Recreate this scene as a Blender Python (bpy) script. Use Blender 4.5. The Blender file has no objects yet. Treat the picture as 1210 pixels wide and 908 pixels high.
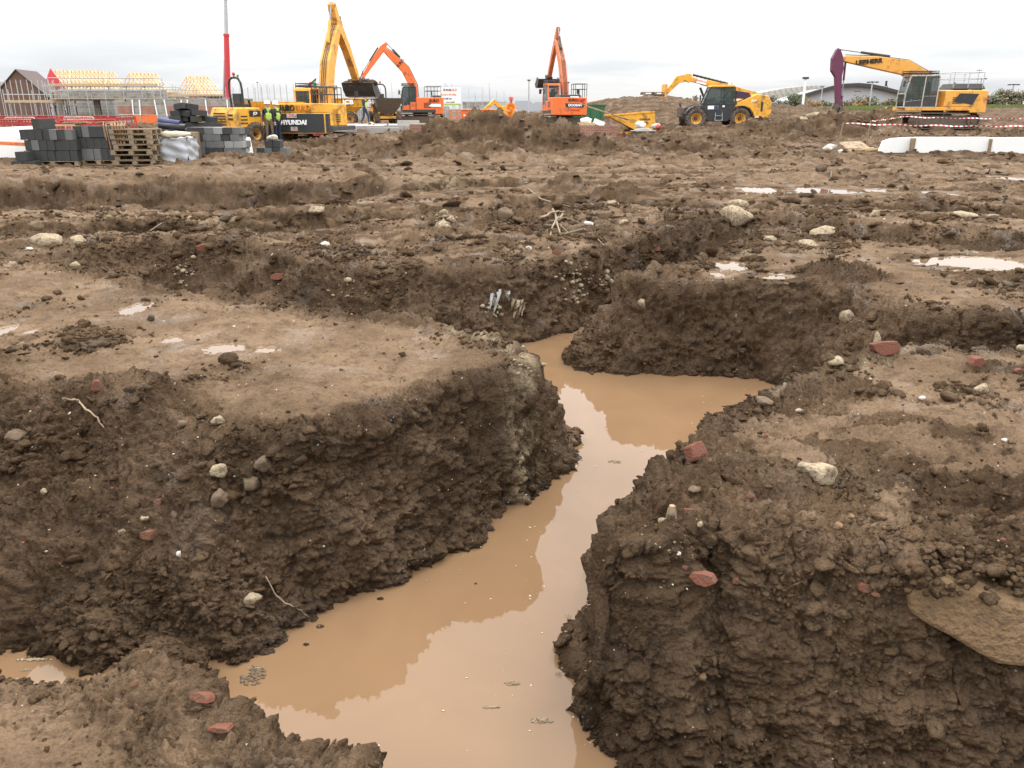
import bpy, bmesh, math, random
import numpy as np
from mathutils import Vector, Matrix
R = math.radians
random.seed(7)
scene = bpy.context.scene
COL = scene.collection

# ------------------------------------------------------------------ camera
EYE = 1.6
F = 950.0
PITCH = math.atan((454 - 129) / F)
SP, CP = math.sin(PITCH), math.cos(PITCH)
cam = bpy.data.cameras.new('camera')
cam.sensor_width = 36.0
cam.lens = 36.0 * F / 1210.0
cam.clip_start = 0.05
cam.clip_end = 5000
camo = bpy.data.objects.new('camera', cam)
COL.objects.link(camo)
camo.location = (0, 0, EYE)
camo.rotation_euler = (math.pi / 2 - PITCH, 0, 0)
scene.camera = camo

def at(u, v, z):
    """ground point seen at photo pixel u, v at height z"""
    Y = F * CP - (v - 454) * SP
    Z = -F * SP - (v - 454) * CP
    t = (z - EYE) / Z
    return ((u - 605) * t, Y * t)

def atd(u, v, y):
    """3-D point seen at photo pixel u, v at distance y"""
    Y = F * CP - (v - 454) * SP
    Z = -F * SP - (v - 454) * CP
    t = y / Y
    return Vector(((u - 605) * t, y, EYE + Z * t))

# ------------------------------------------------------------------ object helpers
def tag(o, label=None, cat=None, group=None, kind=None):
    if label: o['label'] = label
    if cat: o['category'] = cat
    if group: o['group'] = group
    if kind: o['kind'] = kind
    return o

def empty(name, loc, rz=0.0, label=None, cat=None, group=None):
    o = bpy.data.objects.new(name, None)
    COL.objects.link(o)
    o.empty_display_size = 0.2
    o.location = loc
    o.rotation_euler = (0, 0, rz)
    return tag(o, label, cat, group)

def copy_tree(o, parent=None):
    c = o.copy()
    COL.objects.link(c)
    c.parent = parent
    for ch in [x for x in bpy.data.objects if x.parent == o]:
        copy_tree(ch, c)
    return c

class MB:
    """collects shapes and links them as one mesh object"""
    def __init__(self):
        self.v = []; self.f = []; self.s = []; self.m = []; self.mi = 0; self.M = Matrix()
    def add(self, vs, fs, smooth=False):
        n = len(self.v)
        self.v += [tuple(self.M @ Vector(p)) for p in vs]
        self.f += [tuple(i + n for i in f) for f in fs]
        self.s += [smooth] * len(fs); self.m += [self.mi] * len(fs)
        return self
    def box(self, c, s, rot=None, taper=1.0):
        x, y, z = s[0] / 2, s[1] / 2, s[2] / 2
        vs = []
        for k in (-1, 1):
            q = taper if k == 1 else 1
            for (i, j) in ((-1, -1), (1, -1), (1, 1), (-1, 1)):
                vs.append(Vector((i * x * q, j * y * q, k * z)))
        if rot is not None:
            mr = rot if isinstance(rot, Matrix) else Matrix.Rotation(rot, 3, 'Z')
            vs = [mr @ p for p in vs]
        c = Vector(c)
        return self.add([p + c for p in vs], [(0, 3, 2, 1), (4, 5, 6, 7), (0, 1, 5, 4), (1, 2, 6, 5), (2, 3, 7, 6), (3, 0, 4, 7)])
    def bar(self, a, b, w, h=None):
        """square bar from a to b"""
        h = h or w
        a, b = Vector(a), Vector(b)
        d = (b - a)
        L = d.length
        if L < 1e-6: return self
        d.normalize()
        up = Vector((0, 0, 1)) if abs(d.z) < .95 else Vector((1, 0, 0))
        s = d.cross(up).normalized(); u = s.cross(d)
        vs = []
        for p in (a, b):
            for (i, j) in ((-1, -1), (1, -1), (1, 1), (-1, 1)):
                vs.append(p + s * i * w / 2 + u * j * h / 2)
        return self.add(vs, [(0, 1, 2, 3), (4, 7, 6, 5), (0, 4, 5, 1), (1, 5, 6, 2), (2, 6, 7, 3), (3, 7, 4, 0)])
    def cyl(self, a, b, r0, r1=None, n=12, caps=True):
        r1 = r0 if r1 is None else r1
        a, b = Vector(a), Vector(b)
        d = (b - a).normalized()
        up = Vector((0, 0, 1)) if abs(d.z) < .95 else Vector((1, 0, 0))
        s = d.cross(up).normalized(); u = s.cross(d)
        vs = []
        for p, r in ((a, r0), (b, r1)):
            for k in range(n):
                t = 2 * math.pi * k / n
                vs.append(p + s * math.cos(t) * r + u * math.sin(t) * r)
        self.add(vs, [(k, (k + 1) % n, n + (k + 1) % n, n + k) for k in range(n)], True)
        if caps:
            self.add(vs[:n], [tuple(range(n))[::-1]]); self.add(vs[n:], [tuple(range(n))])
        return self
    def tube(self, pts, r, n=6):
        for i in range(len(pts) - 1):
            self.cyl(pts[i], pts[i + 1], r, r, n)
        return self
    def prism(self, poly, y0, y1, inset=0.0):
        """polygon in XZ extruded along Y from y0 to y1"""
        n = len(poly)
        vs = [(p[0], y0, p[1]) for p in poly] + [(p[0], y1, p[1]) for p in poly]
        area = sum(poly[i][0] * poly[(i + 1) % n][1] - poly[(i + 1) % n][0] * poly[i][1] for i in range(n))
        fs = [tuple(range(n)), tuple(range(2 * n - 1, n - 1, -1))] + [((i + 1) % n, i, n + i, n + (i + 1) % n) for i in range(n)]
        if area < 0: fs = [f[::-1] for f in fs]
        if y1 < y0: fs = [f[::-1] for f in fs]
        return self.add(vs, fs)
    def prismz(self, poly, z0, z1, scale1=1.0):
        n = len(poly)
        cx = sum(p[0] for p in poly) / n; cy = sum(p[1] for p in poly) / n
        vs = [(p[0], p[1], z0) for p in poly] + [(cx + (p[0] - cx) * scale1, cy + (p[1] - cy) * scale1, z1) for p in poly]
        area = sum(poly[i][0] * poly[(i + 1) % n][1] - poly[(i + 1) % n][0] * poly[i][1] for i in range(n))
        fs = [tuple(range(n))[::-1], tuple(range(n, 2 * n))] + [(i, (i + 1) % n, n + (i + 1) % n, n + i) for i in range(n)]
        if area < 0: fs = [f[::-1] for f in fs]
        return self.add(vs, fs)
    def lathe(self, prof, n=16, axis='Z', c=(0, 0, 0)):
        vs = []
        for (r, z) in prof:
            for k in range(n):
                t = 2 * math.pi * k / n
                x, y = r * math.cos(t), r * math.sin(t)
                p = (x, y, z) if axis == 'Z' else ((x, z, y) if axis == 'Y' else (z, x, y))
                vs.append((p[0] + c[0], p[1] + c[1], p[2] + c[2]))
        fs = []
        for i in range(len(prof) - 1):
            for k in range(n):
                a, b = i * n + k, i * n + (k + 1) % n
                fs.append((a, b, b + n, a + n) if axis == 'Z' or axis == 'X' else (a, a + n, b + n, b))
        return self.add(vs, fs, True)
    def rock(self, c, s, seed=0, n=2, rough=.35, flat=False, rot=0.0):
        bm = bmesh.new()
        bmesh.ops.create_icosphere(bm, subdivisions=n, radius=1.0)
        rr = random.Random(seed)
        cuts = [(Vector((rr.gauss(0, 1), rr.gauss(0, 1), rr.gauss(0, 1))).normalized(), rr.uniform(.55, .95)) for _ in range(9)]
        vs = []
        mr = Matrix.Rotation(rot, 3, 'Z')
        for v in bm.verts:
            p = v.co.copy()
            for (d, k) in cuts:
                q = p.dot(d)
                if q > k: p -= d * (q - k)
            p *= 1 + rough * .25 * math.sin(p.x * 5 + seed) * math.sin(p.y * 6 + seed * 2) + rr.uniform(-.04, .04) * rough * 2
            p = mr @ Vector((p.x * s[0], p.y * s[1], p.z * s[2]))
            vs.append(p + Vector(c))
        fs = [tuple(l.index for l in f.verts) for f in bm.faces]
        bm.free()
        return self.add(vs, fs, not flat)
    def build(self, name, mat, parent=None, bevel=0.0, loc=None, rot=None):
        me = bpy.data.meshes.new(name)
        me.from_pydata(self.v, [], self.f)
        mats = mat if isinstance(mat, (list, tuple)) else [mat]
        for m in mats: me.materials.append(m)
        me.polygons.foreach_set('use_smooth', self.s)
        me.polygons.foreach_set('material_index', self.m)
        if bevel > 0:
            bm = bmesh.new(); bm.from_mesh(me)
            bmesh.ops.remove_doubles(bm, verts=bm.verts, dist=1e-5)
            es = [e for e in bm.edges if len(e.link_faces) == 2 and e.calc_face_angle(0) > .5]
            try: bmesh.ops.bevel(bm, geom=es, offset=bevel, segments=2, profile=.5, affect='EDGES', clamp_overlap=True)
            except Exception: pass
            bm.to_mesh(me); bm.free()
        me.update()
        o = bpy.data.objects.new(name, me)
        COL.objects.link(o)
        if parent is not None: o.parent = parent
        if loc is not None: o.location = loc
        if rot is not None: o.rotation_euler = rot
        return o

def arrays_mesh(name, V, Fq, mat, smooth=True, attrs=None, parent=None):
    """mesh from numpy arrays; every face has the same corner count"""
    me = bpy.data.meshes.new(name)
    nv, nf, k = len(V), len(Fq), Fq.shape[1]
    me.vertices.add(nv); me.vertices.foreach_set('co', np.ascontiguousarray(V, dtype=np.float32).ravel())
    me.loops.add(nf * k); me.loops.foreach_set('vertex_index', np.ascontiguousarray(Fq, dtype=np.int32).ravel())
    me.polygons.add(nf)
    me.polygons.foreach_set('loop_start', np.arange(0, nf * k, k, dtype=np.int32))
    me.polygons.foreach_set('use_smooth', np.full(nf, smooth))
    for nm, a in (attrs or {}).items():
        at_ = me.attributes.new(nm, 'FLOAT', 'POINT')
        at_.data.foreach_set('value', np.ascontiguousarray(a, dtype=np.float32))
    me.update(calc_edges=True)
    me.materials.append(mat)
    o = bpy.data.objects.new(name, me)
    COL.objects.link(o)
    if parent is not None: o.parent = parent
    return o

def text(name, s, size, mat, parent, loc, rot, sx=1.0, depth=.004, bold=0.0, align='CENTER'):
    cu = bpy.data.curves.new(name, 'FONT')
    cu.body = s; cu.size = size; cu.extrude = depth; cu.offset = bold
    cu.align_x = align; cu.align_y = 'CENTER'
    tmp = bpy.data.objects.new(name, cu)
    COL.objects.link(tmp)
    dg = bpy.context.evaluated_depsgraph_get()
    me = bpy.data.meshes.new_from_object(tmp.evaluated_get(dg))
    bpy.data.objects.remove(tmp)
    me.materials.clear(); me.materials.append(mat)
    o = bpy.data.objects.new(name, me)
    COL.objects.link(o)
    o.parent = parent; o.location = loc; o.rotation_euler = rot; o.scale = (sx, 1, 1)
    return o

# ------------------------------------------------------------------ materials
def nodes(m):
    m.use_nodes = True
    nt = m.node_tree
    return nt, nt.nodes, nt.links, nt.nodes['Principled BSDF']

def mat(name, col, rough=.6, metal=0.0, dirt=0.0, dirtcol=(.11, .075, .05), scale=3.0, spec=.5, var=.12, bump=0.0, alpha=None):
    """painted / weathered surface: base colour broken up by noise, with mud spatter"""
    m = bpy.data.materials.new(name)
    nt, N, L, b = nodes(m)
    tc = N.new('ShaderNodeTexCoord')
    n1 = N.new('ShaderNodeTexNoise'); n1.inputs['Scale'].default_value = scale; n1.inputs['Detail'].default_value = 6
    L.new(tc.outputs['Object'], n1.inputs['Vector'])
    mx = N.new('ShaderNodeMix'); mx.data_type = 'RGBA'
    mx.inputs[6].default_value = tuple(c * (1 - var) for c in col) + (1,)
    mx.inputs[7].default_value = tuple(min(1, c * (1 + var)) for c in col) + (1,)
    L.new(n1.outputs['Fac'], mx.inputs[0])
    out = mx.outputs[2]
    if dirt > 0:
        n2 = N.new('ShaderNodeTexNoise'); n2.inputs['Scale'].default_value = scale * 1.7; n2.inputs['Detail'].default_value = 8
        n2.inputs['Roughness'].default_value = .7
        L.new(tc.outputs['Object'], n2.inputs['Vector'])
        rp = N.new('ShaderNodeValToRGB')
        rp.color_ramp.elements[0].position = .62 - .3 * dirt; rp.color_ramp.elements[0].color = (0, 0, 0, 1)
        rp.color_ramp.elements[1].position = .82 - .3 * dirt; rp.color_ramp.elements[1].color = (1, 1, 1, 1)
        L.new(n2.outputs['Fac'], rp.inputs[0])
        m2 = N.new('ShaderNodeMix'); m2.data_type = 'RGBA'
        L.new(rp.outputs[0], m2.inputs[0]); L.new(out, m2.inputs[6]); m2.inputs[7].default_value = dirtcol + (1,)
        out = m2.outputs[2]
        mr = N.new('ShaderNodeMapRange'); mr.inputs[3].default_value = rough; mr.inputs[4].default_value = .85
        L.new(rp.outputs[0], mr.inputs[0]); L.new(mr.outputs[0], b.inputs['Roughness'])
    else:
        b.inputs['Roughness'].default_value = rough
    L.new(out, b.inputs['Base Color'])
    b.inputs['Metallic'].default_value = metal
    b.inputs['Specular IOR Level'].default_value = spec
    if bump > 0:
        bp = N.new('ShaderNodeBump'); bp.inputs['Strength'].default_value = bump; bp.inputs['Distance'].default_value = .02
        n3 = N.new('ShaderNodeTexNoise'); n3.inputs['Scale'].default_value = scale * 6; n3.inputs['Detail'].default_value = 8
        L.new(tc.outputs['Object'], n3.inputs['Vector'])
        L.new(n3.outputs['Fac'], bp.inputs['Height']); L.new(bp.outputs[0], b.inputs['Normal'])
    return m

def glass(name, col=(.55, .62, .6), alpha=.35):
    m = bpy.data.materials.new(name)
    nt, N, L, b = nodes(m)
    b.inputs['Base Color'].default_value = col + (1,)
    b.inputs['Roughness'].default_value = .04
    b.inputs['Alpha'].default_value = alpha
    return m

# ------------------------------------------------------------------ numpy noise
def _h(ix, iy, iz, s):
    h = (ix.astype(np.uint32) * np.uint32(374761393)) ^ (iy.astype(np.uint32) * np.uint32(668265263)) ^ (iz.astype(np.uint32) * np.uint32(2246822519)) ^ np.uint32((s * 3266489917) & 0xffffffff)
    h = (h ^ (h >> np.uint32(13))) * np.uint32(1274126177)
    h = (h ^ (h >> np.uint32(16))) * np.uint32(2654435761)
    return h ^ (h >> np.uint32(15))

def vnoise(x, y, z, s=0):
    """value noise in -1..1, quintic"""
    fx, fy, fz = np.floor(x), np.floor(y), np.floor(z)
    ix, iy, iz = fx.astype(np.int64), fy.astype(np.int64), fz.astype(np.int64)
    tx, ty, tz = (x - fx), (y - fy), (z - fz)
    tx = tx * tx * tx * (tx * (tx * 6 - 15) + 10); ty = ty * ty * ty * (ty * (ty * 6 - 15) + 10); tz = tz * tz * tz * (tz * (tz * 6 - 15) + 10)
    def g(a, b, c): return _h(ix + a, iy + b, iz + c, s).astype(np.float32) * np.float32(2 / 4294967295.0) - 1
    def l(a, b, t): return a + (b - a) * t
    return l(l(l(g(0, 0, 0), g(1, 0, 0), tx), l(g(0, 1, 0), g(1, 1, 0), tx), ty),
             l(l(g(0, 0, 1), g(1, 0, 1), tx), l(g(0, 1, 1), g(1, 1, 1), tx), ty), tz)

def fbm(x, y, z, sc, oct=4, s=0, gain=.5, ridged=False):
    a, t, n = 1.0, 0, 0
    for o in range(oct):
        q = vnoise(x * sc + 17.3 * o, y * sc - 9.1 * o, z * sc + 4.7 * o, s + o)
        if ridged: q = 1 - 2 * np.abs(q)
        t = t + a * q; n += a; a *= gain; sc *= 2.03
    return t / n

def worley(x, y, z, sc, s=0):
    """F1, F2 over the 2x2x2 nearest cells"""
    x, y, z = x * sc, y * sc, z * sc
    bx, by, bz = np.floor(x - .5), np.floor(y - .5), np.floor(z - .5)
    f1 = np.full(x.shape, 9, np.float32); f2 = np.full(x.shape, 9, np.float32)
    for a in (0, 1):
        for b in (0, 1):
            for c in (0, 1):
                ix, iy, iz = (bx + a).astype(np.int64), (by + b).astype(np.int64), (bz + c).astype(np.int64)
                h = _h(ix, iy, iz, s)
                px = ix + .15 + .7 * (h & np.uint32(1023)).astype(np.float32) / 1023
                py = iy + .15 + .7 * ((h >> np.uint32(10)) & np.uint32(1023)).astype(np.float32) / 1023
                pz = iz + .15 + .7 * ((h >> np.uint32(20)) & np.uint32(1023)).astype(np.float32) / 1023
                d = (x - px) ** 2 + (y - py) ** 2 + (z - pz) ** 2
                f2 = np.minimum(f2, np.maximum(f1, d)); f1 = np.minimum(f1, d)
    return np.sqrt(f1), np.sqrt(f2)

def smooth01(a, b, x):
    t = np.clip((x - a) / (b - a), 0, 1)
    return t * t * (3 - 2 * t)
# ------------------------------------------------------------------ daylight
world = bpy.data.worlds.new('World'); scene.world = world
world.use_nodes = True
nt = world.node_tree; N, L = nt.nodes, nt.links
N.clear()
SUN_EL, SUN_AZ = R(48), R(35)
out = N.new('ShaderNodeOutputWorld'); bg = N.new('ShaderNodeBackground')
sky = N.new('ShaderNodeTexSky'); sky.sky_type = 'NISHITA'; sky.sun_disc = False
sky.sun_elevation = SUN_EL; sky.sun_rotation = SUN_AZ; sky.dust_density = 4; sky.air_density = 1.2
tc = N.new('ShaderNodeTexCoord')
sep = N.new('ShaderNodeSeparateXYZ'); L.new(tc.outputs['Generated'], sep.inputs[0])
def mr(src, a, b, c, d, sm=True):
    r = N.new('ShaderNodeMapRange'); r.interpolation_type = 'SMOOTHSTEP' if sm else 'LINEAR'
    for i, q in enumerate((a, b, c, d)): r.inputs[i + 1].default_value = q
    L.new(src, r.inputs[0]); return r.outputs[0]
def mth(op, a, c):
    x = N.new('ShaderNodeMath'); x.operation = op
    for i, q in ((0, a), (1, c)):
        if isinstance(q, (int, float)): x.inputs[i].default_value = q
        else: L.new(q, x.inputs[i])
    return x.outputs[0]
# cloud deck: flat layer seen in perspective
zc = mth('ADD', mth('MAXIMUM', sep.outputs[2], 0.0), .10)
cx = mth('DIVIDE', sep.outputs[0], zc); cy = mth('DIVIDE', sep.outputs[1], zc)
cmb = N.new('ShaderNodeCombineXYZ'); L.new(cx, cmb.inputs[0]); L.new(cy, cmb.inputs[1])
n1 = N.new('ShaderNodeTexNoise'); n1.inputs['Scale'].default_value = .42; n1.inputs['Detail'].default_value = 5; n1.inputs['Roughness'].default_value = .5
L.new(cmb.outputs[0], n1.inputs['Vector'])
dark = mr(n1.outputs['Fac'], .42, .66, 1.0, .80)
base = mr(sep.outputs[2], .0, .12, .80, 1.35, False)       # CIE overcast: the zenith is about three times the horizon
base2 = mr(sep.outputs[2], .12, .75, 0.0, 2.6, False)
lum = mth('MULTIPLY', mth('ADD', base, base2), dark)
cc = N.new('ShaderNodeMix'); cc.data_type = 'RGBA'
cc.inputs[6].default_value = (.93, .965, 1.0, 1); cc.inputs[7].default_value = (1, .99, .965, 1)
L.new(mr(n1.outputs['Fac'], .40, .62, 1, 0), cc.inputs[0])
vm = N.new('ShaderNodeVectorMath'); vm.operation = 'SCALE'
L.new(cc.outputs[2], vm.inputs[0]); L.new(mth('MULTIPLY', lum, 10.0), vm.inputs['Scale'])
mix = N.new('ShaderNodeMix'); mix.data_type = 'RGBA'; mix.inputs[0].default_value = .94
L.new(sky.outputs[0], mix.inputs[6]); L.new(vm.outputs[0], mix.inputs[7])
L.new(mix.outputs[2], bg.inputs[0]); bg.inputs[1].default_value = .1
L.new(bg.outputs[0], out.inputs[0])
sl = bpy.data.lights.new('sun', 'SUN'); sl.energy = 1.2; sl.angle = R(14); sl.color = (1, .96, .9)
so = bpy.data.objects.new('sun', sl); COL.objects.link(so)
dx, dy, dz = math.sin(SUN_AZ) * math.cos(SUN_EL), math.cos(SUN_AZ) * math.cos(SUN_EL), math.sin(SUN_EL)
so.rotation_euler = Vector((dx, dy, dz)).to_track_quat('Z', 'Y').to_euler()
scene.view_settings.view_transform = 'Standard'
scene.view_settings.look = 'None'
scene.view_settings.exposure = 0.24
scene.view_settings.gamma = 1.0
scene.cycles.max_bounces = 6
# ------------------------------------------------------------------ terrain
WATER_Z = -0.85
def poly_dist(px, py, poly):
    """distance to a polygon outline and inside mask"""
    d = np.full(px.shape, 1e9, np.float32)
    ins = np.zeros(px.shape, bool)
    n = len(poly)
    for i in range(n):
        ax, ay = poly[i]; bx, by = poly[(i + 1) % n]
        ex, ey = bx - ax, by - ay
        wx, wy = px - ax, py - ay
        t = np.clip((wx * ex + wy * ey) / (ex * ex + ey * ey + 1e-12), 0, 1)
        dx, dy = wx - ex * t, wy - ey * t
        d = np.minimum(d, dx * dx + dy * dy)
        if abs(ey) > 1e-9:
            c = ((ay > py) != (by > py)) & (px < ex * (py - ay) / ey + ax)
            ins ^= c
    return np.sqrt(d), ins

def seg_dist(px, py, pts):
    d = np.full(px.shape, 1e9, np.float32)
    for i in range(len(pts) - 1):
        (ax, ay), (bx, by) = pts[i][:2], pts[i + 1][:2]
        ex, ey = bx - ax, by - ay
        t = np.clip(((px - ax) * ex + (py - ay) * ey) / (ex * ex + ey * ey), 0, 1)
        d = np.minimum(d, (px - ax - ex * t) ** 2 + (py - ay - ey * t) ** 2)
    return np.sqrt(d)

# opening of the trench network at ground level
T_MAIN = [(-6, 4.3), (-4, 4.25), (-3.0, 4.43), (-2.77, 4.55), (-2.57, 4.78), (-2.24, 4.74), (-1.95, 4.3), (-1.55, 3.97), (-1.13, 3.89), (-.81, 4.09), (-.53, 4.55),
          (-.30, 4.76), (-.06, 4.86), (.1, 4.98), (.1, 5.15), (-.02, 5.4), (-.2, 5.7), (-.4, 6.05), (-.86, 6.3), (-1.44, 6.5), (-1.91, 6.97), (-2.78, 7.31), (-3.41, 7.5), (-4.3, 8.3), (-5.0, 8.9),
          (-5.3, 9.7), (-4.4, 10.6), (-3.3, 10.3), (-2.4, 9.4), (-1.9, 8.9), (-1.12, 8.75), (-.4, 8.75), (.33, 9.05), (.98, 9.8), (1.75, 10.75), (2.45, 11.9), (3.2, 13.1),
          (4.0, 12.4), (3.0, 10.5), (2.0, 8.9), (1.35, 8.3), (1.15, 7.95), (1.35, 7.72), (2.0, 7.7), (2.83, 7.68), (3.2, 7.45), (3.25, 6.75), (3.6, 6.5), (4.2, 6.45), (7.5, 6.3), (7.5, 5.3), (4.2, 5.4), (3.4, 5.55),
          (2.79, 5.5), (2.26, 5.19), (1.87, 4.78), (1.55, 4.5), (1.28, 4.27), (1.05, 3.95), (.88, 3.8), (.76, 3.46), (.59, 3.3), (.46, 3.06), (.4, 2.84), (.55, 2.8), (.72, 2.96), (.88, 3.02), (.98, 2.86), (1.31, 2.78), (1.48, 2.71), (1.64, 2.78), (1.96, 2.7), (3, 2.7), (6, 2.6),
          (6, 1.2), (1, 1.3), (-.25, 1.4), (-.38, 1.60), (-.43, 1.65), (-.54, 1.70), (-.64, 1.76), (-.78, 1.82), (-.94, 1.91), (-1.03, 1.98), (-1.17, 2.03), (-1.34, 2.08), (-1.52, 2.06), (-2.2, 2.08), (-6, 2.2)]
# flooded floor of the same network
W_MAIN = [(-6, 3.08), (-2.4, 3.08), (-2.17, 3.09), (-1.87, 3.11), (-1.65, 3.13), (-1.47, 3.12), (-1.28, 3.14), (-1.15, 3.38), (-.91, 3.62), (-.76, 3.8), (-.50, 4.02), (-.2, 4.40), (.08, 4.78), (.33, 5.2), (.47, 5.56), (.45, 5.85),
          (.22, 6.3), (-.1, 6.75), (-.9, 7.0), (-2.0, 7.5), (-3.6, 8.2), (-4.5, 9.3), (-4.3, 9.8), (-3.2, 9.4), (-2.2, 8.3), (-.9, 8.15), (-.15, 8.35), (.15, 8.6), (.62, 9.1), (1.4, 10.0), (2.3, 11.3), (3.0, 12.4), (3.6, 12.1), (2.6, 10.4), (1.6, 8.9), (.75, 8.25), (.54, 7.95),
          (.7, 7.5), (1.3, 7.47), (2.15, 7.47), (2.6, 7.2), (2.75, 6.8), (3.5, 6.2), (7.5, 6.0), (7.5, 5.8), (3.5, 6.0), (2.9, 5.9), (2.2, 5.65), (1.5, 5.2), (1.0, 4.7), (.72, 4.3), (.55, 3.9), (.40, 3.6), (.33, 3.38), (.31, 3.1), (.31, 2.8), (.45, 2.62), (.66, 2.46), (1.0, 2.40), (2, 2.4), (6, 2.3),
          (6, 1.7), (.3, 1.75), (-.15, 2.0), (-.6, 2.2), (-1.0, 2.4), (-1.5, 2.45), (-6, 2.5)]
T_BACK = [(3.0, 12.9), (3.9, 13.5), (4.6, 13.1), (5.4, 11.9), (6.2, 11.0), (8, 10.6), (14, 10.3), (14, 8.9), (8, 9.2), (5.6, 9.6), (4.9, 10.2), (4.2, 11.1), (3.7, 11.8)]
W_BACK = [(3.4, 12.7), (4.0, 12.8), (4.8, 11.5), (5.9, 10.45), (8, 10.1), (14, 9.9), (14, 9.5), (8, 9.6), (5.6, 10.1), (4.7, 10.7), (3.9, 11.9)]
# shallower cuts: (points, half width, depth, flat)
CUTS = [([(-17, 15.6), (-10.5, 16.3), (-7, 17.2), (-5.2, 16.9)], 3.0, .62, .80), ([(-9.5, 17.9), (-6.4, 18.6), (-4.6, 18.0)], .9, .35),
        ([(-16, 22.6), (-4, 23.4), (6, 22.8), (18, 23.6)], .2, .11), ([(-16, 24.4), (-4, 25.0), (6, 24.6), (18, 25.4)], .2, .11), ([(2, 20.4), (9, 21.4), (18, 20.8)], .22, .1), ([(-4, 20.8), (3, 21.7), (12, 22.2)], .16, .07), ([(4, 16.2), (9, 17.2), (15, 16.4)], .2, .1), ([(3.4, 17.5), (9, 18.4), (15, 17.8)], .2, .1),
        ([(-3.6, 13.4), (-1.8, 13.2), (-.4, 13.6), (1.0, 15.2)], .8, .5),
        ([(-9, 10.8), (-6.4, 11.2), (-4.2, 12.0), (-2.6, 12.2)], .7, .45),
        ([(.9, 15.6), (2.4, 15.2), (3.4, 14.3)], .5, .25),
        ([(-2.2, 17.6), (0.5, 19.0), (3, 18.6)], .7, .3),
        ([(5.5, 14.5), (8, 13.6), (12, 13.4)], .6, .3)]
# heaps: x, y, height, rx, ry, rough
HEAPS = [(-9.6, 42.5, -.42, 2.6, 2.2, 0), (-11.5, 36.5, .12, 2.2, 1.2, 1), (-.8, 28.8, 1.13, 2.3, 1.7, 1), (1.5, 28.4, .68, 1.6, 1.2, 1), (-3.3, 28.5, .5, 1.7, 1.3, 1), (-5.3, 31, .36, 1.6, 1.5, 1), (-7.0, 33, .3, 1.5, 1.4, 1), (-7.6, 37.5, .35, 1.6, 1.2, 1),
         (3.2, 28.6, .3, 1.6, 1.2, 1), (5.5, 31, .22, 2.0, 1.4, 1), (.35, 33.2, .78, 1.0, .9, 1), (8.5, 33, .25, 2.5, 1.6, 1),
         (19.3, 44.5, 1.35, 1.5, 1.5, 1), (17.2, 43.5, .9, 1.6, 1.5, 1), (15.2, 44, .75, 1.7, 1.6, 1), (25, 40, .3, 2.6, 1.5, 1), (30, 41, .4, 2.4, 1.4, 1), (13.2, 46, .95, 1.6, 1.8, 1), (33, 43, .7, 4, 2, 1),
         (11.5, 74, 2.0, 6, 7, 0), (5, 80, 1.2, 6, 6, 0), (14.8, 56, .9, 3.0, 2.2, 1), (22, 70, 1.0, 9, 6, 1),
         (1.1, 16.9, .3, .42, .38, 1), (2.1, 15.9, .25, .5, .4, 1), (.1, 11.8, .22, .55, .42, 1), (-.9, 12.2, .14, .6, .5, 1),
         (-6.1, 10.6, .12, .5, .4, 1), (.62, 12.6, .2, .4, .4, 1), (3.3, 8.0, .1, .5, .5, 1), (1.55, 8.0, .12, .35, .3, 1), (2.7, 7.95, .13, .45, .3, 1), (5.3, 8.0, .1, .6, .4, 1),
         (-2.75, 4.35, .13, .32, .25, 1), (-2.3, 4.4, .12, .3, .25, 1), (2.0, 3.1, .11, .3, .2, 1), (1.25, 3.25, .06, .25, .2, 1), (.62, 3.1, .05, .15, .15, 1), (1.9, 4.5, .07, .35, .25, 1),
         (-1.02, 1.88, .03, .2, .12, 1), (-.7, 1.72, .04, .15, .12, 1), (.75, 3.75, .06, .12, .12, 1), (6.3, 9.0, .22, .5, .45, 1), (7.2, 8.7, .2, .6, .4, 1),
         (-1.42, 2.95, .0, .2, .2, 1), (-8, 27, .15, 3, 1.0, 1)]
# puddles: u, v, half width px, half height px
PUD = [(160, 366, 17, 9), (37, 393, 10, 5), (2, 392, 14, 9), (20, 410, 8, 4), (203, 402, 14, 4), (268, 411, 30, 6), (313, 414, 13, 4), (862, 316, 22, 6), (848, 326, 9, 4),
       (915, 330, 26, 5), (1150, 314, 62, 8), (898, 226, 26, 3.2), (970, 227, 40, 3.6), (1042, 227, 18, 2.4), (1090, 229, 16, 2), (1200, 213, 18, 3), (1122, 231, 10, 1.8), (1085, 618, 2, 2)]
PUD_W = []
for (u, v, a, b) in PUD:
    x, y = at(u, v, -.02)
    rx = a / F * y * CP
    y1 = at(u, v - b, -.02)[1]; y2 = at(u, v + b, -.02)[1]
    PUD_W.append((x, y, rx, (y1 - y2) / 2))

def ztop(x, y):
    """undisturbed ground level"""
    z = .035 * fbm(x, y, x * 0, .5, 3, 11)
    z = z - .12 * np.exp(-((x + .6) / 2.4) ** 2 - ((y - 9.6) / 1.2) ** 2)
    z = z + smooth01(32, 41, y) * .14 + smooth01(44, 54, y) * .24
    z = z + smooth01(46, 58, y) * smooth01(6, 18, x) * .25
    # bank along the right background
    k = smooth01(10, 24, x) * smooth01(60, 84, y)
    z = z + k * .8 + k * smooth01(34, 55, x) * .3
    z = z - smooth01(140, 200, y) * k * 2.0
    return z

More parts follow.
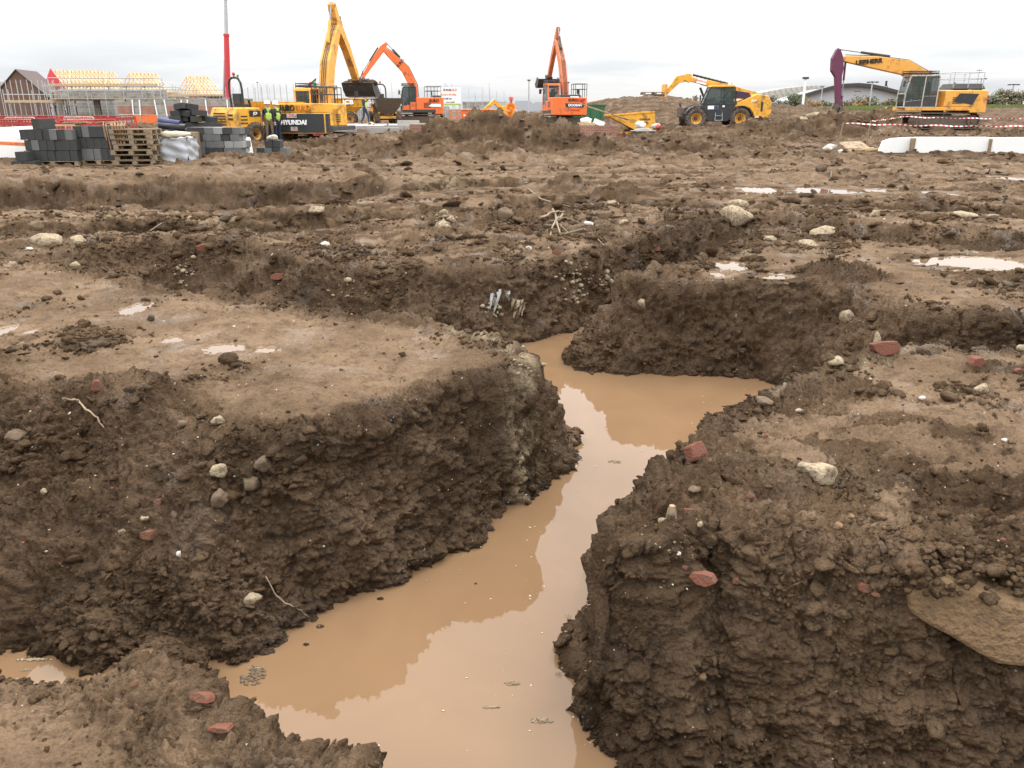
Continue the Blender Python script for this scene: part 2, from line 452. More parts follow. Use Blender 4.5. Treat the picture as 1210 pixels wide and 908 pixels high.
def base_height(x, y):
    wob = .05 * fbm(x, y, x * 0, 3.0, 3, 21)
    wx = x + .055 * fbm(x, y, x * 0, 2.3, 4, 31); wy = y + .055 * fbm(x, y, x * 0, 2.3, 4, 41)
    zt = ztop(x, y)
    wall = np.zeros_like(x)
    rough = np.zeros_like(x)
    z = zt.copy()
    for (hx, hy, hh, rx, ry, ro) in HEAPS:
        if hh == 0: continue
        q = ((x - hx) / rx) ** 2 + ((y - hy) / ry) ** 2
        q = q * (1 + .35 * vnoise(x / rx * 1.3, y / ry * 1.3, x * 0, 77))
        g = np.exp(-q * 1.2)
        z = z + hh * g
        if ro: rough = np.maximum(rough, smooth01(.12, .5, g))
    near = (y < 14.5) & (y > .5) & (np.abs(x) < 15)
    for (T, W, zf) in ((T_MAIN, W_MAIN, -.97), (T_BACK, W_BACK, -.55)):
        idx = np.nonzero(near)[0]
        dT, iT = poly_dist(wx[idx], wy[idx], T)
        dW, iW = poly_dist(wx[idx], wy[idx], W)
        r = dW / (dW + dT + 1e-6)
        pr = .30 * np.sqrt(r) + .62 * r + .08 * smooth01(.8, 1, r)
        h = zf + (z[idx] - zf) * pr
        h = np.where(iW, zf - .03, h)
        w = np.where(iT, 1.0, 0.0)
        # broken edge: the lip drops a little just outside the opening
        lip = np.where(~iT, np.exp(-dT / .10), 0)
        zz = z[idx]
        zz = np.where(iT | iW, np.minimum(h, zz) - .04 * (1 - iW) * np.exp(-dT / .1), zz - .04 * lip)
        z[idx] = zz
        wall[idx] = np.maximum(wall[idx], np.where(iT, 1, np.exp(-(dT / .07) ** 2)))
        rough[idx] = np.maximum(rough[idx], np.where(~iT, .9 * np.exp(-(dT / .22) ** 2), 0))
    cwx = fbm(x, y, x * 0, .9, 3, 51); cwy = fbm(x, y, x * 0, .9, 3, 61)
    for cut in CUTS:
        pts, hw, dep = cut[:3]; ws = .5 if hw > .4 else .22
        d = seg_dist(x + ws * cwx, y + ws * cwy, pts) / hw
        k = 1 - smooth01(cut[3] if len(cut) > 3 else .5, 1.02, d)
        z = z - dep * k
        wall = np.maximum(wall, smooth01(.08, .5, k) * .85)
        rough = np.maximum(rough, smooth01(.03, .3, k))
    # silt tongue that nearly closes the left branch
    q = ((x + 1.56) / .12) ** 2 + ((y - 2.92) / .26) ** 2
    z = np.maximum(z, WATER_Z - .4 + .55 * np.exp(-q))
    pud = np.zeros_like(x); pudo = np.zeros_like(x); pudz = np.zeros_like(x)
    for (hx, hy, rx, ry) in PUD_W:
        k = np.nonzero((np.abs(x - hx) < rx * 2.6) & (np.abs(y - hy) < ry * 2.6))[0]
        if not len(k): continue
        a, b = x[k], y[k]
        q = ((a - hx) / rx) ** 2 + ((b - hy) / ry) ** 2
        o = np.exp(-(q / 3.2) ** 2)
        q = q * (1 + 1.5 * fbm(a / rx, b / rx * 2.2, a * 0, 1.3, 5, 71, gain=.65))
        m = 1 - smooth01(.5, 1.15, q)
        pz = float(ztop(np.array([hx], np.float32), np.array([hy], np.float32))[0])
        pudz[k] = np.where(o > pudo[k], pz, pudz[k]); pudo[k] = np.maximum(pudo[k], o)
        pud[k] = np.maximum(pud[k], m)
    return z, wall, rough, pud, pudo, pudz

def ground_points(x, y, normal=None):
    """full displaced ground; returns xyz and masks"""
    z, wall, rough, pud, pudo, pudz = base_height(x, y)
    if normal is None:
        e = .04
        zx, zy = base_height(x + e, y)[0], base_height(x, y + e)[0]
        nx, ny = -(zx - z) / e, -(zy - z) / e
        nx, ny = np.clip(nx, -3, 3), np.clip(ny, -3, 3)
        ln = np.sqrt(nx * nx + ny * ny + 1); nx = nx / ln; ny = ny / ln; nz = 1 / ln
    else:
        nx, ny, nz = normal
    slope = smooth01(.25, .8, np.sqrt(nx * nx + ny * ny))
    zero = x * 0
    patch = smooth01(-.05, .35, fbm(x, y, zero, .9, 4, 91) + .17 * smooth01(.2, 1.2, x) * (y < 6.5) + .03 * (x < -.3) * (y < 6.3) - .22 * (y < 2.2) * (x < 0))
    patch = patch * (1 - .6 * smooth01(19.5, 21, y) * (1 - smooth01(25, 27, y)))
    patch = np.maximum(patch, (.9 - .6 * smooth01(19.5, 21, y) * (1 - smooth01(25, 27, y))) * smooth01(-.28, .12, fbm(x, y * 1.5, zero, .6, 5, 95)) * smooth01(6.2, 8, y))
    clod = np.clip(np.maximum(np.maximum(wall * .9, rough), slope * wall), 0, 1)
    d = np.zeros_like(x)
    k = np.nonzero(y < 24)[0]
    if len(k):
        a, b, c, cl, pa, wa = x[k], y[k], z[k], clod[k], patch[k], wall[k]
        wx = a + .05 * fbm(a, b, c, 5, 3, 3); wy = b + .05 * fbm(a, b, c, 5, 3, 4); wz = c + .05 * fbm(a, b, c, 5, 3, 5)
        f1, f2 = worley(wx, wy, wz, 2.9, 1); q = .11 * cl * (.55 - f1)
        f1, f2 = worley(wx, wy, wz * .9, 7.0, 2); sm = 1 - .75 * wa * smooth01(.05, .35, fbm(a, b, c * 2, 1.3, 3, 33)); q += .052 * np.clip(cl * sm + .3 * pa, 0, 1) * (.55 - f1)
        q -= .012 * cl * sm * (1 - smooth01(.0, .12, f2 - f1))
        f1b, f2b = worley(wx, wy, wz, 16., 3); q += .068 * np.clip(cl * sm + .5 * pa, 0, 1) * (.5 - f1b)
        f1c, f2c = worley(wx, wy, wz, 37., 4); q += .040 * np.clip(cl * sm + .6 * pa, 0, 1) * (.5 - f1c)
        f1c, f2c = worley(wx, wy, wz, 80., 14); q += .017 * np.clip(cl + .2 + .6 * pa, 0, 1) * (.5 - f1c)
        q += .12 * cl * fbm(a, b, c * .8, 2.2, 4, 6, ridged=True) * wa
        q += .055 * cl * sm * fbm(a + .1 * f1, b, c, 8, 5, 7, gain=.62)
        q += .035 * cl * (1 - sm) * fbm(a * 1.2, b * 1.2, c * .18, 9, 3, 35, ridged=True)
        # trampled, smeared surface between the cuts
        fl = 1 - cl
        q += fl * (.05 * fbm(a, b, c, 1.7, 4, 12) + .045 * pa * fbm(a, b, c, 5, 5, 13, ridged=True) + .012 * fbm(a, b, c, 20, 4, 14, gain=.6) + .022 * fbm(a, b, c, 6, 3, 34, ridged=True))
        # boot and track marks
        f1, f2 = worley(a, b * .8, c * 0, 2.4, 18)
        q += fl * smooth01(.0, .4, fbm(a, b, c, .7, 3, 19)) * .05 * (smooth01(.10, .24, f1) - 1)
        d[k] = q
    k = np.nonzero(y > 8)[0]
    if len(k):
        a, b, c, ro = x[k], y[k], z[k], rough[k]
        far = smooth01(9, 26, b); fl = 1 - clod[k]
        f1, _ = worley(a, b, c, 1.3, 8); q = .34 * ro * far * (.5 - f1)
        f1, _ = worley(a, b, c, 6.1, 19); q += .16 * np.clip(ro + .25 * patch[k], 0, 1) * far * (.5 - f1)
        f1, _ = worley(a, b, c, 3.1, 9); q += .24 * np.clip(ro + .3 * patch[k], 0, 1) * far * (.5 - f1)
        rut = smooth01(13, 20, b) * (1 - smooth01(90, 140, b))
        q += rut * fl * .08 * fbm(a * .16, b * 1.0, c, 1.6, 4, 15)
        q += rut * fl * .16 * smooth01(.05, .4, fbm(a * .3, b * 1.0, c, .9, 4, 16)) * np.abs(vnoise(a * 2.2, b * 4, c, 17))
        fr = smooth01(22, 28, b)
        calm = 1 - .75 * smooth01(10, 12, a) * (1 - smooth01(32, 34, b)); q += fr * calm * (1 - smooth01(60, 85, b)) * .42 * smooth01(-.15, .2, fbm(a * .6, b, c, .35, 4, 22)) * fbm(a, b * 1.2, c, 1.1, 5, 23, ridged=True, gain=.6)
        f1, _ = worley(a, b, c, 2.2, 25); q += fr * calm * .16 * (.45 - f1)
        d[k] += q
    d = d * (1 - .9 * pudo)
    X = x + nx * d; Y = y + ny * d; Z = z + nz * d
    # keep the flooded floor below the water
    Z = np.where(z < -.945, np.minimum(Z, -.93 + 0 * Z), Z)
    flatz = pudz + .008 + .010 * fbm(x, y, zero, 7, 3, 20) + .012 * patch * fbm(x, y, zero, 18, 3, 24)
    Z = Z * (1 - pudo) + pudo * flatz - .035 * pud
    mark0 = .9 * smooth01(26, 28, y) * (.55 + .45 * smooth01(-.2, .2, fbm(x, y, zero, .5, 4, 98)))
    # crumbly patches read darker than smeared ones
    mark = np.clip(np.maximum(np.maximum(rough, mark0), .95 * patch * smooth01(-.12 - .14 * (y > 7), .15 - .1 * (y > 7), fbm(x, y * (1 + .1 * np.minimum(np.abs(y), 20)), zero, 3, 5, 96, gain=.6))), 0, 1)
    return X, Y, Z, wall, mark, pud, slope, patch

def fan(y0, y1, rows, cols, half):
    t = np.linspace(0, 1, rows)
    yy = y0 * (y1 / y0) ** t
    uu = np.linspace(-half, half, cols)
    U, Yg = np.meshgrid(uu, yy)
    X = U * (Yg + .6)
    return X.ravel().astype(np.float64), Yg.ravel().astype(np.float64)

def grid_faces(rows, cols, off=0):
    i = np.arange(rows - 1)[:, None] * cols + np.arange(cols - 1)[None, :]
    i = i.ravel() + off
    return np.stack([i, i + 1, i + 1 + cols, i + cols], 1)
# ------------------------------------------------------------------ soil material
def soil_material(name='soil', attr=True):
    m = bpy.data.materials.new(name)
    nt, N, L, b = nodes(m)
    geo = N.new('ShaderNodeNewGeometry')
    def noise(sc, det=6, rough=.55, dist=0.0):
        n = N.new('ShaderNodeTexNoise'); n.inputs['Scale'].default_value = sc; n.inputs['Detail'].default_value = det
        n.inputs['Roughness'].default_value = rough; n.inputs['Distortion'].default_value = dist
        L.new(geo.outputs['Position'], n.inputs['Vector']); return n.outputs['Fac']
    def ramp(src, p0, p1, v0=0.0, v1=1.0):
        r = N.new('ShaderNodeMapRange'); r.interpolation_type = 'SMOOTHSTEP'
        r.inputs[1].default_value = p0; r.inputs[2].default_value = p1; r.inputs[3].default_value = v0; r.inputs[4].default_value = v1
        L.new(src, r.inputs[0]); return r.outputs[0]
    def mixc(f, a, c):
        x = N.new('ShaderNodeMix'); x.data_type = 'RGBA'
        if isinstance(f, float): x.inputs[0].default_value = f
        else: L.new(f, x.inputs[0])
        for i, q in ((6, a), (7, c)):
            if isinstance(q, tuple): x.inputs[i].default_value = q + (1,)
            else: L.new(q, x.inputs[i])
        return x.outputs[2]
    def math_(op, a, c, clamp=False):
        x = N.new('ShaderNodeMath'); x.operation = op; x.use_clamp = clamp
        for i, q in ((0, a), (1, c)):
            if isinstance(q, (int, float)): x.inputs[i].default_value = q
            else: L.new(q, x.inputs[i])
        return x.outputs[0]
    def attrib(n):
        a = N.new('ShaderNodeAttribute'); a.attribute_name = n; return a.outputs['Fac']
    if attr:
        wall, pud, rg = attrib('wall'), attrib('pud'), attrib('rough')
    n1 = noise(1.1, 7, .6, .3); n2 = noise(7, 8, .65); n3 = noise(40, 6, .65); n4 = noise(160, 3, .6)
    top = mixc(ramp(n1, .35, .68), (.141, .092, .057), (.232, .156, .099))
    top = mixc(ramp(n2, .45, .72), top, (.100, .066, .041))
    top = mixc(ramp(n4, .5, .7, 0, .35), top, (.25, .17, .10))
    top = mixc(ramp(n3, .53, .68, 0, .75), top, (.072, .047, .028))
    cut = mixc(ramp(n1, .38, .66), (.085, .053, .031), (.172, .110, .066))
    cut = mixc(ramp(n2, .5, .74, 0, .8), cut, (.160, .108, .068))
    cut = mixc(ramp(n4, .54, .7, 0, .5), cut, (.17, .115, .065))
    cut = mixc(ramp(n3, .53, .68, 0, .85), cut, (.042, .029, .019))
    if attr:
        f = math_('MAXIMUM', wall, math_('MULTIPLY', rg, .88))
        f = math_('ADD', f, math_('MULTIPLY', math_('SUBTRACT', n2, .5), .9), True)
        col = mixc(ramp(f, .25, .75), top, cut)
        col = mixc(math_('MULTIPLY', attrib('pale'), ramp(n2, .40, .58)), col, (.34, .26, .165))
    else:
        col = cut
    # crumbs of lime, grit and brick dust
    vo = N.new('ShaderNodeTexVoronoi'); vo.inputs['Scale'].default_value = 26; L.new(geo.outputs['Position'], vo.inputs['Vector'])
    vs = N.new('ShaderNodeSeparateColor'); L.new(vo.outputs['Color'], vs.inputs[0])
    dot = math_('MULTIPLY', ramp(vo.outputs['Distance'], .10, .14, 1, 0), ramp(vs.outputs[0], .93, .935))
    col = mixc(dot, col, (.42, .36, .29))
    dot2 = math_('MULTIPLY', ramp(vo.outputs['Distance'], .12, .16, 1, 0), ramp(vs.outputs[1], .965, .97))
    col = mixc(dot2, col, (.36, .12, .07))
    if attr:
        silt = ramp(pud, .08, .5)
        col = mixc(silt, col, (.19, .125, .075))
    # soaked band just above the flood level
    sz_ = N.new('ShaderNodeSeparateXYZ'); L.new(geo.outputs['Position'], sz_.inputs[0])
    soak = ramp(math_('ADD', sz_.outputs[2], math_('MULTIPLY', n2, .10)), -.80, -.72, 1, 0)
    dk = N.new('ShaderNodeMix'); dk.data_type = 'RGBA'; dk.blend_type = 'MULTIPLY'; dk.inputs[7].default_value = (.62, .58, .54, 1)
    L.new(soak, dk.inputs[0]); L.new(col, dk.inputs[6]); col = dk.outputs[2]
    L.new(col, b.inputs['Base Color'])
    rr = ramp(n3, .35, .65, .30, .72)
    wetn = ramp(noise(2.3, 5, .6), .52, .66, 0, 1)
    rr = math_('SUBTRACT', rr, math_('MULTIPLY', wetn, .18), True)
    if attr:
        rr = math_('SUBTRACT', rr, math_('MULTIPLY', silt, .3), True)
    L.new(rr, b.inputs['Roughness'])
    sp = math_('ADD', math_('MULTIPLY', wetn, .25), .22)
    if attr: sp = math_('ADD', sp, math_('MULTIPLY', silt, .3))
    L.new(sp, b.inputs['Specular IOR Level'])
    # bump from grain to clod size
    h = math_('ADD', math_('MULTIPLY', n3, 1.3), math_('MULTIPLY', n4, .4))
    v2 = N.new('ShaderNodeTexVoronoi'); v2.inputs['Scale'].default_value = 55; L.new(geo.outputs['Position'], v2.inputs['Vector'])
    h = math_('SUBTRACT', h, math_('MULTIPLY', v2.outputs['Distance'], .55))
    h2 = math_('MULTIPLY', n2, 1.2)
    h = math_('ADD', h, h2)
    bp = N.new('ShaderNodeBump'); bp.inputs['Distance'].default_value = .032
    if attr:
        st = math_('MULTIPLY', math_('ADD', math_('MULTIPLY', f, .4), .6), math_('SUBTRACT', 1, math_('MULTIPLY', silt, .85)))
        L.new(st, bp.inputs['Strength'])
    else:
        bp.inputs['Strength'].default_value = 1
    L.new(h, bp.inputs['Height']); L.new(bp.outputs[0], b.inputs['Normal'])
    # rough soil scatters like chalk; only wet smears and silt shine
    df = N.new('ShaderNodeBsdfDiffuse'); df.inputs['Roughness'].default_value = .6
    L.new(col, df.inputs['Color']); L.new(bp.outputs[0], df.inputs['Normal'])
    mixs = N.new('ShaderNodeMixShader')
    fac = math_('ADD', math_('MULTIPLY', wetn, .42), .10)
    fac = math_('ADD', fac, math_('MULTIPLY', soak, .3), True)
    if attr: fac = math_('ADD', fac, math_('MULTIPLY', wall, .22), True)
    if attr: fac = math_('ADD', fac, math_('MULTIPLY', silt, .6), True)
    L.new(fac, mixs.inputs[0]); L.new(df.outputs[0], mixs.inputs[1]); L.new(b.outputs[0], mixs.inputs[2])
    L.new(mixs.outputs[0], N['Material Output'].inputs['Surface'])
    return m

soil = soil_material('soil')
clodm = soil_material('loose_soil', False)

# one sheet from behind the viewer to the horizon
def geom(a, b, k): return list(a * (b / a) ** np.linspace(0, 1, k, endpoint=False))
Q = 1.0
NEAR_ROWS = int(1150 * Q)
inn = np.linspace(-.60, .60, int(880 * Q))
outr = .60 + np.cumsum(np.geomspace(.0018, .22, 62))
UU = np.concatenate([-outr[::-1], inn, outr])
NC = len(UU)
def xof(U, Y): return U * np.where(Y > 1, Y + .6, np.maximum(1.6, np.abs(Y) + .6))
# rows between 1.05 and 15 m are spread so that steep faces get their share of vertices
c_y = np.array(geom(1.05, 15, 700) + [15.0]); c_u = UU[::4]
CU, CY = np.meshgrid(c_u, c_y)
cz = base_height(xof(CU, CY).ravel().astype(np.float32), CY.ravel().astype(np.float32))[0].reshape(CU.shape)
dzc = np.diff(cz, axis=0); dyc = np.diff(CY, axis=0); ym = CY[1:]
wgt = (np.where(dzc > 0, dzc, -dzc * .45) + 1.7 / ym * dyc + .12 * dyc) / ym
kern = np.array([1, 3, 5, 3, 1]) / 13.0
wgt = np.apply_along_axis(lambda r: np.convolve(np.pad(r, 2, 'edge'), kern, 'valid'), 1, wgt)
cum = np.concatenate([np.zeros((1, wgt.shape[1])), np.cumsum(wgt, 0)], 0); cum /= cum[-1]
tt = np.linspace(0, 1, NEAR_ROWS)
yn = np.stack([np.interp(tt, cum[:, k], c_y) for k in range(len(c_u))], 1)      # rows x coarse columns
YN = np.stack([np.interp(UU, c_u, yn[r]) for r in range(NEAR_ROWS)], 0)
head = np.array([-2500, -400, -60, -12, -3, 0, .7]); tail = np.array(geom(15, 60, int(420 * Q))[1:] + geom(60, 3000, 110) + [3000.])
YG = np.concatenate([np.repeat(head[:, None], NC, 1), YN, np.repeat(tail[:, None], NC, 1)], 0)
XG = xof(np.repeat(UU[None, :], YG.shape[0], 0), YG)
NR = YG.shape[0]
gx, gy = XG.ravel().astype(np.float32), YG.ravel().astype(np.float32)
def chunked(f, n, *a):
    cs = [f(*q) for q in zip(*[np.array_split(v, n) for v in a])]
    return [np.concatenate([c[i] for c in cs]) for i in range(len(cs[0]))]
bz = chunked(lambda a, b: base_height(a, b), 12, gx, gy)[0].reshape(NR, NC)
P = np.stack([gx.reshape(NR, NC), gy.reshape(NR, NC), bz], 2).astype(np.float64)
du = np.gradient(P, axis=1); dv = np.gradient(P, axis=0)
nrm = np.cross(du, dv)
nrm /= np.linalg.norm(nrm, axis=2, keepdims=True) + 1e-9
for _ in range(3):                                                   # soften the normals along which the soil is pushed out
    nrm[1:-1] = (nrm[:-2] + nrm[1:-1] * 2 + nrm[2:]) / 4
    nrm[:, 1:-1] = (nrm[:, :-2] + nrm[:, 1:-1] * 2 + nrm[:, 2:]) / 4
nrm /= np.linalg.norm(nrm, axis=2, keepdims=True) + 1e-9
nf = nrm.reshape(-1, 3).astype(np.float32)
GX, GY, GZ, GW, GR, GP, GS, GPA = chunked(lambda a, b, c, d, e: ground_points(a, b, (c, d, e)), 12, gx, gy, nf[:, 0].copy(), nf[:, 1].copy(), nf[:, 2].copy())
GWA = np.clip(GW * (.45 + .55 * GS), 0, 1)
def lip(pts, w): return np.exp(-(seg_dist(GX, GY, pts) / w) ** 2)
PALE = np.maximum.reduce([lip([(.06, 4.75), (.08, 5.1), (-.04, 5.42), (-.22, 5.72), (-.42, 6.02)], .09), lip([(-9, 12.6), (-6.2, 12.9), (-4.6, 12.6), (-3.9, 12.9)], .16) * .8,
                          lip([(-.2, 18.4), (-2.2, 19.2), (.8, 17.8)], .5) * .6, lip([(1.6, 4.55), (2.3, 5.0), (2.8, 5.45)], .07) * .7, lip([(-1.1, 6.6), (-.5, 6.25)], .06) * .8])
GR = np.where((GY < 2.3) & (GX < 0), GR * .55, GR)
ground = arrays_mesh('ground', np.stack([GX, GY, GZ], 1), grid_faces(NR, NC), soil, True, {'wall': GWA, 'rough': GR, 'pud': GP, 'pale': PALE})
tag(ground, kind='structure')

def ground_z(x, y):
    r = ground_points(np.array([x], np.float32), np.array([y], np.float32))
    return float(r[2][0])

# ------------------------------------------------------------------ water
def water_material(name, col, rough=.02, clear=0.0):
    m = bpy.data.materials.new(name)
    nt, N, L, b = nodes(m)
    geo = N.new('ShaderNodeNewGeometry')
    n = N.new('ShaderNodeTexNoise'); n.inputs['Scale'].default_value = 1.1; n.inputs['Detail'].default_value = 7; n.inputs['Distortion'].default_value = 1.6
    L.new(geo.outputs['Position'], n.inputs['Vector'])
    mx = N.new('ShaderNodeMix'); mx.data_type = 'RGBA'
    mx.inputs[6].default_value = tuple(c * .80 for c in col) + (1,); mx.inputs[7].default_value = tuple(c * 1.16 for c in col) + (1,)
    L.new(n.outputs['Fac'], mx.inputs[0]); L.new(mx.outputs[2], b.inputs['Base Color'])
    b.inputs['Roughness'].default_value = rough
    b.inputs['IOR'].default_value = 1.33
    n2 = N.new('ShaderNodeTexNoise'); n2.inputs['Scale'].default_value = 9; n2.inputs['Detail'].default_value = 2
    L.new(geo.outputs['Position'], n2.inputs['Vector'])
    bp = N.new('ShaderNodeBump'); bp.inputs['Strength'].default_value = .12; bp.inputs['Distance'].default_value = .004
    L.new(n2.outputs['Fac'], bp.inputs['Height']); L.new(bp.outputs[0], b.inputs['Normal'])
    return m
muddy = water_material('muddy_water', (.180, .108, .058))
mb = MB(); mb.add([(-6.5, 1.2, WATER_Z), (8, 1.2, WATER_Z), (8, 13.2, WATER_Z), (-6.5, 13.2, WATER_Z)], [(0, 1, 2, 3)])
w = mb.build('trench_water', muddy); tag(w, kind='structure')
pudm = water_material('puddle_water', (.15, .095, .055), .015)
for i, (hx, hy, rx, ry) in enumerate(PUD_W):
    mb = MB(); zp = float(ztop(np.array([hx], np.float32), np.array([hy], np.float32))[0]) - .006
    k = 24
    pts = [(hx + math.cos(2 * math.pi * a / k) * rx * 1.3, hy + math.sin(2 * math.pi * a / k) * ry * 1.3, zp) for a in range(k)]
    mb.add(pts, [tuple(range(k))])
    p = mb.build('puddle', pudm); tag(p, kind='structure')
# ------------------------------------------------------------------ loose clods and grit: nobody could count them
rng = np.random.default_rng(5)
def template(seed, sub):
    bm = bmesh.new(); bmesh.ops.create_icosphere(bm, subdivisions=sub, radius=1.0)
    rr = random.Random(seed)
    cuts = [(Vector((rr.gauss(0, 1), rr.gauss(0, 1), rr.gauss(0, 1))).normalized(), rr.uniform(.5, .9)) for _ in range(7)]
    V = []
    for v in bm.verts:
        p = v.co.copy()
        for (d, k) in cuts:
            q = p.dot(d)
            if q > k: p -= d * (q - k)
        V.append(p * rr.uniform(.8, 1.12))
    Fc = np.array([[l.index for l in f.verts] for f in bm.faces], np.int32)
    bm.free()
    return np.array([tuple(p) for p in V], np.float32), Fc
def scatter(name, idx, size, sub, m, sink=.25, ntemp=6, attrs=None, flat=.8, smooth=True):
    T = [template(100 + k + sub * 50, sub) for k in range(ntemp)]
    n = len(idx)
    ti = rng.integers(0, ntemp, n)
    a, b, c = rng.uniform(0, 2 * np.pi, n), rng.uniform(0, 2 * np.pi, n), rng.uniform(0, 2 * np.pi, n)
    ca, sa, cb, sb = np.cos(a), np.sin(a), np.cos(b), np.sin(b)
    sx, sy, sz = rng.uniform(.7, 1.25, n), rng.uniform(.7, 1.25, n), rng.uniform(.5, .95, n) * flat
    Vs, Fs, As = [], [], []
    off = 0
    for k in range(ntemp):
        q = np.nonzero(ti == k)[0]
        if not len(q): continue
        tv, tf = T[k]
        v = tv[None] * np.stack([sx[q], sy[q], sz[q]], 1)[:, None, :] * size[q][:, None, None]
        x, y, z = v[..., 0], v[..., 1], v[..., 2]
        # tip, then turn
        y, z = y * cb[q][:, None] * .6 - z * sb[q][:, None] * .6 + y * .4, y * sb[q][:, None] * .6 + z * cb[q][:, None] * .6 + z * .4
        x, y = x * ca[q][:, None] - y * sa[q][:, None], x * sa[q][:, None] + y * ca[q][:, None]
        i = idx[q]
        o = np.stack([GX[i], GY[i], GZ[i]], 1) + nf[i] * (size[q] * (1 - 2 * sink))[:, None] * .5
        v = np.stack([x, y, z], 2) + o[:, None, :]
        Vs.append(v.reshape(-1, 3)); nv = len(tv)
        Fs.append((tf[None] + (off + np.arange(len(q)) * nv)[:, None, None]).reshape(-1, 3)); off += len(q) * nv
        if attrs is not None: As.append(np.repeat(attrs[q], nv))
    return arrays_mesh(name, np.concatenate(Vs), np.concatenate(Fs), m, smooth, {'tint': np.concatenate(As)} if attrs is not None else None)
vis = (np.abs(GX) < .8 * GY + .6) & (GY > 1.2)
area_w = np.zeros(NR * NC); P2 = np.stack([GX, GY, GZ], 1).reshape(NR, NC, 3)
e1 = np.linalg.norm(np.gradient(P2, axis=1), axis=2); e2 = np.linalg.norm(np.gradient(P2, axis=0), axis=2)
area_w = (e1 * e2).ravel()
dry = (GZ > WATER_Z + .0) & (GP < .1)
wallish = np.clip(GW * .5 + GR * .8 + .25 * GPA, .05, 1) * (GX * 0 + 1)
lump = smooth01(.0, .4, fbm(GX, GY, GZ, 1.6, 3, 201)) + .12
pr = area_w * vis * dry * wallish * lump * (GY < 15) / (np.maximum(GY, 0) + 1) ** .75
def pick(p, n):
    cs = np.cumsum(np.nan_to_num(p).astype(np.float64)); return np.searchsorted(cs, rng.uniform(0, cs[-1], n)).clip(0, len(p) - 1)
i1 = pick(pr, 21000); s1 = np.clip(rng.lognormal(-4.35, .55, 21000), .005, .055) * (.7 + .12 * GY[i1])
tag(scatter('soil_clods', i1, s1, 2, clodm, .28), 'dark crumbled clods of wet soil lying over the cut banks', 'soil clods', kind='stuff')
i2 = pick(area_w * vis * dry * np.clip(GW * .45 + GR * .7 + .4 * GPA, .10, 1) * lump * (GY < 14) / (np.maximum(GY, 0) + 1) ** 1.2, 34000)
s2 = np.clip(rng.lognormal(-5.0, .5, 34000), .003, .018) * (.7 + .13 * GY[i2])
tag(scatter('soil_crumbs', i2, s2, 1, clodm, .2), 'fine dark crumbs of soil sprinkled over trench lips and ground', 'soil crumbs', kind='stuff')
farp = area_w * vis * dry * (GY > 12) * (GY < 52) * np.clip(GR * lump * 2 + .22 * GPA, 0, 1)
i3 = pick(farp, 17000); s3 = np.clip(rng.lognormal(-2.95, .55, 17000), .02, .17)
tag(scatter('heap_clods', i3, s3, 2, clodm, .38, flat=.65), 'heavy lumps of dug earth on the spoil heaps and ruts', 'earth lumps', kind='stuff')
def grit_material():
    m = bpy.data.materials.new('grit'); nt, N, L, b = nodes(m)
    a = N.new('ShaderNodeAttribute'); a.attribute_name = 'tint'
    r = N.new('ShaderNodeValToRGB'); r.color_ramp.interpolation = 'CONSTANT'
    els = [(0, (.30, .25, .18)), (.3, (.46, .42, .34)), (.5, (.20, .17, .13)), (.7, (.55, .50, .42)), (.82, (.36, .12, .06)), (.9, (.25, .08, .045)), (.95, (.16, .17, .18))]
    r.color_ramp.elements[0].color = els[0][1] + (1,)
    r.color_ramp.elements[1].position = els[1][0]; r.color_ramp.elements[1].color = els[1][1] + (1,)
    for p, c in els[2:]:
        e = r.color_ramp.elements.new(p); e.color = c + (1,)
    L.new(a.outputs['Fac'], r.inputs[0]); L.new(r.outputs[0], b.inputs['Base Color']); b.inputs['Roughness'].default_value = .7
    return m
i4 = pick(area_w * vis * dry * (GY < 22) * (.25 + GW * .6 + GR * .3) / (np.maximum(GY, 0) + .5), 4200)
s4 = np.clip(rng.lognormal(-5.5, .5, 4200), .002, .016) * (.6 + .12 * GY[i4])
tag(scatter('gravel', i4, s4, 1, grit_material(), .3, attrs=rng.uniform(0, 1, 4200)), 'scattered pale grit and tiny brick crumbs across the mud', 'gravel', kind='stuff')

wl = (np.abs(GZ - WATER_Z - .005) < .02) * vis * area_w * (GY < 9.5)
i5 = pick(wl / (np.maximum(GY, 0) + .5), 2600); s5 = np.clip(rng.lognormal(-4.9, .55, 2600), .003, .03) * (.6 + .12 * GY[i5])
tag(scatter('waterline_crumbs', i5, s5, 1, clodm, .3), 'wet crumbs of soil lying along the edge of the muddy water', 'soil crumbs', kind='stuff')
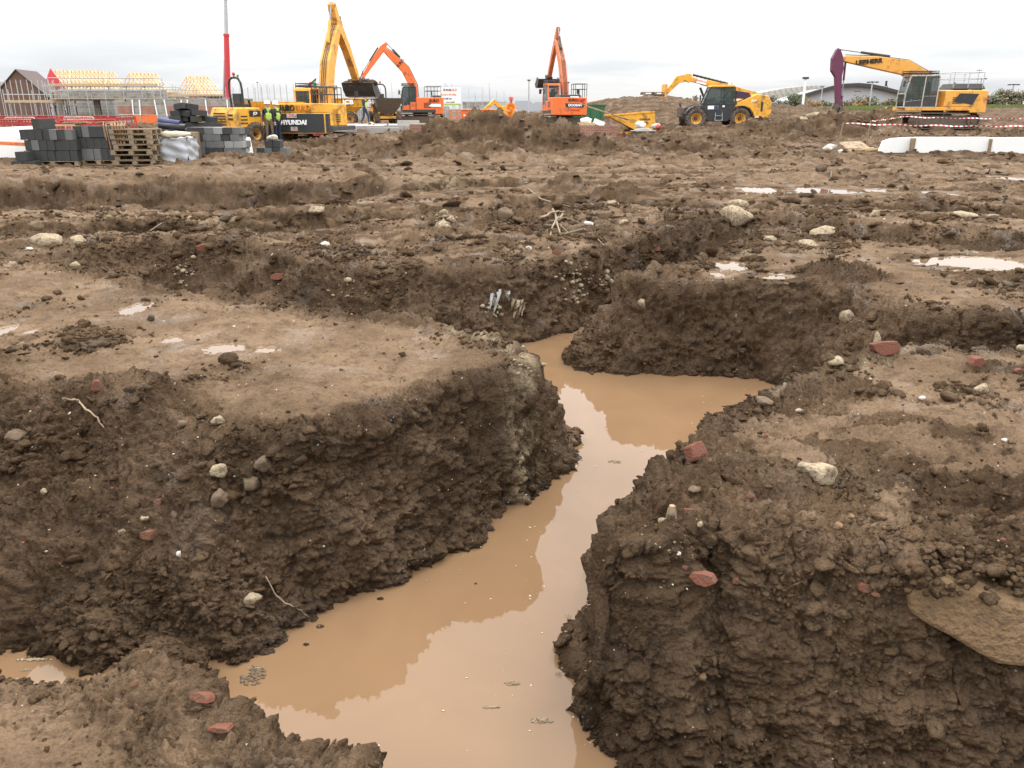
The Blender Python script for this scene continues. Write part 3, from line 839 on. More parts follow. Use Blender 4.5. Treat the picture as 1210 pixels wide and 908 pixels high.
# ------------------------------------------------------------------ object materials
def gz(x, y): return float(base_height(np.array([x], np.float32), np.array([y], np.float32))[0][0])
M = dict(
    yellow=mat('yellow_paint', (.72, .35, .03), .5, dirt=.42, scale=1.3),
    amber=mat('amber_paint', (.72, .34, .055), .5, dirt=.38, scale=1.3),
    orange=mat('orange_paint', (.74, .15, .03), .45, dirt=.32, scale=1.3),
    dorange=mat('faded_orange_paint', (.62, .17, .06), .5, dirt=.35, scale=1.5),
    black=mat('black_paint', (.022, .024, .026), .45, dirt=.2, scale=1.5),
    dark=mat('dark_steel', (.035, .034, .033), .5, dirt=.35, scale=3),
    rubber=mat('tyre_rubber', (.035, .032, .03), .85, dirt=.75, scale=4, dirtcol=(.15, .105, .07)),
    track=mat('muddy_steel', (.07, .06, .05), .7, dirt=.85, scale=3, dirtcol=(.13, .09, .06), bump=.5),
    bucket=mat('worn_bucket_steel', (.20, .175, .145), .55, dirt=.4, scale=3, bump=.3),
    grey=mat('grey_steel', (.28, .29, .30), .5, dirt=.2),
    galv=mat('galvanised_tube', (.42, .43, .44), .45, metal=.4),
    purple=mat('purple_paint', (.115, .022, .06), .5, dirt=.15),
    redg=mat('red_gable_membrane', (.60, .05, .06), .6),
    red=mat('red_paint', (.50, .035, .04), .5, dirt=.1),
    redp=mat('red_plastic', (.40, .03, .028), .6, dirt=.45, scale=2),
    white=mat('white_sheet', (.74, .74, .72), .6, var=.04),
    offwhite=mat('dusty_white', (.46, .43, .38), .75, dirt=.4, bump=.4),
    letter=mat('white_lettering', (.8, .8, .8), .5, var=.02),
    bletter=mat('black_lettering', (.015, .015, .015), .5, var=.02),
    oletter=mat('orange_lettering', (.62, .22, .02), .5, var=.02),
    rletter=mat('red_lettering', (.55, .06, .05), .5, var=.02),
    green=mat('green_paint', (.035, .14, .06), .5, dirt=.25),
    gbeacon=mat('green_beacon', (.02, .25, .12), .3), rbeacon=mat('red_beacon', (.5, .03, .02), .3),
    obeacon=mat('amber_beacon', (.75, .25, .02), .3),
    wood=mat('pale_timber', (.48, .34, .18), .75, scale=6, var=.25),
    truss=mat('fresh_timber', (.74, .55, .30), .7, scale=2, var=.12),
    oldwood=mat('weathered_pallet_timber', (.24, .18, .12), .85, scale=8, var=.35, dirt=.3),
    concrete=mat('grey_concrete', (.30, .29, .27), .85, scale=5, dirt=.25, bump=.3),
    slab=mat('pale_concrete', (.36, .34, .31), .85, scale=1.5, dirt=.35),
    skin=mat('skin', (.50, .30, .22), .6), vest=mat('hi_vis_yellow', (.34, .47, .08), .75), ovest=mat('hi_vis_orange', (.85, .25, .03), .6),
    cloth=mat('dark_workwear', (.03, .032, .035), .9), jean=mat('navy_trousers', (.02, .03, .06), .9), tan=mat('muddy_trousers', (.14, .11, .075), .9),
    hat=mat('white_hard_hat', (.82, .82, .80), .35, var=.02), boots=mat('work_boots', (.05, .035, .025), .8), hair=mat('brown_hair', (.05, .03, .02), .8),
    sand=mat('sandy_bag', (.50, .42, .30), .85, scale=4, var=.15), wrap=mat('grey_polythene', (.40, .41, .43), .3, scale=4, var=.15, bump=.8),
    greenbag=mat('green_polythene', (.08, .42, .22), .5), pvc=mat('black_pipe', (.02, .02, .025), .4), navy=mat('navy_wrap', (.03, .04, .12), .5),
    plum=mat('plum_panel', (.05, .02, .045), .4), rope=mat('brown_matting', (.25, .15, .08), .9, scale=8, var=.3),
    tanboard=mat('muddy_board', (.30, .22, .145), .85, dirt=.55),
)
M['glass'] = glass('cab_glass', (.05, .07, .062), .5)
M['dglass'] = glass('dark_cab_glass', (.05, .06, .06), .72)

def brick_mat(name, c1, c2, mortar, sc=1.0, bw=.225, bh=.075):
    m = bpy.data.materials.new(name); nt, N, L, b = nodes(m)
    tc = N.new('ShaderNodeTexCoord'); sep = N.new('ShaderNodeSeparateXYZ'); L.new(tc.outputs['Object'], sep.inputs[0])
    ad = N.new('ShaderNodeMath'); ad.operation = 'ADD'; L.new(sep.outputs[0], ad.inputs[0]); L.new(sep.outputs[1], ad.inputs[1])
    cb = N.new('ShaderNodeCombineXYZ'); L.new(ad.outputs[0], cb.inputs[0]); L.new(sep.outputs[2], cb.inputs[1])
    bt = N.new('ShaderNodeTexBrick'); L.new(cb.outputs[0], bt.inputs['Vector'])
    bt.inputs['Color1'].default_value = c1 + (1,); bt.inputs['Color2'].default_value = c2 + (1,); bt.inputs['Mortar'].default_value = mortar + (1,)
    bt.inputs['Scale'].default_value = 1; bt.inputs['Brick Width'].default_value = bw * sc; bt.inputs['Row Height'].default_value = bh * sc
    bt.inputs['Mortar Size'].default_value = .012 * sc
    n = N.new('ShaderNodeTexNoise'); n.inputs['Scale'].default_value = 1.5; n.inputs['Detail'].default_value = 6; L.new(tc.outputs['Object'], n.inputs['Vector'])
    mx = N.new('ShaderNodeMix'); mx.data_type = 'RGBA'; mx.blend_type = 'MULTIPLY'; mx.inputs[0].default_value = .55
    L.new(bt.outputs[0], mx.inputs[6]); L.new(n.outputs['Fac'], mx.inputs[7]); L.new(mx.outputs[2], b.inputs['Base Color'])
    b.inputs['Roughness'].default_value = .9
    return m
M['brick'] = brick_mat('red_brickwork', (.42, .16, .10), (.33, .12, .075), (.38, .33, .28))
M['brick_far'] = brick_mat('brown_brickwork', (.20, .095, .062), (.16, .075, .05), (.2, .15, .12), 1.6)
M['brick_far2'] = brick_mat('orange_brickwork', (.42, .16, .095), (.36, .13, .08), (.4, .3, .25), 1.6)
M['block_far'] = brick_mat('blockwork', (.42, .39, .34), (.27, .25, .22), (.5, .47, .43), 1.6, .45, .225)
M['block'] = mat('dark_concrete_block', (.052, .052, .050), .85, scale=4, var=.25)
M['block_grey'] = mat('grey_concrete_block', (.13, .13, .125), .85, scale=4, var=.25)
M['block_pale'] = mat('pale_concrete_block', (.25, .25, .245), .85, scale=4, var=.2)
M['tile'] = mat('brown_roof_tile', (.075, .052, .045), .8, scale=2)
M['slate'] = mat('grey_roof_tile', (.13, .13, .14), .8, scale=1)
M['brickred'] = mat('red_brick', (.165, .062, .042), .85, scale=14, var=.3, dirt=.5, bump=.6)
M['stone'] = mat('pale_limestone', (.30, .235, .155), .85, scale=12, var=.3, dirt=.55, bump=.6)
M['stone2'] = mat('cream_stone', (.34, .27, .18), .85, scale=16, var=.35, dirt=.6, bump=.6)
M['stone_brown'] = mat('brown_sandstone', (.21, .135, .075), .85, scale=7, var=.45, dirt=.42, bump=1.0)
M['cobble'] = mat('grey_cobble', (.14, .10, .066), .85, scale=12, var=.35, dirt=.6, bump=.5)

for k in ('stone', 'stone2', 'stone_brown', 'cobble', 'brickred', 'concrete', 'offwhite', 'tanboard', 'sand', 'block', 'block_grey', 'block_pale', 'oldwood', 'slab', 'brick', 'tan'):
    M[k].node_tree.nodes['Principled BSDF'].inputs['Specular IOR Level'].default_value = .12
# ------------------------------------------------------------------ machine builders (+X is forward, +Y the machine's left)
def limb(mb, pts, hw, y0, y1):
    """plate of varying depth along a polyline in XZ"""
    n = len(pts); L, Rr = [], []
    for i in range(n):
        a = Vector(pts[max(0, i - 1)]); c = Vector(pts[min(n - 1, i + 1)])
        d = (c - a).normalized(); nn = Vector((-d[1], d[0]))
        p = Vector(pts[i])
        L.append(tuple(p + nn * hw[i])); Rr.append(tuple(p - nn * hw[i]))
    return mb.prism(L + Rr[::-1], y0, y1)

def ram(mb, a, b, r, k=.55):
    """hydraulic ram: barrel and thinner rod"""
    a, b = Vector(a), Vector(b)
    c = a.lerp(b, k)
    mb.mi = 0; mb.cyl(a, c, r, r, 10); mb.mi = 1; mb.cyl(c, b, r * .55, r * .55, 8); mb.mi = 0
    mb.box(a, (.09, r * 2.4, .09)); mb.box(b, (.09, r * 2.4, .09))

def tracks(root, Lt, gauge, wt, ht, yaw):
    r = ht / 2
    for s in (-1, 1):
        mb = MB(); mb.M = Matrix.Rotation(yaw, 4, 'Z')
        y = s * gauge / 2
        # belt of shoes around two end wheels
        path = []
        nst = 16
        for k in range(9): t = -math.pi / 2 + math.pi * k / 8; path.append((Lt / 2 - r + math.cos(t) * r, r + math.sin(t) * r))
        for k in range(9): t = math.pi / 2 + math.pi * k / 8; path.append((-Lt / 2 + r + math.cos(t) * r, r + math.sin(t) * r))
        path.append(path[0])
        # resample into shoes
        pts = []; acc = 0; step = .17
        for i in range(len(path) - 1):
            a, b = Vector(path[i]), Vector(path[i + 1]); d = (b - a).length
            while acc < d:
                pts.append((a.lerp(b, acc / d), (b - a).normalized())); acc += step
            acc -= d
        for p, d in pts:
            rot = Matrix.Rotation(-math.atan2(d.y, d.x), 3, 'Y')
            mb.box((p.x, y, p.y), (.155, wt, .045), rot)
            nn = Vector((d.y, -d.x))
            mb.box((p.x + nn.x * .03, y, p.y + nn.y * .03), (.03, wt, .05), rot)
        belt = mb.build('track', M['track'], root)
        mb = MB(); mb.M = Matrix.Rotation(yaw, 4, 'Z')
        mb.prism([(-Lt / 2 + r, .14), (Lt / 2 - r, .14), (Lt / 2 - r * 1.2, ht - .12), (-Lt / 2 + r * 1.2, ht - .12)], y - wt * .28, y + wt * .28)
        for k in (-1, 1):
            mb.cyl((k * (Lt / 2 - r), y - wt * .4, r), (k * (Lt / 2 - r), y + wt * .4, r), r * .8, n=18)
            mb.cyl((k * (Lt / 2 - r), y - wt * .46, r), (k * (Lt / 2 - r), y + wt * .46, r), r * .35, n=12)
        for k in range(6):
            xx = (-Lt / 2 + r * 1.3) + (Lt - r * 2.6) * k / 5
            mb.cyl((xx, y - wt * .38, .13), (xx, y + wt * .38, .13), .11, n=10)
        mb.build('track_frame', M['track'], belt)
    mb = MB(); mb.M = Matrix.Rotation(yaw, 4, 'Z')
    mb.box((0, 0, ht * .62), (1.5, gauge - wt * .9, ht * .4)); mb.cyl((0, 0, ht * .8), (0, 0, ht + .2), .62, n=24)
    mb.build('undercarriage', M['track'], root)

def cab(root, x0, x1, y0, y1, z0, z1, frame, glassm, slope=.18, panel=None):
    """cab shell with pillars, glazing, roof"""
    mb = MB(); w = .07
    prof = [(x0, z0), (x0, z1 - .06), (x0 + .06, z1), (x1 - slope - .1, z1), (x1 - slope, z1 - .08), (x1, z0 + .75), (x1, z0)]
    for y in (y0 + w / 2, y1 - w / 2):
        for i in range(len(prof) - 1):
            mb.bar((prof[i][0], y, prof[i][1]), (prof[i + 1][0], y, prof[i + 1][1]), w, w)
        xm = x0 + (x1 - x0) * .45
        mb.bar((xm, y, z0), (xm - .04, y, z1), w * .9)
        mb.mi = 1; mb.prism([(x0 + .01, z0), (xm, z0), (xm, z0 + .62), (x0 + .01, z0 + .62)], y - .02, y + .02)
        mb.prism([(xm, z0), (x1 - .01, z0), (x1 - .01, z0 + .3), (xm, z0 + .42)], y - .021, y + .021); mb.mi = 0
    for (x, z) in (prof[0], prof[1], prof[2], prof[3], prof[5], prof[6]):
        mb.bar((x, y0, z), (x, y1, z), w, w)
    mb.box(((x0 + x1) / 2, (y0 + y1) / 2, z0 - .02), (x1 - x0, y1 - y0, .06))
    mb.prism([(x0, z1 - .02), (x0 + .05, z1 + .05), (x1 - slope - .05, z1 + .05), (x1 - slope + .02, z1 - .03)], y0 - .01, y1 + .01)
    c = mb.build('cab', [frame, panel or frame], root, bevel=.012)
    mb = MB()
    mb.prism([(x0 + .03, z0 + .6), (x0 + .03, z1 - .05), (x1 - slope - .1, z1 - .04), (x1 - .03, z0 + .75), (x1 - .03, z0 + .3)], y0 + .02, y0 + .03)
    mb.prism([(x0 + .03, z0 + .6), (x0 + .03, z1 - .05), (x1 - slope - .1, z1 - .04), (x1 - .03, z0 + .75), (x1 - .03, z0 + .3)], y1 - .03, y1 - .02)
    mb.add([(x0 + .02, y0 + .05, z0 + .65), (x0 + .02, y1 - .05, z0 + .65), (x0 + .02, y1 - .05, z1 - .08), (x0 + .02, y0 + .05, z1 - .08)], [(0, 1, 2, 3)])
    mb.add([(x1 - .01, y0 + .05, z0 + .1), (x1 - .01, y1 - .05, z0 + .1), (x1 - .01, y1 - .05, z0 + .74), (x1 - .01, y0 + .05, z0 + .74)], [(0, 1, 2, 3)])
    mb.add([(x1 - .01, y0 + .05, z0 + .76), (x1 - .01, y1 - .05, z0 + .76), (x1 - slope, y1 - .05, z1 - .09), (x1 - slope, y0 + .05, z1 - .09)], [(0, 1, 2, 3)])
    mb.build('window', glassm, c)
    mb = MB()
    xs = x0 + (x1 - x0) * .3; ym = (y0 + y1) / 2
    mb.box((xs, ym, z0 + .42), (.5, .48, .14)); mb.box((xs - .22, ym, z0 + .85), (.13, .46, .8)); mb.box((xs - .22, ym, z0 + 1.32), (.1, .26, .18))
    mb.build('seat', M['black'], c, bevel=.03)
    mb = MB()
    mb.box((x1 - .35, ym, z0 + .35), (.2, .3, .6)); mb.bar((x1 - .4, ym + .12, z0 + .3), (x1 - .55, ym + .14, z0 + .95), .03); mb.bar((x1 - .4, ym - .12, z0 + .3), (x1 - .55, ym - .14, z0 + .95), .03)
    mb.build('controls', M['dark'], c)
    return c

def mirror(root, a, b):
    mb = MB(); mb.bar(a, b, .03); mb.box(b, (.06, .17, .32)); return mb.build('mirror', M['black'], root)

def bucket_mesh(root, ang, tip, width, m, name='bucket', scale=1.0, fill=None):
    """digging bucket hung at tip (x, z); ang turns it in the XZ plane"""
    mb = MB()
    out = [(.0, .08), (.10, -.35), (.35, -.72), (.75, -.86), (1.15, -.72)]
    sh = [(.0, .0), (.22, .12), (.45, .1)]
    def tr(p):
        x, z = p[0] * scale, p[1] * scale
        return (tip[0] + x * math.cos(ang) - z * math.sin(ang), tip[1] + x * math.sin(ang) + z * math.cos(ang))
    shell = out; th = .045
    inn = [(.06, .08), (.15, -.33), (.38, -.66), (.75, -.80), (1.15, -.67)]
    mb.prism([tr(p) for p in shell] + [tr(p) for p in inn[::-1]], -width / 2, width / 2)
    side = out + [(.62, .02)]
    for s in (-1, 1):
        y = s * (width / 2); mb.prism([tr(p) for p in side], y - s * .03, y + s * .005)
    b = mb.build(name, m, root)
    mb = MB()
    for s in (-.16, .16):
        mb.prism([tr(p) for p in [(-.08, .3), (.12, .34), (.62, .04), (.5, -.05), (.0, .0)]], s - .03, s + .03)
    mb.prism([tr(p) for p in [(-.12, .24), (.5, .24), (.56, .06), (-.06, .02)]], -.22, .22)
    mb.build('hitch', m, b)
    mb = MB()
    n = max(3, int(width / .26))
    if width < 1.5:
        for k in range(n):
            y = -width / 2 + .08 + (width - .16) * k / (n - 1)
            mb.prism([tr(p) for p in [(1.1, -.76), (1.36, -.62), (1.12, -.66)]], y - .045, y + .045)
    else:
        mb.prism([tr(p) for p in [(1.1, -.76), (1.3, -.62), (1.12, -.665)]], -width / 2, width / 2)
    mb.build('teeth' if width < 1.5 else 'cutting_edge', M['grey'], b)
    if fill:
        rr = random.Random(3)
        mb = MB()
        for k in range(26):
            px = rr.uniform(.2, .95); py = rr.uniform(-width / 2 + .15, width / 2 - .15)
            q = tr((px, .0 - .35 * abs(px - .5) + .0))
            s = rr.uniform(.13, .30)
            mb.rock((q[0], py, q[1] + .0), (s, s * 1.2, s * .8), seed=k, n=2, rough=1)
        mb.build('soil_load', clodm, b)
    return b

def excavator(name, loc, rz, label, body, cabm, glassm, boomm, stickm, boom, bw, stick, sw, tip, bang, bwidth, dims, trackyaw, cwm=None, rail=None, group=None, bmat=None, fill=None, boomw=.42, armrams=True):
    root = empty(name, loc, rz, label, 'excavator', group)
    d = dims; ht = d['ht']
    tracks(root, d['Lt'], d['gauge'], d['wt'], ht, trackyaw)
    zd = ht + .16
    hw = d['hw']; tail = d['tail']; fx = d['front']; zt = d['deck']
    # deck
    mb = MB(); mb.prismz([(fx, hw), (fx, -hw), (-tail * .6, -hw), (-tail * .6, hw)], zd, zd + .2)
    mb.build('deck', body if d.get('deckbody') else M['dark'], root, bevel=.02)
    # engine house
    xe = d['xe']
    mb = MB()
    mb.prismz([(xe, hw), (xe, -.3), (xe + .5, -.3), (xe + .5, -hw), (-tail * .55, -hw), (-tail * .55, hw)], zd + .2, zt)
    eh = mb.build('engine_cover', body, root, bevel=.05)
    mb = MB()
    for s in (1, -1):
        for k in range(4):
            mb.box((-tail * .25, s * (hw + .008), zd + .42 + k * .1), (.6 if s == 1 else .5, .02, .05))
    mb.build('grille', M['black'], eh)
    # counterweight: rounded tail
    arc = [(-tail * .55, hw * .995)] + [(-tail * (.55 + .45 * math.cos(t) ** .25) if abs(t) < 1.55 else -tail * .56, hw * .995 * math.sin(t)) for t in np.linspace(1.5, -1.5, 13)] + [(-tail * .55, -hw * .995)]
    zc = zd + (zt - zd) * d.get('cwsplit', 1.0)
    mb = MB()
    mb.mi = 1 if cwm else 0
    mb.prismz(arc, zd - .12, zc, 1.0)
    if cwm:
        mb.mi = 0; mb.prismz([(x * .995, y * .995) for x, y in arc], zc, zt)
    cw = mb.build('counterweight', [body, cwm or body], root, bevel=.04)
    # bonnet, exhaust
    mb = MB(); mb.prismz([(-tail * .5, hw * .8), (-tail * .5, -hw * .8), (-tail * .88, -hw * .6), (-tail * .88, hw * .6)], zt, zt + .17, .92)
    if not d.get('nobonnet'): mb.build('bonnet', M['black'] if d.get('blackbonnet') else body, root, bevel=.03)
    mb = MB(); mb.cyl((-tail * .55, -hw * .6, zt + .1), (-tail * .55, -hw * .6, zt + .5), .06); mb.build('exhaust', M['dark'], root)
    c = cab(root, d['cx0'], d['cx1'], .38, hw, zd + .2, d['cabtop'], cabm, glassm, panel=d.get('panel'))
    mirror(c, (d['cx1'] - .1, hw, d['cabtop'] - .3), (d['cx1'] + .22, hw + .12, d['cabtop'] - .45))
    mirror(c, (d['cx1'] - .2, -hw, zt + .1), (d['cx1'] - .05, -hw - .12, zt + .45))
    # boom
    mb = MB(); limb(mb, boom, bw, -.12 - boomw / 2, -.12 + boomw / 2); bo = mb.build('boom', boomm, root, bevel=.025)
    mb = MB()
    for s in (-1, 1): mb = MB(); ram(mb, (boom[0][0] + .35, -.12 + s * (boomw / 2 + .12), boom[0][1] - .25), (boom[1][0] + .12, -.12 + s * (boomw / 2 + .12), boom[1][1] + .1), .075); mb.build('lift_ram', [boomm if d.get('colrams') else M['dark'], M['grey']], bo)
    # hoses along the boom
    mb = MB()
    for s in (-.1, .0, .1):
        pts = []
        for i, p in enumerate(boom):
            a = Vector(boom[max(0, i - 1)]); e = Vector(boom[min(len(boom) - 1, i + 1)]); dd = (e - a).normalized()
            q = Vector(p) + Vector((-dd[1], dd[0])) * (bw[i] + .05 + .02 * math.sin(i * 2))
            pts.append((q[0], -.12 + s, q[1]))
        mb.tube(pts, .02, 6)
    mb.build('hose', M['black'], bo)
    # stick
    mb = MB(); limb(mb, stick, sw, -.12 - boomw * .36, -.12 + boomw * .36); st = mb.build('stick', stickm, root, bevel=.02)
    mb = MB()
    p0, p1 = stick[0], stick[-1]
    kx = boom[len(boom) // 2]
    a = Vector(boom[-2]); e = Vector(boom[-1]); dd = (e - a).normalized(); nn = Vector((-dd[1], dd[0]))
    base_ = Vector(kx).lerp(a, .6) + nn * (bw[-2] + .14)
    ram(mb, (base_[0], -.12, base_[1]), (p0[0], -.12, p0[1]), .08)
    mb.build('stick_ram', [M['dark'] if not d.get('colrams') else boomm, M['grey']], st)
    mb = MB()
    a = Vector(stick[0]); e = Vector(stick[-1]); dd = (e - a).normalized(); nn = Vector((-dd[1], dd[0])) * (1 if d.get('ramside', 1) > 0 else -1)
    q0 = a.lerp(e, .22) + nn * (max(sw) + .10); q1 = a.lerp(e, .86) + nn * (sw[-1] + .12)
    ram(mb, (q0[0], -.12, q0[1]), (q1[0], -.12, q1[1]), .06)
    mb.bar((q1[0], -.12, q1[1]), (e[0] + nn[0] * .3, -.12, e[1] - .2), .06); mb.bar((q1[0], -.12, q1[1]), (e[0], -.12, e[1] + .1), .06)
    mb.build('bucket_ram', [stickm if d.get('purp') else M['dark'], M['grey']], st)
    bk = bucket_mesh(root, bang, tip, bwidth, bmat or M['bucket'], fill=fill)
    bk.location.y = -.12
    # safety rails on the deck
    if rail:
        rx0, rx1, ry0, ry1, rz0, rz1 = rail
        mb = MB(); r = .022
        for (x, y) in ((rx0, ry0), (rx0, ry1), (rx1, ry0), (rx1, ry1), ((rx0 + rx1) / 2, ry0), ((rx0 + rx1) / 2, ry1)):
            mb.cyl((x, y, rz0), (x, y, rz1), r, n=6)
        for z in (rz1, (rz0 + rz1) / 2 + .08):
            mb.tube([(rx0, ry0, z), (rx1, ry0, z), (rx1, ry1, z), (rx0, ry1, z), (rx0, ry0, z)], r, 6)
        mb.build('guard_rail', M['dark'] if not d.get('galvrail') else M['galv'], root)
    # rack of lamps on the cab roof
    mb = MB(); zt2 = d['cabtop'] + .12; x0, x1 = d['cx0'] + .1, d['cx1'] - .1
    for (x, y) in ((x0, .45), (x0, hw - .05), (x1, .45), (x1, hw - .05)): mb.cyl((x, y, zt2 - .08), (x, y, zt2 + .14), .018, n=6)
    mb.tube([(x0, .45, zt2 + .14), (x1, .45, zt2 + .14), (x1, hw - .05, zt2 + .14), (x0, hw - .05, zt2 + .14), (x0, .45, zt2 + .14)], .022, 6)
    mb.tube([(x0, .45, zt2 + .05), (x1, .45, zt2 + .05), (x1, hw - .05, zt2 + .05), (x0, hw - .05, zt2 + .05), (x0, .45, zt2 + .05)], .018, 6)
    mb.box(((x0 + x1) / 2, (.45 + hw) / 2, zt2 + .0), (x1 - x0, hw - .5, .05))
    mb.build('roof_rack', M['black'], c)
    for (bx, by, bm_) in d.get('beacons', []):
        mb = MB(); mb.cyl((bx, by, d['cabtop'] + .05), (bx, by, d['cabtop'] + .22), .03); mb.lathe([(.0, .36), (.06, .34), (.075, .28), (.075, .22), (0, .22)], 12, c=(bx, by, d['cabtop']))
        mb.build('beacon', bm_, c)
    root['_deck'] = zd
    return root

D14 = dict(ht=.78, Lt=3.55, gauge=2.0, wt=.55, hw=1.24, tail=1.95, front=1.55, deck=1.98, xe=.05, cx0=.0, cx1=1.62, cabtop=2.82)

# yellow excavator nearest the viewer, seen from behind
d1 = dict(D14, ht=.62, tail=2.2, deck=2.02, cabtop=2.70, cwsplit=.66, nobonnet=True, colrams=True, beacons=[(.35, .5, M['rbeacon']), (.35, .3, M['gbeacon'])])
e1 = excavator('excavator', (-9.55, 42.0, -.17), R(78), 'yellow excavator with black counterweight seen from behind, arm folded high over a loaded bucket',
    M['yellow'], M['amber'], M['dglass'], M['amber'], M['amber'],
    [(.45, 1.35), (.75, 2.6), (1.15, 3.9), (2.0, 5.2), (2.45, 5.75)], [.26, .34, .36, .26, .16],
    [(2.1, 6.75), (2.45, 5.95), (3.6, 4.75), (4.75, 3.25)], [.12, .26, .2, .13], (4.75, 3.05), R(12), 1.75, d1, R(70), cwm=M['black'],
    rail=(-1.5, .2, -1.15, -.4, 1.95, 2.75), bmat=M['dark'], fill=True, boomw=.52)
for o in [x for x in bpy.data.objects if x.parent == e1 and x.name.startswith('counterweight')]: cw1 = o
text('lettering', 'EURO', .37, M['bletter'], cw1, (-2.20, .58, 1.81), (R(90), 0, R(-90)), .78, .05, .003)
text('lettering', 'BUILD', .37, M['oletter'], cw1, (-2.20, -.22, 1.81), (R(90), 0, R(-90)), .74, .05, .001)
text('lettering', 'HYUNDAI', .28, M['letter'], cw1, (-2.21, .30, 1.16), (R(90), 0, R(-90)), 1.05, .03, .012)
for (y, z, w, h) in ((.38, 1.47, .5, .19), (.3, .88, .34, .18)):
    mb = MB(); mb.box((-2.205, y, z), (.03, w, h)); s = mb.build('notice_plate', M['offwhite'], cw1)
    mb = MB(); mb.box((-2.222, y, z + h * .2), (.006, w * .5, h * .16)); mb.box((-2.222, y, z - h * .15), (.006, w * .7, h * .12)); mb.build('printed_line', M['rletter'], s)
mb = MB(); mb.box((-2.0, -.82, .62), (.03, .5, .1), Matrix.Rotation(R(25), 3, 'Z')); mb.build('reflector', M['red'], cw1)
mb = MB(); mb.box((-1.0, -1.21, 1.4), (1.0, .06, .8)); mb.build('side_door', M['yellow'], e1, bevel=.03)
mb = MB()
mb.cyl((.35, -.75, 1.9), (.35, -.75, 2.8), .02, n=6); mb.tube([(.35, .6, 2.85), (-.2, -.5, 2.8), (-.4, -1.2, 2.82), (-.4, -1.2, 1.95)], .022)
mb.bar((1.2, 1.2, 2.75), (-.3, -.1, 3.15), .05); mb.build('antenna_rail', M['dark'], e1)

# orange excavator in the middle, seen from behind
d2 = dict(D14, tail=1.7, cabtop=2.86, deck=1.98, blackbonnet=True, beacons=[])
e2 = excavator('excavator', (3.72, 60, gz(3.72, 60)), R(101), 'orange excavator seen from behind with its black bucket held above the cab roof',
    M['orange'], M['orange'], M['glass'], M['dorange'], M['dorange'],
    [(.4, 1.4), (.8, 2.9), (1.45, 4.3), (2.5, 5.5), (3.0, 5.9)], [.25, .33, .33, .24, .14],
    [(2.75, 6.75), (3.05, 6.05), (4.2, 4.9), (5.3, 3.5)], [.1, .26, .2, .12], (5.3, 3.3), R(20), 1.65, d2, R(72),
    rail=(-1.5, -.4, -1.15, -.35, 2.0, 2.85), bmat=M['dark'])
cw2 = [x for x in bpy.data.objects if x.parent == e2 and x.name.startswith('counterweight')][0]
text('lettering', 'EURO', .24, M['bletter'], cw2, (-1.68, -.12, 1.80), (R(90), 0, R(-90)), 1.0, .05, .006)
text('lettering', 'BUILD', .23, M['rletter'], cw2, (-1.66, -.68, 1.80), (R(90), 0, R(-90)), 1.0, .07, .003)
mb = MB(); mb.M = Matrix.Rotation(R(-90), 4, 'Z'); mb.prism([(-.62, -.13), (-.7, .13), (.7, .13), (.62, -.13)], -1.705, -1.68); mb.M = Matrix()
lp = mb.build('name_plate', M['black'], cw2, loc=(0, -.28, 1.46))
text('lettering', 'DOOSAN', .2, M['letter'], lp, (-1.712, 0, 0), (R(90), 0, R(-90)), 1.1, .01, .010)
text('lettering', 'EUROBUILD', .11, M['rletter'], cw2, (-1.70, -.28, 1.16), (R(90), 0, R(-90)), 1.2, .02, .002)
mb = MB(); mb.box((-1.66, -.25, 2.0), (.05, .6, .1)); mb.build('warning_plate', M['letter'], e2)

# orange excavator further back, working to the left
d3 = dict(D14, tail=1.9, cabtop=2.9, deck=2.1, blackbonnet=True, cx0=.45, cx1=1.6, xe=.5, panel=M['orange'])
e3 = excavator('excavator', (-7.55, 70, gz(-7.55, 70)), R(192), 'orange excavator side on, arm reaching left over the dumpers with a pale bucket',
    M['orange'], M['black'], M['glass'], M['orange'], M['orange'],
    [(.35, 1.6), (.5, 3.0), (1.1, 4.25), (2.2, 5.3), (2.75, 5.75)], [.22, .3, .33, .26, .14],
    [(2.5, 6.2), (2.85, 5.8), (3.7, 4.75), (4.6, 3.55)], [.1, .24, .2, .12], (4.4, 3.35), R(-10), 1.45, d3, R(-25),
    rail=(-1.6, -.5, -1.1, 1.1, 2.1, 2.95), bmat=M['bucket'])
for s, rzz, yy in ((1, 180, 1.262),):
    text('lettering', 'EURO', .30, M['bletter'], e3, (-1.0, yy, 1.85), (R(90), 0, R(180)), 1.0, .02, .006)
    mb = MB(); mb.prism([(-.55, 1.42), (-.75, 1.6), (-1.55, 1.6), (-1.55, 1.38), (-.85, 1.38)], yy - .01, yy + .03); mb.build('badge', M['letter'], e3)
    text('lettering', 'EURO', .30, M['bletter'], e3, (1.5, .1, 4.7), (R(90), R(-48), R(180)), 1.0, .02, .006)

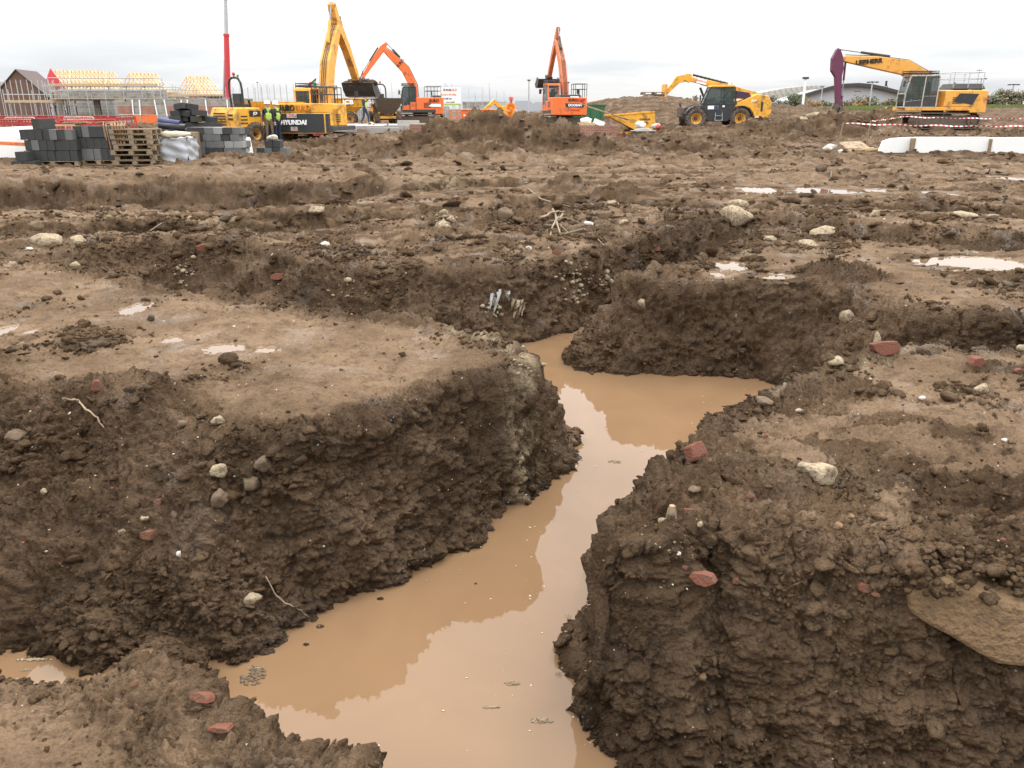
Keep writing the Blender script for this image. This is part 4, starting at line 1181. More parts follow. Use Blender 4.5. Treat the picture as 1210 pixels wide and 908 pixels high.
# long yellow excavator on the right with a purple stick
d4 = dict(ht=.85, Lt=4.3, gauge=2.4, wt=.6, hw=1.42, tail=2.75, front=2.35, deck=2.15, xe=.1, cx0=.55, cx1=2.45, cabtop=2.95, deckbody=True, galvrail=True, purp=True, ramside=-1, panel=M['dark'],
          beacons=[(.75, .5, M['rbeacon'])])
e4 = excavator('excavator', (25.75, 52, gz(25.75, 52)), R(180), 'yellow excavator side on with a purple stick hanging at the end of its level boom',
    M['amber'], M['offwhite'], M['glass'], M['amber'], M['purple'],
    [(.7, 1.7), (1.0, 2.9), (2.0, 3.45), (3.9, 3.75), (5.75, 3.95)], [.3, .5, .42, .34, .16],
    [(6.2, 4.5), (6.2, 4.0), (6.12, 3.35), (6.0, 2.95), (5.8, 1.35)], [.10, .33, .36, .19, .13], (5.7, 1.2), R(-65), 1.1, d4, R(10),
    rail=(-2.15, -.4, -1.0, 1.2, 2.3, 3.15), bmat=M['track'], boomw=.5)
text('lettering', 'LIEBHERR', .34, M['bletter'], e4, (4.35, .16, 3.78), (R(90), R(-5), R(180)), 1.1, .02, .014)
mb = MB(); mb.prism([(-1.9, 1.95), (-.75, 1.98), (-.45, 1.5), (-1.6, 1.35)][::-1], 1.41, 1.435); mb.build('side_grille', M['black'], e4)
mb = MB(); mb.box((-2.55, 1.15, 1.6), (.1, .25, .5), R(-20)); mb.build('tail_lamp', M['red'], e4)
mb = MB(); mb.box((-1.45, .2, 2.38), (1.9, 1.9, .32), taper=.85); mb.build('bonnet_vent', M['dark'], e4, bevel=.04)

# ------------------------------------------------------------------ wheels
def wheel(root, c, r, w, rimm, name='wheel', nl=20):
    """tyre with lugs, and a rim, turning about Y"""
    mb = MB(); x, y, z = c
    s = 1 if y > 0 else -1
    mb.lathe([(r * .52, -w * .42), (r * .8, -w * .5), (r * .95, -w * .42), (r * .97, 0), (r * .95, w * .42), (r * .8, w * .5), (r * .52, w * .42), (r * .52, -w * .42)], 28, 'Y', c)
    for k in range(nl):
        t = 2 * math.pi * k / nl
        for sd in (-1, 1):
            tt = t + (0 if sd < 0 else math.pi / nl)
            p = Vector((x + math.cos(tt) * r * .97, y + sd * w * .24, z + math.sin(tt) * r * .97))
            mb.box(p, (r * .09, w * .5, r * .13), Matrix.Rotation(-tt, 3, 'Y') @ Matrix.Rotation(sd * .5, 3, 'X'))
    ty = mb.build(name, M['rubber'], root)
    mb = MB()
    mb.lathe([(0, -w * .1), (r * .2, -w * .1), (r * .22, w * .1), (r * .42, w * .12), (r * .46, w * .36), (r * .53, w * .4), (r * .53, -w * .4), (0, -w * .4)] if s > 0 else
             [(0, w * .1), (r * .2, w * .1), (r * .22, -w * .1), (r * .42, -w * .12), (r * .46, -w * .36), (r * .53, -w * .4), (r * .53, w * .4), (0, w * .4)], 24, 'Y', c)
    rim = mb.build('rim', rimm, ty)
    mb = MB(); mb.cyl((x, y - w * .1, z), (x, y + s * w * .34, z), r * .15, n=14)
    for k in range(8):
        t = 2 * math.pi * k / 8; mb.cyl((x + math.cos(t) * r * .32, y, z + math.sin(t) * r * .32), (x + math.cos(t) * r * .32, y + s * w * .2, z + math.sin(t) * r * .32), r * .03, n=6)
    mb.build('hub', M['dark'], ty)
    return ty

def dumper(loc, rz, label, bodym, skipm, letters=None, tip=0.0):
    root = empty('site_dumper', loc, rz, label, 'dumper', 'site dumpers')
    for x in (-1.15, 1.05):
        for s in (-1, 1): wheel(root, (x, s * .78, .52), .52, .42, M['amber'])
    mb = MB(); mb.prismz([(-2.1, .6), (-2.1, -.6), (1.3, -.45), (1.3, .45)], .45, .8); mb.cyl((1.05, -.8, .52), (1.05, .8, .52), .1); mb.cyl((-1.15, -.8, .52), (-1.15, .8, .52), .1)
    mb.build('chassis', M['dark'], root, bevel=.02)
    mb = MB(); mb.prism([(-2.2, .72), (-2.25, 1.35), (-2.1, 1.68), (-.65, 1.68), (-.45, 1.3), (-.45, .72)], -.78, .78)
    bd = mb.build('engine_cover', bodym, root, bevel=.06)
    mb = MB()
    for k in range(5): mb = MB(); mb.box((-2.262, .18, .95 + k * .12), (.03, .75, .05)); mb.build('louvre', M['black'], bd)
    mb = MB()
    mb.box((-2.24, -.5, 1.35), (.03, .3, .09)); mb.box((-2.24, -.5, 1.18), (.03, .3, .09))
    mb.build('handle', M['black'], bd)
    for k in range(3): mb = MB(); mb.box((-1.6, .785, 1.0 + k * .15), (.6, .02, .05)); mb.build('louvre', M['black'], bd); mb = MB(); mb.box((-1.7, -.785, 1.0 + k * .15), (.4, .02, .05)); mb.build('louvre', M['black'], bd)
    mb = MB(); mb.box((-1.0, -.79, 1.42), (.7, .02, .26)); pl = mb.build('name_plate', M['black'], bd)
    text('lettering', letters or 'JCB', .17, M['letter'], pl, (-1.0, -.812, 1.42), (R(90), 0, 0), 1.0, .005, .006)
    # roll hoop
    mb = MB(); pts = []
    for (y, z) in [(-.38, 1.6), (-.40, 2.5), (-.37, 2.75), (-.27, 2.92), (-.12, 2.98), (.12, 2.98), (.27, 2.92), (.37, 2.75), (.40, 2.5), (.38, 1.6)]: pts.append((-1.25 - (z - 1.6) * .04, y, z))
    mb.tube(pts, .052, 10); mb.build('roll_hoop', M['black'], root)
    mb = MB(); mb.cyl((-1.3, 0, 3.0), (-1.3, 0, 3.08), .03); mb.lathe([(0, 3.22), (.06, 3.2), (.07, 3.08), (0, 3.08)], 10, c=(-1.3, 0, 0)); mb.build('beacon', M['rbeacon'], root)
    mb = MB(); mb.cyl((-1.3, -.25, 2.95), (-1.3, -.25, 3.02), .02); mb.lathe([(0, 3.12), (.05, 3.1), (.055, 3.02), (0, 3.02)], 10, c=(-1.3, -.25, 0)); mb.build('beacon', M['gbeacon'], root)
    mb = MB(); mb.box((-1.0, 0, 1.78), (.5, .5, .14)); mb.box((-1.22, 0, 2.05), (.12, .48, .5)); mb.build('seat', M['black'], root, bevel=.03)
    mb = MB(); mb.bar((-.4, 0, 1.2), (-.52, 0, 2.0), .08); mb.lathe([(.16, -.015), (.2, -.015), (.2, .015), (.16, .015), (.16, -.015)], 16, c=(-.52, 0, 2.02)); mb.bar((-.7, 0, 2.02), (-.34, 0, 2.02), .03); mb.bar((-.52, -.18, 2.02), (-.52, .18, 2.02), .03)
    mb.build('steering_wheel', M['black'], root)
    # skip: flared open tub
    def ring(z, x0, x1, y): return [(x0, y, z), (x0, -y, z), (x1, -y, z), (x1, y, z)]
    o = ring(.85, .35, 1.35, .5) + ring(1.35, .0, 1.9, .85) + ring(1.95, -.15, 2.55, .98)
    i = ring(.90, .40, 1.30, .46) + ring(1.36, .06, 1.84, .80) + ring(1.95, -.09, 2.50, .93)
    mb = MB(); vs = o + i
    fs = [(0, 3, 2, 1)]
    for a in (0, 4):
        for k in range(4): fs.append((a + k, a + (k + 1) % 4, a + 4 + (k + 1) % 4, a + 4 + k))
    fs.append((12, 13, 14, 15))
    for a in (12, 16):
        for k in range(4): fs.append((a + k, a + 4 + k, a + 4 + (k + 1) % 4, a + (k + 1) % 4))
    for k in range(4): fs.append((8 + k, 8 + (k + 1) % 4, 20 + (k + 1) % 4, 20 + k))
    mb.add(vs, fs)
    mb.bar((-.17, .99, 1.92), (2.56, .99, 1.92), .06); mb.bar((-.17, -.99, 1.92), (2.56, -.99, 1.92), .06)
    for x in (.5, 1.2): mb.bar((x, .87, 1.36), (x + .1, 1.0, 1.9), .05); mb.bar((x, -.87, 1.36), (x + .1, -1.0, 1.9), .05)
    sk = mb.build('skip', skipm, root)
    for s in (-1, 1):
        text('lettering', letters or 'JCB', .42, M['letter'], sk, (1.0, s * .99, 1.66), (R(90) - s * R(-12) if s < 0 else R(78), 0, 0 if s < 0 else R(180)), 1.2, .05, .012)
    mb = MB()
    for s in (-1, 1):
        mb.bar((.9, s * .3, .7), (1.5, s * .3, 1.1), .09); mb.box((1.42, s * .62, .95), (.12, .16, .12))
    mb.box((1.45, 0, .62), (.12, 1.3, .18)); mb.build('tipping_frame', M['amber'], root)
    return root
dp1 = dumper((-12.15, 40.6, -.02), R(62), 'yellow site dumper with a black roll hoop, its slatted engine cover facing the viewer', M['yellow'], M['yellow'])
dp2 = dumper((-13.0, 62.5, gz(-13, 62.5)), R(8), 'yellow lettered site dumper half hidden behind the nearest yellow excavator', M['yellow'], M['yellow'])
dp3 = dumper((-9.6, 63.8, gz(-9.6, 63.8)), R(-72), 'site dumper facing the viewer with a worn grey skip under the pale bucket', M['amber'], M['bucket'])

# ------------------------------------------------------------------ telehandler
def telehandler(loc, rz):
    root = empty('telehandler', loc, rz, 'yellow telescopic handler with a black cab, its raised forks carrying a pallet', 'telehandler')
    for x in (-1.32, 1.32):
        for s in (-1, 1): wheel(root, (x, s * .95, .62), .62, .42, M['amber'], nl=22)
    mb = MB(); mb.prism([(-2.2, .55), (2.0, .55), (2.1, .95), (-2.2, 1.05)], -.62, .62); mb.cyl((1.32, -.9, .62), (1.32, .9, .62), .13); mb.cyl((-1.32, -.9, .62), (-1.32, .9, .62), .13)
    mb.build('chassis', M['dark'], root, bevel=.02)
    # tail: the yellow haunch over the rear wheel
    mb = MB(); mb.prism([(-.75, 1.22), (-.95, 1.45), (-1.3, 1.62), (-2.2, 2.0), (-2.85, 1.92), (-3.1, 1.6), (-3.15, .95), (-2.9, .5), (-2.25, .38), (-2.08, .9), (-1.85, 1.2), (-1.5, 1.33), (-1.1, 1.3)], .45, 1.12)
    mb.prism([(-1.3, 1.62), (-2.2, 2.0), (-2.85, 1.92), (-3.1, 1.6), (-3.15, .95), (-2.9, .5), (-2.25, .45), (-1.3, .9)], -1.12, .44)
    tl = mb.build('tail', M['yellow'], root, bevel=.04)
    mb = MB(); mb.box((-2.55, 1.125, 1.3), (.13, .03, .55)); mb.build('vent', M['black'], tl, bevel=.01)
    mb = MB(); mb.box((-3.13, .75, 1.25), (.06, .35, .3)); mb.build('tail_plate', M['offwhite'], tl)
    text('lettering', 'JCB', .16, M['letter'], tl, (-2.05, 1.13, 1.62), (R(90), 0, R(180)), 1.3, .01, .006)
    # mudguards
    mb = MB()
    for cx in (1.32, -1.32):
        for s in (-1, 1):
            pr = []; q = []
            for k in range(9):
                t = R(20) + R(145) * k / 8; pr.append((cx + math.cos(t) * .74, .62 + math.sin(t) * .74)); q.append((cx + math.cos(t) * .70, .62 + math.sin(t) * .70))
            mb.prism(pr + q[::-1], s * .72, s * 1.17)
    mb.build('mudguard', M['dark'], root)
    # cab on the left, black lower body
    mb = MB(); mb.prism([(.72, .55), (.55, .45), (-.55, .45), (-.7, .62), (-.95, 1.3), (-1.0, 1.5), (.95, 1.5), (.98, 1.15)], .40, 1.14)
    lb = mb.build('cab_base', M['black'], root, bevel=.03)
    mb = MB(); mb.box((-.0, 1.2, .52), (.45, .18, .04)); mb.box((0, 1.18, .78), (.42, .12, .04)); mb.bar((.22, 1.2, .5), (.2, 1.15, .95), .04); mb.bar((-.22, 1.2, .5), (-.2, 1.15, .95), .04); mb.build('step', M['grey'], lb)
    mb = MB(); mb.box((.38, 1.15, 1.25), (.62, .02, .2)); s_ = mb.build('sticker', M['letter'], lb)
    mb = MB(); mb.box((.2, 1.162, 1.25), (.24, .01, .19)); mb.build('purple_patch', M['navy'], s_)
    mb = MB(); mb.box((-.25, 1.15, 1.32), (.14, .02, .1)); mb.build('badge', M['letter'], lb)
    mb = MB(); w = .065
    P = {'a': (.98, 1.45), 'b': (.62, 2.38), 'c': (-.85, 2.40), 'd': (-1.0, 1.45), 'e': (-.28, 1.45), 'f': (-.22, 2.4)}
    for y in (.42, 1.12):
        for p, q in (('a', 'b'), ('b', 'c'), ('c', 'd'), ('a', 'd'), ('e', 'f')): mb.bar((P[p][0], y, P[p][1]), (P[q][0], y, P[q][1]), w)
    for p in 'abcd': mb.bar((P[p][0], .42, P[p][1]), (P[p][0], 1.12, P[p][1]), w)
    cb = mb.build('cab', M['black'], root)
    mb = MB(); mb.prism([(.66, 2.38), (.55, 2.5), (-.8, 2.52), (-.92, 2.4)], .38, 1.16); mb.build('roof', M['yellow'], cb, bevel=.03)
    mb = MB()
    for y in (.425, 1.115): mb.prism([P['a'], P['b'], P['c'], P['d']], y, y + .008)
    mb.add([(.98, .45, 1.45), (.98, 1.1, 1.45), (.62, 1.1, 2.38), (.62, .45, 2.38)], [(0, 1, 2, 3)]); mb.add([(-1.0, .45, 1.45), (-1.0, 1.1, 1.45), (-.85, 1.1, 2.38), (-.85, .45, 2.38)], [(0, 1, 2, 3)])
    mb.build('window', M['glass'], cb)
    mb = MB(); mb.box((-.6, .77, 1.5), (.45, .45, .14)); mb.box((-.8, .77, 1.85), (.12, .45, .65)); mb.build('seat', M['black'], cb, bevel=.03)
    mb = MB(); mb.bar((.5, .77, 1.3), (.25, .77, 1.78), .07); mb.lathe([(.17, 1.775), (.2, 1.79), (.17, 1.805), (.15, 1.79), (.17, 1.775)], 16, c=(.22, .77, 0)); mb.build('steering_wheel', M['black'], cb)
    mb = MB(); mb.box((-.35, .8, 2.56), (.2, .12, .08)); mb.cyl((-.72, .8, 2.5), (-.72, .8, 2.66), .03); mb.build('beacon', M['obeacon'], cb)
    mirror(cb, (.85, 1.12, 1.7), (1.2, 1.25, 1.78))
    # engine cover on the right
    mb = MB(); mb.prism([(-1.2, 1.0), (-1.2, 1.55), (.7, 1.45), (.85, 1.0)], -1.1, -.35); mb.build('engine_cover', M['black'], root, bevel=.04)
    mb = MB(); mb.prism([(-.95, 1.75), (-1.0, 2.2), (-1.75, 2.1), (-2.0, 1.75)], .4, 1.0); mb.build('side_panel', M['plum'], root, bevel=.02)
    # boom
    mb = MB(); limb(mb, [(-2.55, 1.9), (-1.0, 2.3), (.9, 2.72)], [.2, .19, .17], -.22, .14)
    bo = mb.build('boom', M['yellow'], root, bevel=.02)
    mb = MB(); limb(mb, [(.5, 2.62), (1.75, 2.9)], [.13, .13], -.17, .09); limb(mb, [(1.6, 2.9), (1.95, 3.0)], [.24, .2], -.2, .12); mb.build('inner_boom', M['yellow'], bo, bevel=.015)
    mb = MB(); mb.box((.95, .16, 2.73), (.6, .02, .26), Matrix.Rotation(R(-12.5), 3, 'Y')); st = mb.build('sticker', M['letter'], bo)
    text('lettering', 'EUROBUILD', .11, M['rletter'], st, (.95, .175, 2.75), (R(90), R(12.5), R(180)), 1, .004, .002)
    mb = MB(); mb.cyl((1.45, -.04, 3.12), (-.7, -.04, 2.62), .065, n=10); 
    for k in range(9):
        t = k / 9; p = Vector((1.45, -.04, 3.12)).lerp(Vector((-.7, -.04, 2.62)), t); mb.cyl(p, p + Vector((-.05, 0, -.012)), .085, n=10)
    mb.build('hose', M['black'], bo)
    mb = MB(); limb(mb, [(1.8, 2.95), (2.35, 2.85), (2.6, 2.55), (3.05, 2.05)], [.2, .22, .15, .1], -.14, .06); mb.build('boom_head', M['yellow'], bo, bevel=.02)
    mb = MB(); mb.box((3.15, -.04, 2.2), (.1, 1.2, .75)); mb.box((3.08, -.04, 2.45), (.2, .3, .3)); cg = mb.build('carriage', M['amber'], root, bevel=.01)
    for s in (-1, 1):
        mb = MB(); mb.box((3.16, -.04 + s * .38, 2.15), (.05, .12, .5)); mb.prism([(3.15, 1.93), (4.35, 1.95), (4.35, 1.97), (3.15, 1.99)], -.04 + s * .38 - .06, -.04 + s * .38 + .06); mb.build('fork', M['dark'], cg)
    mb = MB(); mb.bar((2.05, -.04, 1.15), (2.15, -.04, 1.5), .1); mb.cyl((.4, -.35, 1.35), (.9, -.35, 2.4), .07); mb.build('lift_ram', M['dark'], root)
    mb = MB(); mb.prism([(1.95, .65), (2.2, .7), (2.2, 1.25), (1.95, 1.2)], -.6, .6); mb.build('front_frame', M['track'], root, bevel=.02)
    return root
TX, TY = 12.4, 52.0
th = telehandler((TX, TY, gz(TX, TY)), R(180))

# ------------------------------------------------------------------ people
def person(loc, rz, label, joints, mats, vestm, hatc=True, skip_hands=False):
    """one skinned body; joints: dict of positions in metres, +X is the way the person faces"""
    J = {k: Vector(v) for k, v in joints.items()}
    chain = [('pelvis', 'belly'), ('belly', 'chest'), ('chest', 'neck'), ('neck', 'head'), ('head', 'crown'), ('head', 'nose')]
    for s in 'lr':
        chain += [('chest', 'sho' + s), ('sho' + s, 'elb' + s), ('elb' + s, 'wri' + s), ('wri' + s, 'palm' + s),
                  ('pelvis', 'hip' + s), ('hip' + s, 'kne' + s), ('kne' + s, 'ank' + s), ('ank' + s, 'toe' + s)]
    rad = dict(pelvis=.15, belly=.135, chest=.16, neck=.06, head=.098, crown=.085, nose=.016, sho=.075, elb=.05, wri=.034, palm=.036, hip=.095, kne=.062, ank=.045, toe=.04)
    names = list(J.keys())
    me = bpy.data.meshes.new('person')
    me.from_pydata([tuple(J[n]) for n in names], [(names.index(a), names.index(b)) for a, b in chain], [])
    o = bpy.data.objects.new('person', me); COL.objects.link(o)
    sk = o.modifiers.new('skin', 'SKIN')
    for i, n in enumerate(names):
        r = rad.get(n, rad.get(n[:-1], .05))
        v = me.skin_vertices[0].data[i]; v.radius = (r, r * (.82 if n in ('chest', 'belly') else 1)); v.use_root = (n == 'pelvis')
    ss = o.modifiers.new('sub', 'SUBSURF'); ss.levels = 2; ss.render_levels = 2
    dg = bpy.context.evaluated_depsgraph_get()
    m2 = bpy.data.meshes.new_from_object(o.evaluated_get(dg))
    bpy.data.objects.remove(o)
    # nearest bone picks the garment
    m2.materials.clear()
    for m in mats: m2.materials.append(m)          # skin, jacket, trousers, boots
    segs = [(J[a], J[b], a, b) for a, b in chain]
    def part(p):
        best = None
        for a, b, na, nb in segs:
            d = b - a; t = max(0, min(1, (p - a).dot(d) / max(1e-9, d.length_squared))); q = (p - a - d * t).length
            if best is None or q < best[0]: best = (q, na, nb)
        return best[1], best[2]
    tors = []
    for f in m2.polygons:
        a, b = part(f.center)
        k = 1
        if a in ('neck', 'head') or b in ('head', 'crown', 'nose'): k = 0
        elif a.startswith('wri'): k = 0
        elif a.startswith('hip') or a.startswith('kne') or b.startswith('hip'): k = 2
        elif a.startswith('ank'): k = 3
        elif a == 'pelvis' and f.center.z < J['pelvis'].z: k = 2
        f.material_index = k; f.use_smooth = True
        if (a in ('pelvis', 'belly', 'chest') and b in ('belly', 'chest', 'neck')) and k == 1: tors.append(f.index)
    ob = bpy.data.objects.new('person', m2); COL.objects.link(ob)
    ob.location = loc; ob.rotation_euler = (0, 0, rz); tag(ob, label, 'person')
    # vest: shell lifted off the torso
    mb = MB(); mp = {}
    for fi in tors:
        f = m2.polygons[fi]; ids = []
        for vi in f.vertices:
            if vi not in mp:
                v = m2.vertices[vi]; mp[vi] = len(mb.v); mb.v.append(tuple(v.co + v.normal * .014))
            ids.append(mp[vi])
        mb.f.append(tuple(ids)); mb.s.append(True); mb.m.append(0)
    if vestm is not None and mb.f:
        ve = mb.build('hi_vis_vest', vestm, ob)
        sd = ve.modifiers.new('thickness', 'SOLIDIFY'); sd.thickness = .008
    h = J['head']; c = J['crown']; up = (c - h).normalized()
    rot = up.to_track_quat('Z', 'Y').to_matrix().to_4x4()
    if hatc:
        mb = MB(); mb.M = Matrix.Translation(h + up * .065) @ rot
        mb.lathe([(.155, -.012), (.128, .0), (.126, .05), (.108, .095), (.07, .128), (.0, .14)], 18)
        mb.box((.12, 0, -.004), (.12, .17, .012)); mb.lathe([(.155, -.012), (.0, -.013)], 18)
        mb.build('hard_hat', M['white'] if hatc is True else hatc, ob)
    # eyes, ears
    f = (J['nose'] - h); f = (f - up * f.dot(up)).normalized(); sd = up.cross(f)
    mb = MB()
    for s in (-1, 1): mb.rock(h + f * .086 + sd * s * .034 + up * .03, (.012, .012, .009), n=1, rough=0)
    mb.rock(h + f * .090 - up * .045, (.012, .026, .006), n=1, rough=0)
    mb.build('eyes_and_mouth', M['hair'], ob)
    mb = MB()
    for s in (-1, 1): mb.rock(h + sd * s * .098 + up * .02, (.02, .012, .032), n=1, rough=0)
    mb.build('ear', M['skin'], ob)
    # fingers: each its own short bent chain rooted in the palm
    for sd_ in 'lr':
        p, w = J['palm' + sd_], J['wri' + sd_]
        d = (p - w).normalized(); side = d.cross(Vector((0, 0, 1)))
        side = side.normalized() if side.length > .1 else Vector((1, 0, 0)); pn = side.cross(d)
        mb = MB()
        for k, ln in enumerate((.062, .076, .082, .072)):
            a = p + side * (k - 1.5) * .021; b = a + d * ln * .6; e = b + (d * .6 + pn * .5) * ln * .6
            mb.cyl(a, b, .0095, .009, 8); mb.cyl(b, e, .009, .006, 8)
        a = w + d * .03 + side * .03; b = a + (side * .8 + d * .6) * .035; e = b + d * .03; mb.cyl(a, b, .012, .010, 8); mb.cyl(b, e, .010, .007, 8)
        mb.build('fingers', M['skin'], ob)
    return ob
STAND = dict(pelvis=(0, 0, .95), belly=(.0, 0, 1.12), chest=(.0, 0, 1.34), neck=(.01, 0, 1.52), head=(.03, 0, 1.64), crown=(.02, 0, 1.73), nose=(.125, 0, 1.645),
             shol=(0, .19, 1.42), elbl=(-.03, .25, 1.13), wril=(.06, .26, .90), palml=(.08, .26, .83), shor=(0, -.19, 1.42), elbr=(-.03, -.25, 1.13), wrir=(.06, -.26, .90), palmr=(.08, -.26, .83),
             hipl=(0, .10, .90), knel=(.03, .12, .50), ankl=(0, .13, .09), toel=(.15, .14, .04), hipr=(0, -.10, .90), kner=(.03, -.12, .50), ankr=(0, -.13, .09), toer=(.15, -.14, .04))
WALK = dict(STAND, knel=(.16, .11, .52), ankl=(.2, .11, .10), toel=(.35, .12, .05), kner=(-.02, -.11, .49), ankr=(-.24, -.11, .14), toer=(-.12, -.11, .05), elbl=(-.10, .25, 1.14), wril=(.04, .27, .95), palml=(.09, .27, .89), elbr=(.02, -.25, 1.13), wrir=(.2, -.24, 1.0), palmr=(.26, -.23, .97))
BENT = dict(STAND, belly=(.05, 0, 1.10), chest=(.14, 0, 1.30), neck=(.2, 0, 1.46), head=(.25, 0, 1.57), crown=(.25, 0, 1.66), nose=(.35, 0, 1.56), shol=(.16, .19, 1.38), shor=(.16, -.19, 1.38), elbl=(.2, .25, 1.12), elbr=(.2, -.25, 1.12), wril=(.4, .2, 1.05), wrir=(.4, -.2, 1.05), palml=(.47, .17, 1.05), palmr=(.47, -.17, 1.05))
SIT = dict(pelvis=(0, 0, .55), belly=(.02, 0, .70), chest=(.06, 0, .92), neck=(.09, 0, 1.10), head=(.12, 0, 1.22), crown=(.11, 0, 1.31), nose=(.22, 0, 1.22),
           shol=(.06, .19, 1.0), elbl=(.16, .24, .76), wril=(.40, .2, .80), palml=(.47, .18, .82), shor=(.06, -.19, 1.0), elbr=(.16, -.24, .76), wrir=(.40, -.2, .80), palmr=(.47, -.18, .82),
           hipl=(.02, .10, .54), knel=(.45, .13, .60), ankl=(.55, .14, .18), toel=(.70, .15, .14), hipr=(.02, -.10, .54), kner=(.45, -.13, .60), ankr=(.55, -.14, .18), toer=(.70, -.15, .14))
def on(x, y, dz=0): return (x, y, gz(x, y) + dz)
px, py = (316.5 - 605) / 1003 * 38.9, 38.9
person(on(px, py, .02), R(-60), 'person in white hard hat, open yellow vest and muddy trousers by the hoop dumper', STAND, [M['skin'], M['cloth'], M['tan'], M['boots']], M['vest'])
px, py = (326.5 - 605) / 1003 * 39.3, 39.3
person(on(px, py, .02), R(150), 'person in yellow vest with back to the viewer, half behind the colleague in muddy trousers', STAND, [M['skin'], M['cloth'], M['jean'], M['boots']], M['vest'])
px, py = (431 - 605) / 1003 * 53, 53
person(on(px, py, .3), R(-15), 'person in dark jacket and yellow vest walking past the grey skip dumper', WALK, [M['skin'], M['cloth'], M['jean'], M['boots']], M['vest'])
px, py = (602 - 605) / 1003 * 44, 44
person(on(px, py, .28), R(-70), 'person in full orange high visibility clothes behind the big spoil heap', BENT, [M['skin'], M['ovest'], M['ovest'], M['boots']], M['ovest'], hatc=M['red'])
ez = gz(25.75, 52)
person((25.75 - 1.15, 52 - .92, ez + .93), R(180), 'driver in dark top and yellow vest seated in the cab of the purple stick excavator', SIT, [M['skin'], M['cloth'], M['cloth'], M['boots']], M['vest'], hatc=M['sand'])
tz = gz(TX, TY)
person((TX + .58, TY - .77, tz + 1.02), R(180), 'driver in green vest seated in the black telehandler cab', SIT, [M['skin'], M['greenbag'], M['cloth'], M['boots']], M['greenbag'], hatc=None)
# ------------------------------------------------------------------ block stacks, pallets, packs on the left
def P2(u, D): return (u - 605) / 1003 * D
def pallet_obj(loc, rz, label=None, group=None, L=1.2, W=1.0):
    root = empty('pallet', loc, rz, label, 'pallet', group)
    mb = MB()
    for k in range(7): mb.box((0, -W / 2 + .05 + (W - .1) * k / 6, .133), (L, .095, .02))
    mb.build('deck', M['oldwood'], root)
    mb = MB()
    for k in (-1, 0, 1): mb.box((0, k * (W / 2 - .05), .012), (L, .095, .02))
    mb.build('base_board', M['oldwood'], root)
    mb = MB()
    for a in (-1, 0, 1):
        for k in (-1, 0, 1): mb.box((a * (L / 2 - .07), k * (W / 2 - .05), .065), (.14, .1, .085))
        mb.box((a * (L / 2 - .07), 0, .115), (.1, W, .018))
    mb.build('bearer', M['oldwood'], root)
    return root
def block_stack(cx, cy, nx, nz, ny, bw, bh, bd, label, group, tone, extra=(), rz=0, miss=0.0, seed=1, zoff=0.0, pal=None):
    rr = random.Random(seed)
    z0 = gz(cx, cy) + zoff
    if pal:
        pallet_obj((cx, cy, z0), rz, pal, 'pallets', L=nx * bw, W=ny * bd); z0 += .145
    protos = []
    for m in tone:
        mb = MB(); mb.box((0, 0, bh / 2), (bw - .008, bd - .01, bh - .008)); protos.append(mb)
    meshes = []
    for mb, m in zip(protos, tone):
        o = mb.build('concrete_block', m, bevel=.006); meshes.append(o)
    used = set()
    cr, sr = math.cos(rz), math.sin(rz)
    cells = [(i, j, k) for k in range(nz) for j in range(ny) for i in range(nx)] + list(extra)
    for (i, j, k) in cells:
        if k == nz - 1 and rr.random() < miss and j == 0: continue
        m = rr.randrange(len(tone)) if rr.random() < .8 else 0
        src = meshes[m]
        o = src if m not in used else src.copy()
        if m in used: COL.objects.link(o)
        used.add(m)
        lx = (i - (nx - 1) / 2) * bw + rr.uniform(-.012, .012) + (.05 * math.sin(k * 2.3)); ly = (j - (ny - 1) / 2) * bd + rr.uniform(-.02, .02)
        o.location = (cx + lx * cr - ly * sr, cy + lx * sr + ly * cr, z0 + k * bh)
        o.rotation_euler = (0, 0, rz + rr.uniform(-.03, .03))
        tag(o, label, 'concrete block', group)
    for m, o in enumerate(meshes):
        if m not in used: bpy.data.objects.remove(o)
D0 = 24.8
block_stack(P2(51, D0), D0 + .45, 7, 3, 2, .225, .30, .44, 'dark concrete block in the wide stack just right of the white sheets', 'blocks in the wide dark stack', [M['block'], M['block'], M['block'], M['block_grey']], extra=[(1.6, 0, 3), (1.6, 1, 3)], seed=2, pal='low pallet carrying the wide dark block stack')
block_stack(P2(106, D0), D0 + .6, 5, 3, 2, .235, .32, .44, 'dark concrete block in the stack beneath the brown matting', 'blocks in the stack under brown matting', [M['block'], M['block'], M['block_grey']], rz=R(-8), seed=3, pal='low pallet under the blocks with brown matting')
block_stack(P2(246, 27.2), 27.8, 6, 4, 2, .30, .215, .44, 'grey concrete block in the stack right of the plastic wrapped pack', 'blocks in the grey stack', [M['block_grey'], M['block'], M['block_pale'], M['block_grey']], seed=5, pal='low pallet carrying the grey block stack')
block_stack(P2(313, 28), 28.6, 4, 1, 1, .26, .24, .4, 'dark concrete block in the short row beneath a pale lump', 'blocks in the short row', [M['block'], M['block_grey']], seed=6, zoff=.12, extra=[(1, 0, 1), (2, 0, 1)])
mb = MB(); mb.rock((0, 0, 0), (.2, .16, .12), 4, 2, .6); o = mb.build('cement_lump', M['offwhite'], loc=(P2(313, 28) + .02, 28.5, gz(P2(313, 28), 28.6) + .68)); tag(o, 'pale cement lump sitting on the short row of blocks', 'cement lump')
block_stack(P2(8, 24), 24.5, 2, 1, 1, .34, .26, .4, 'dark concrete block lying at the left edge beneath an orange plank', 'blocks at the left edge', [M['block']], seed=8, extra=[(.3, 0, 1)])
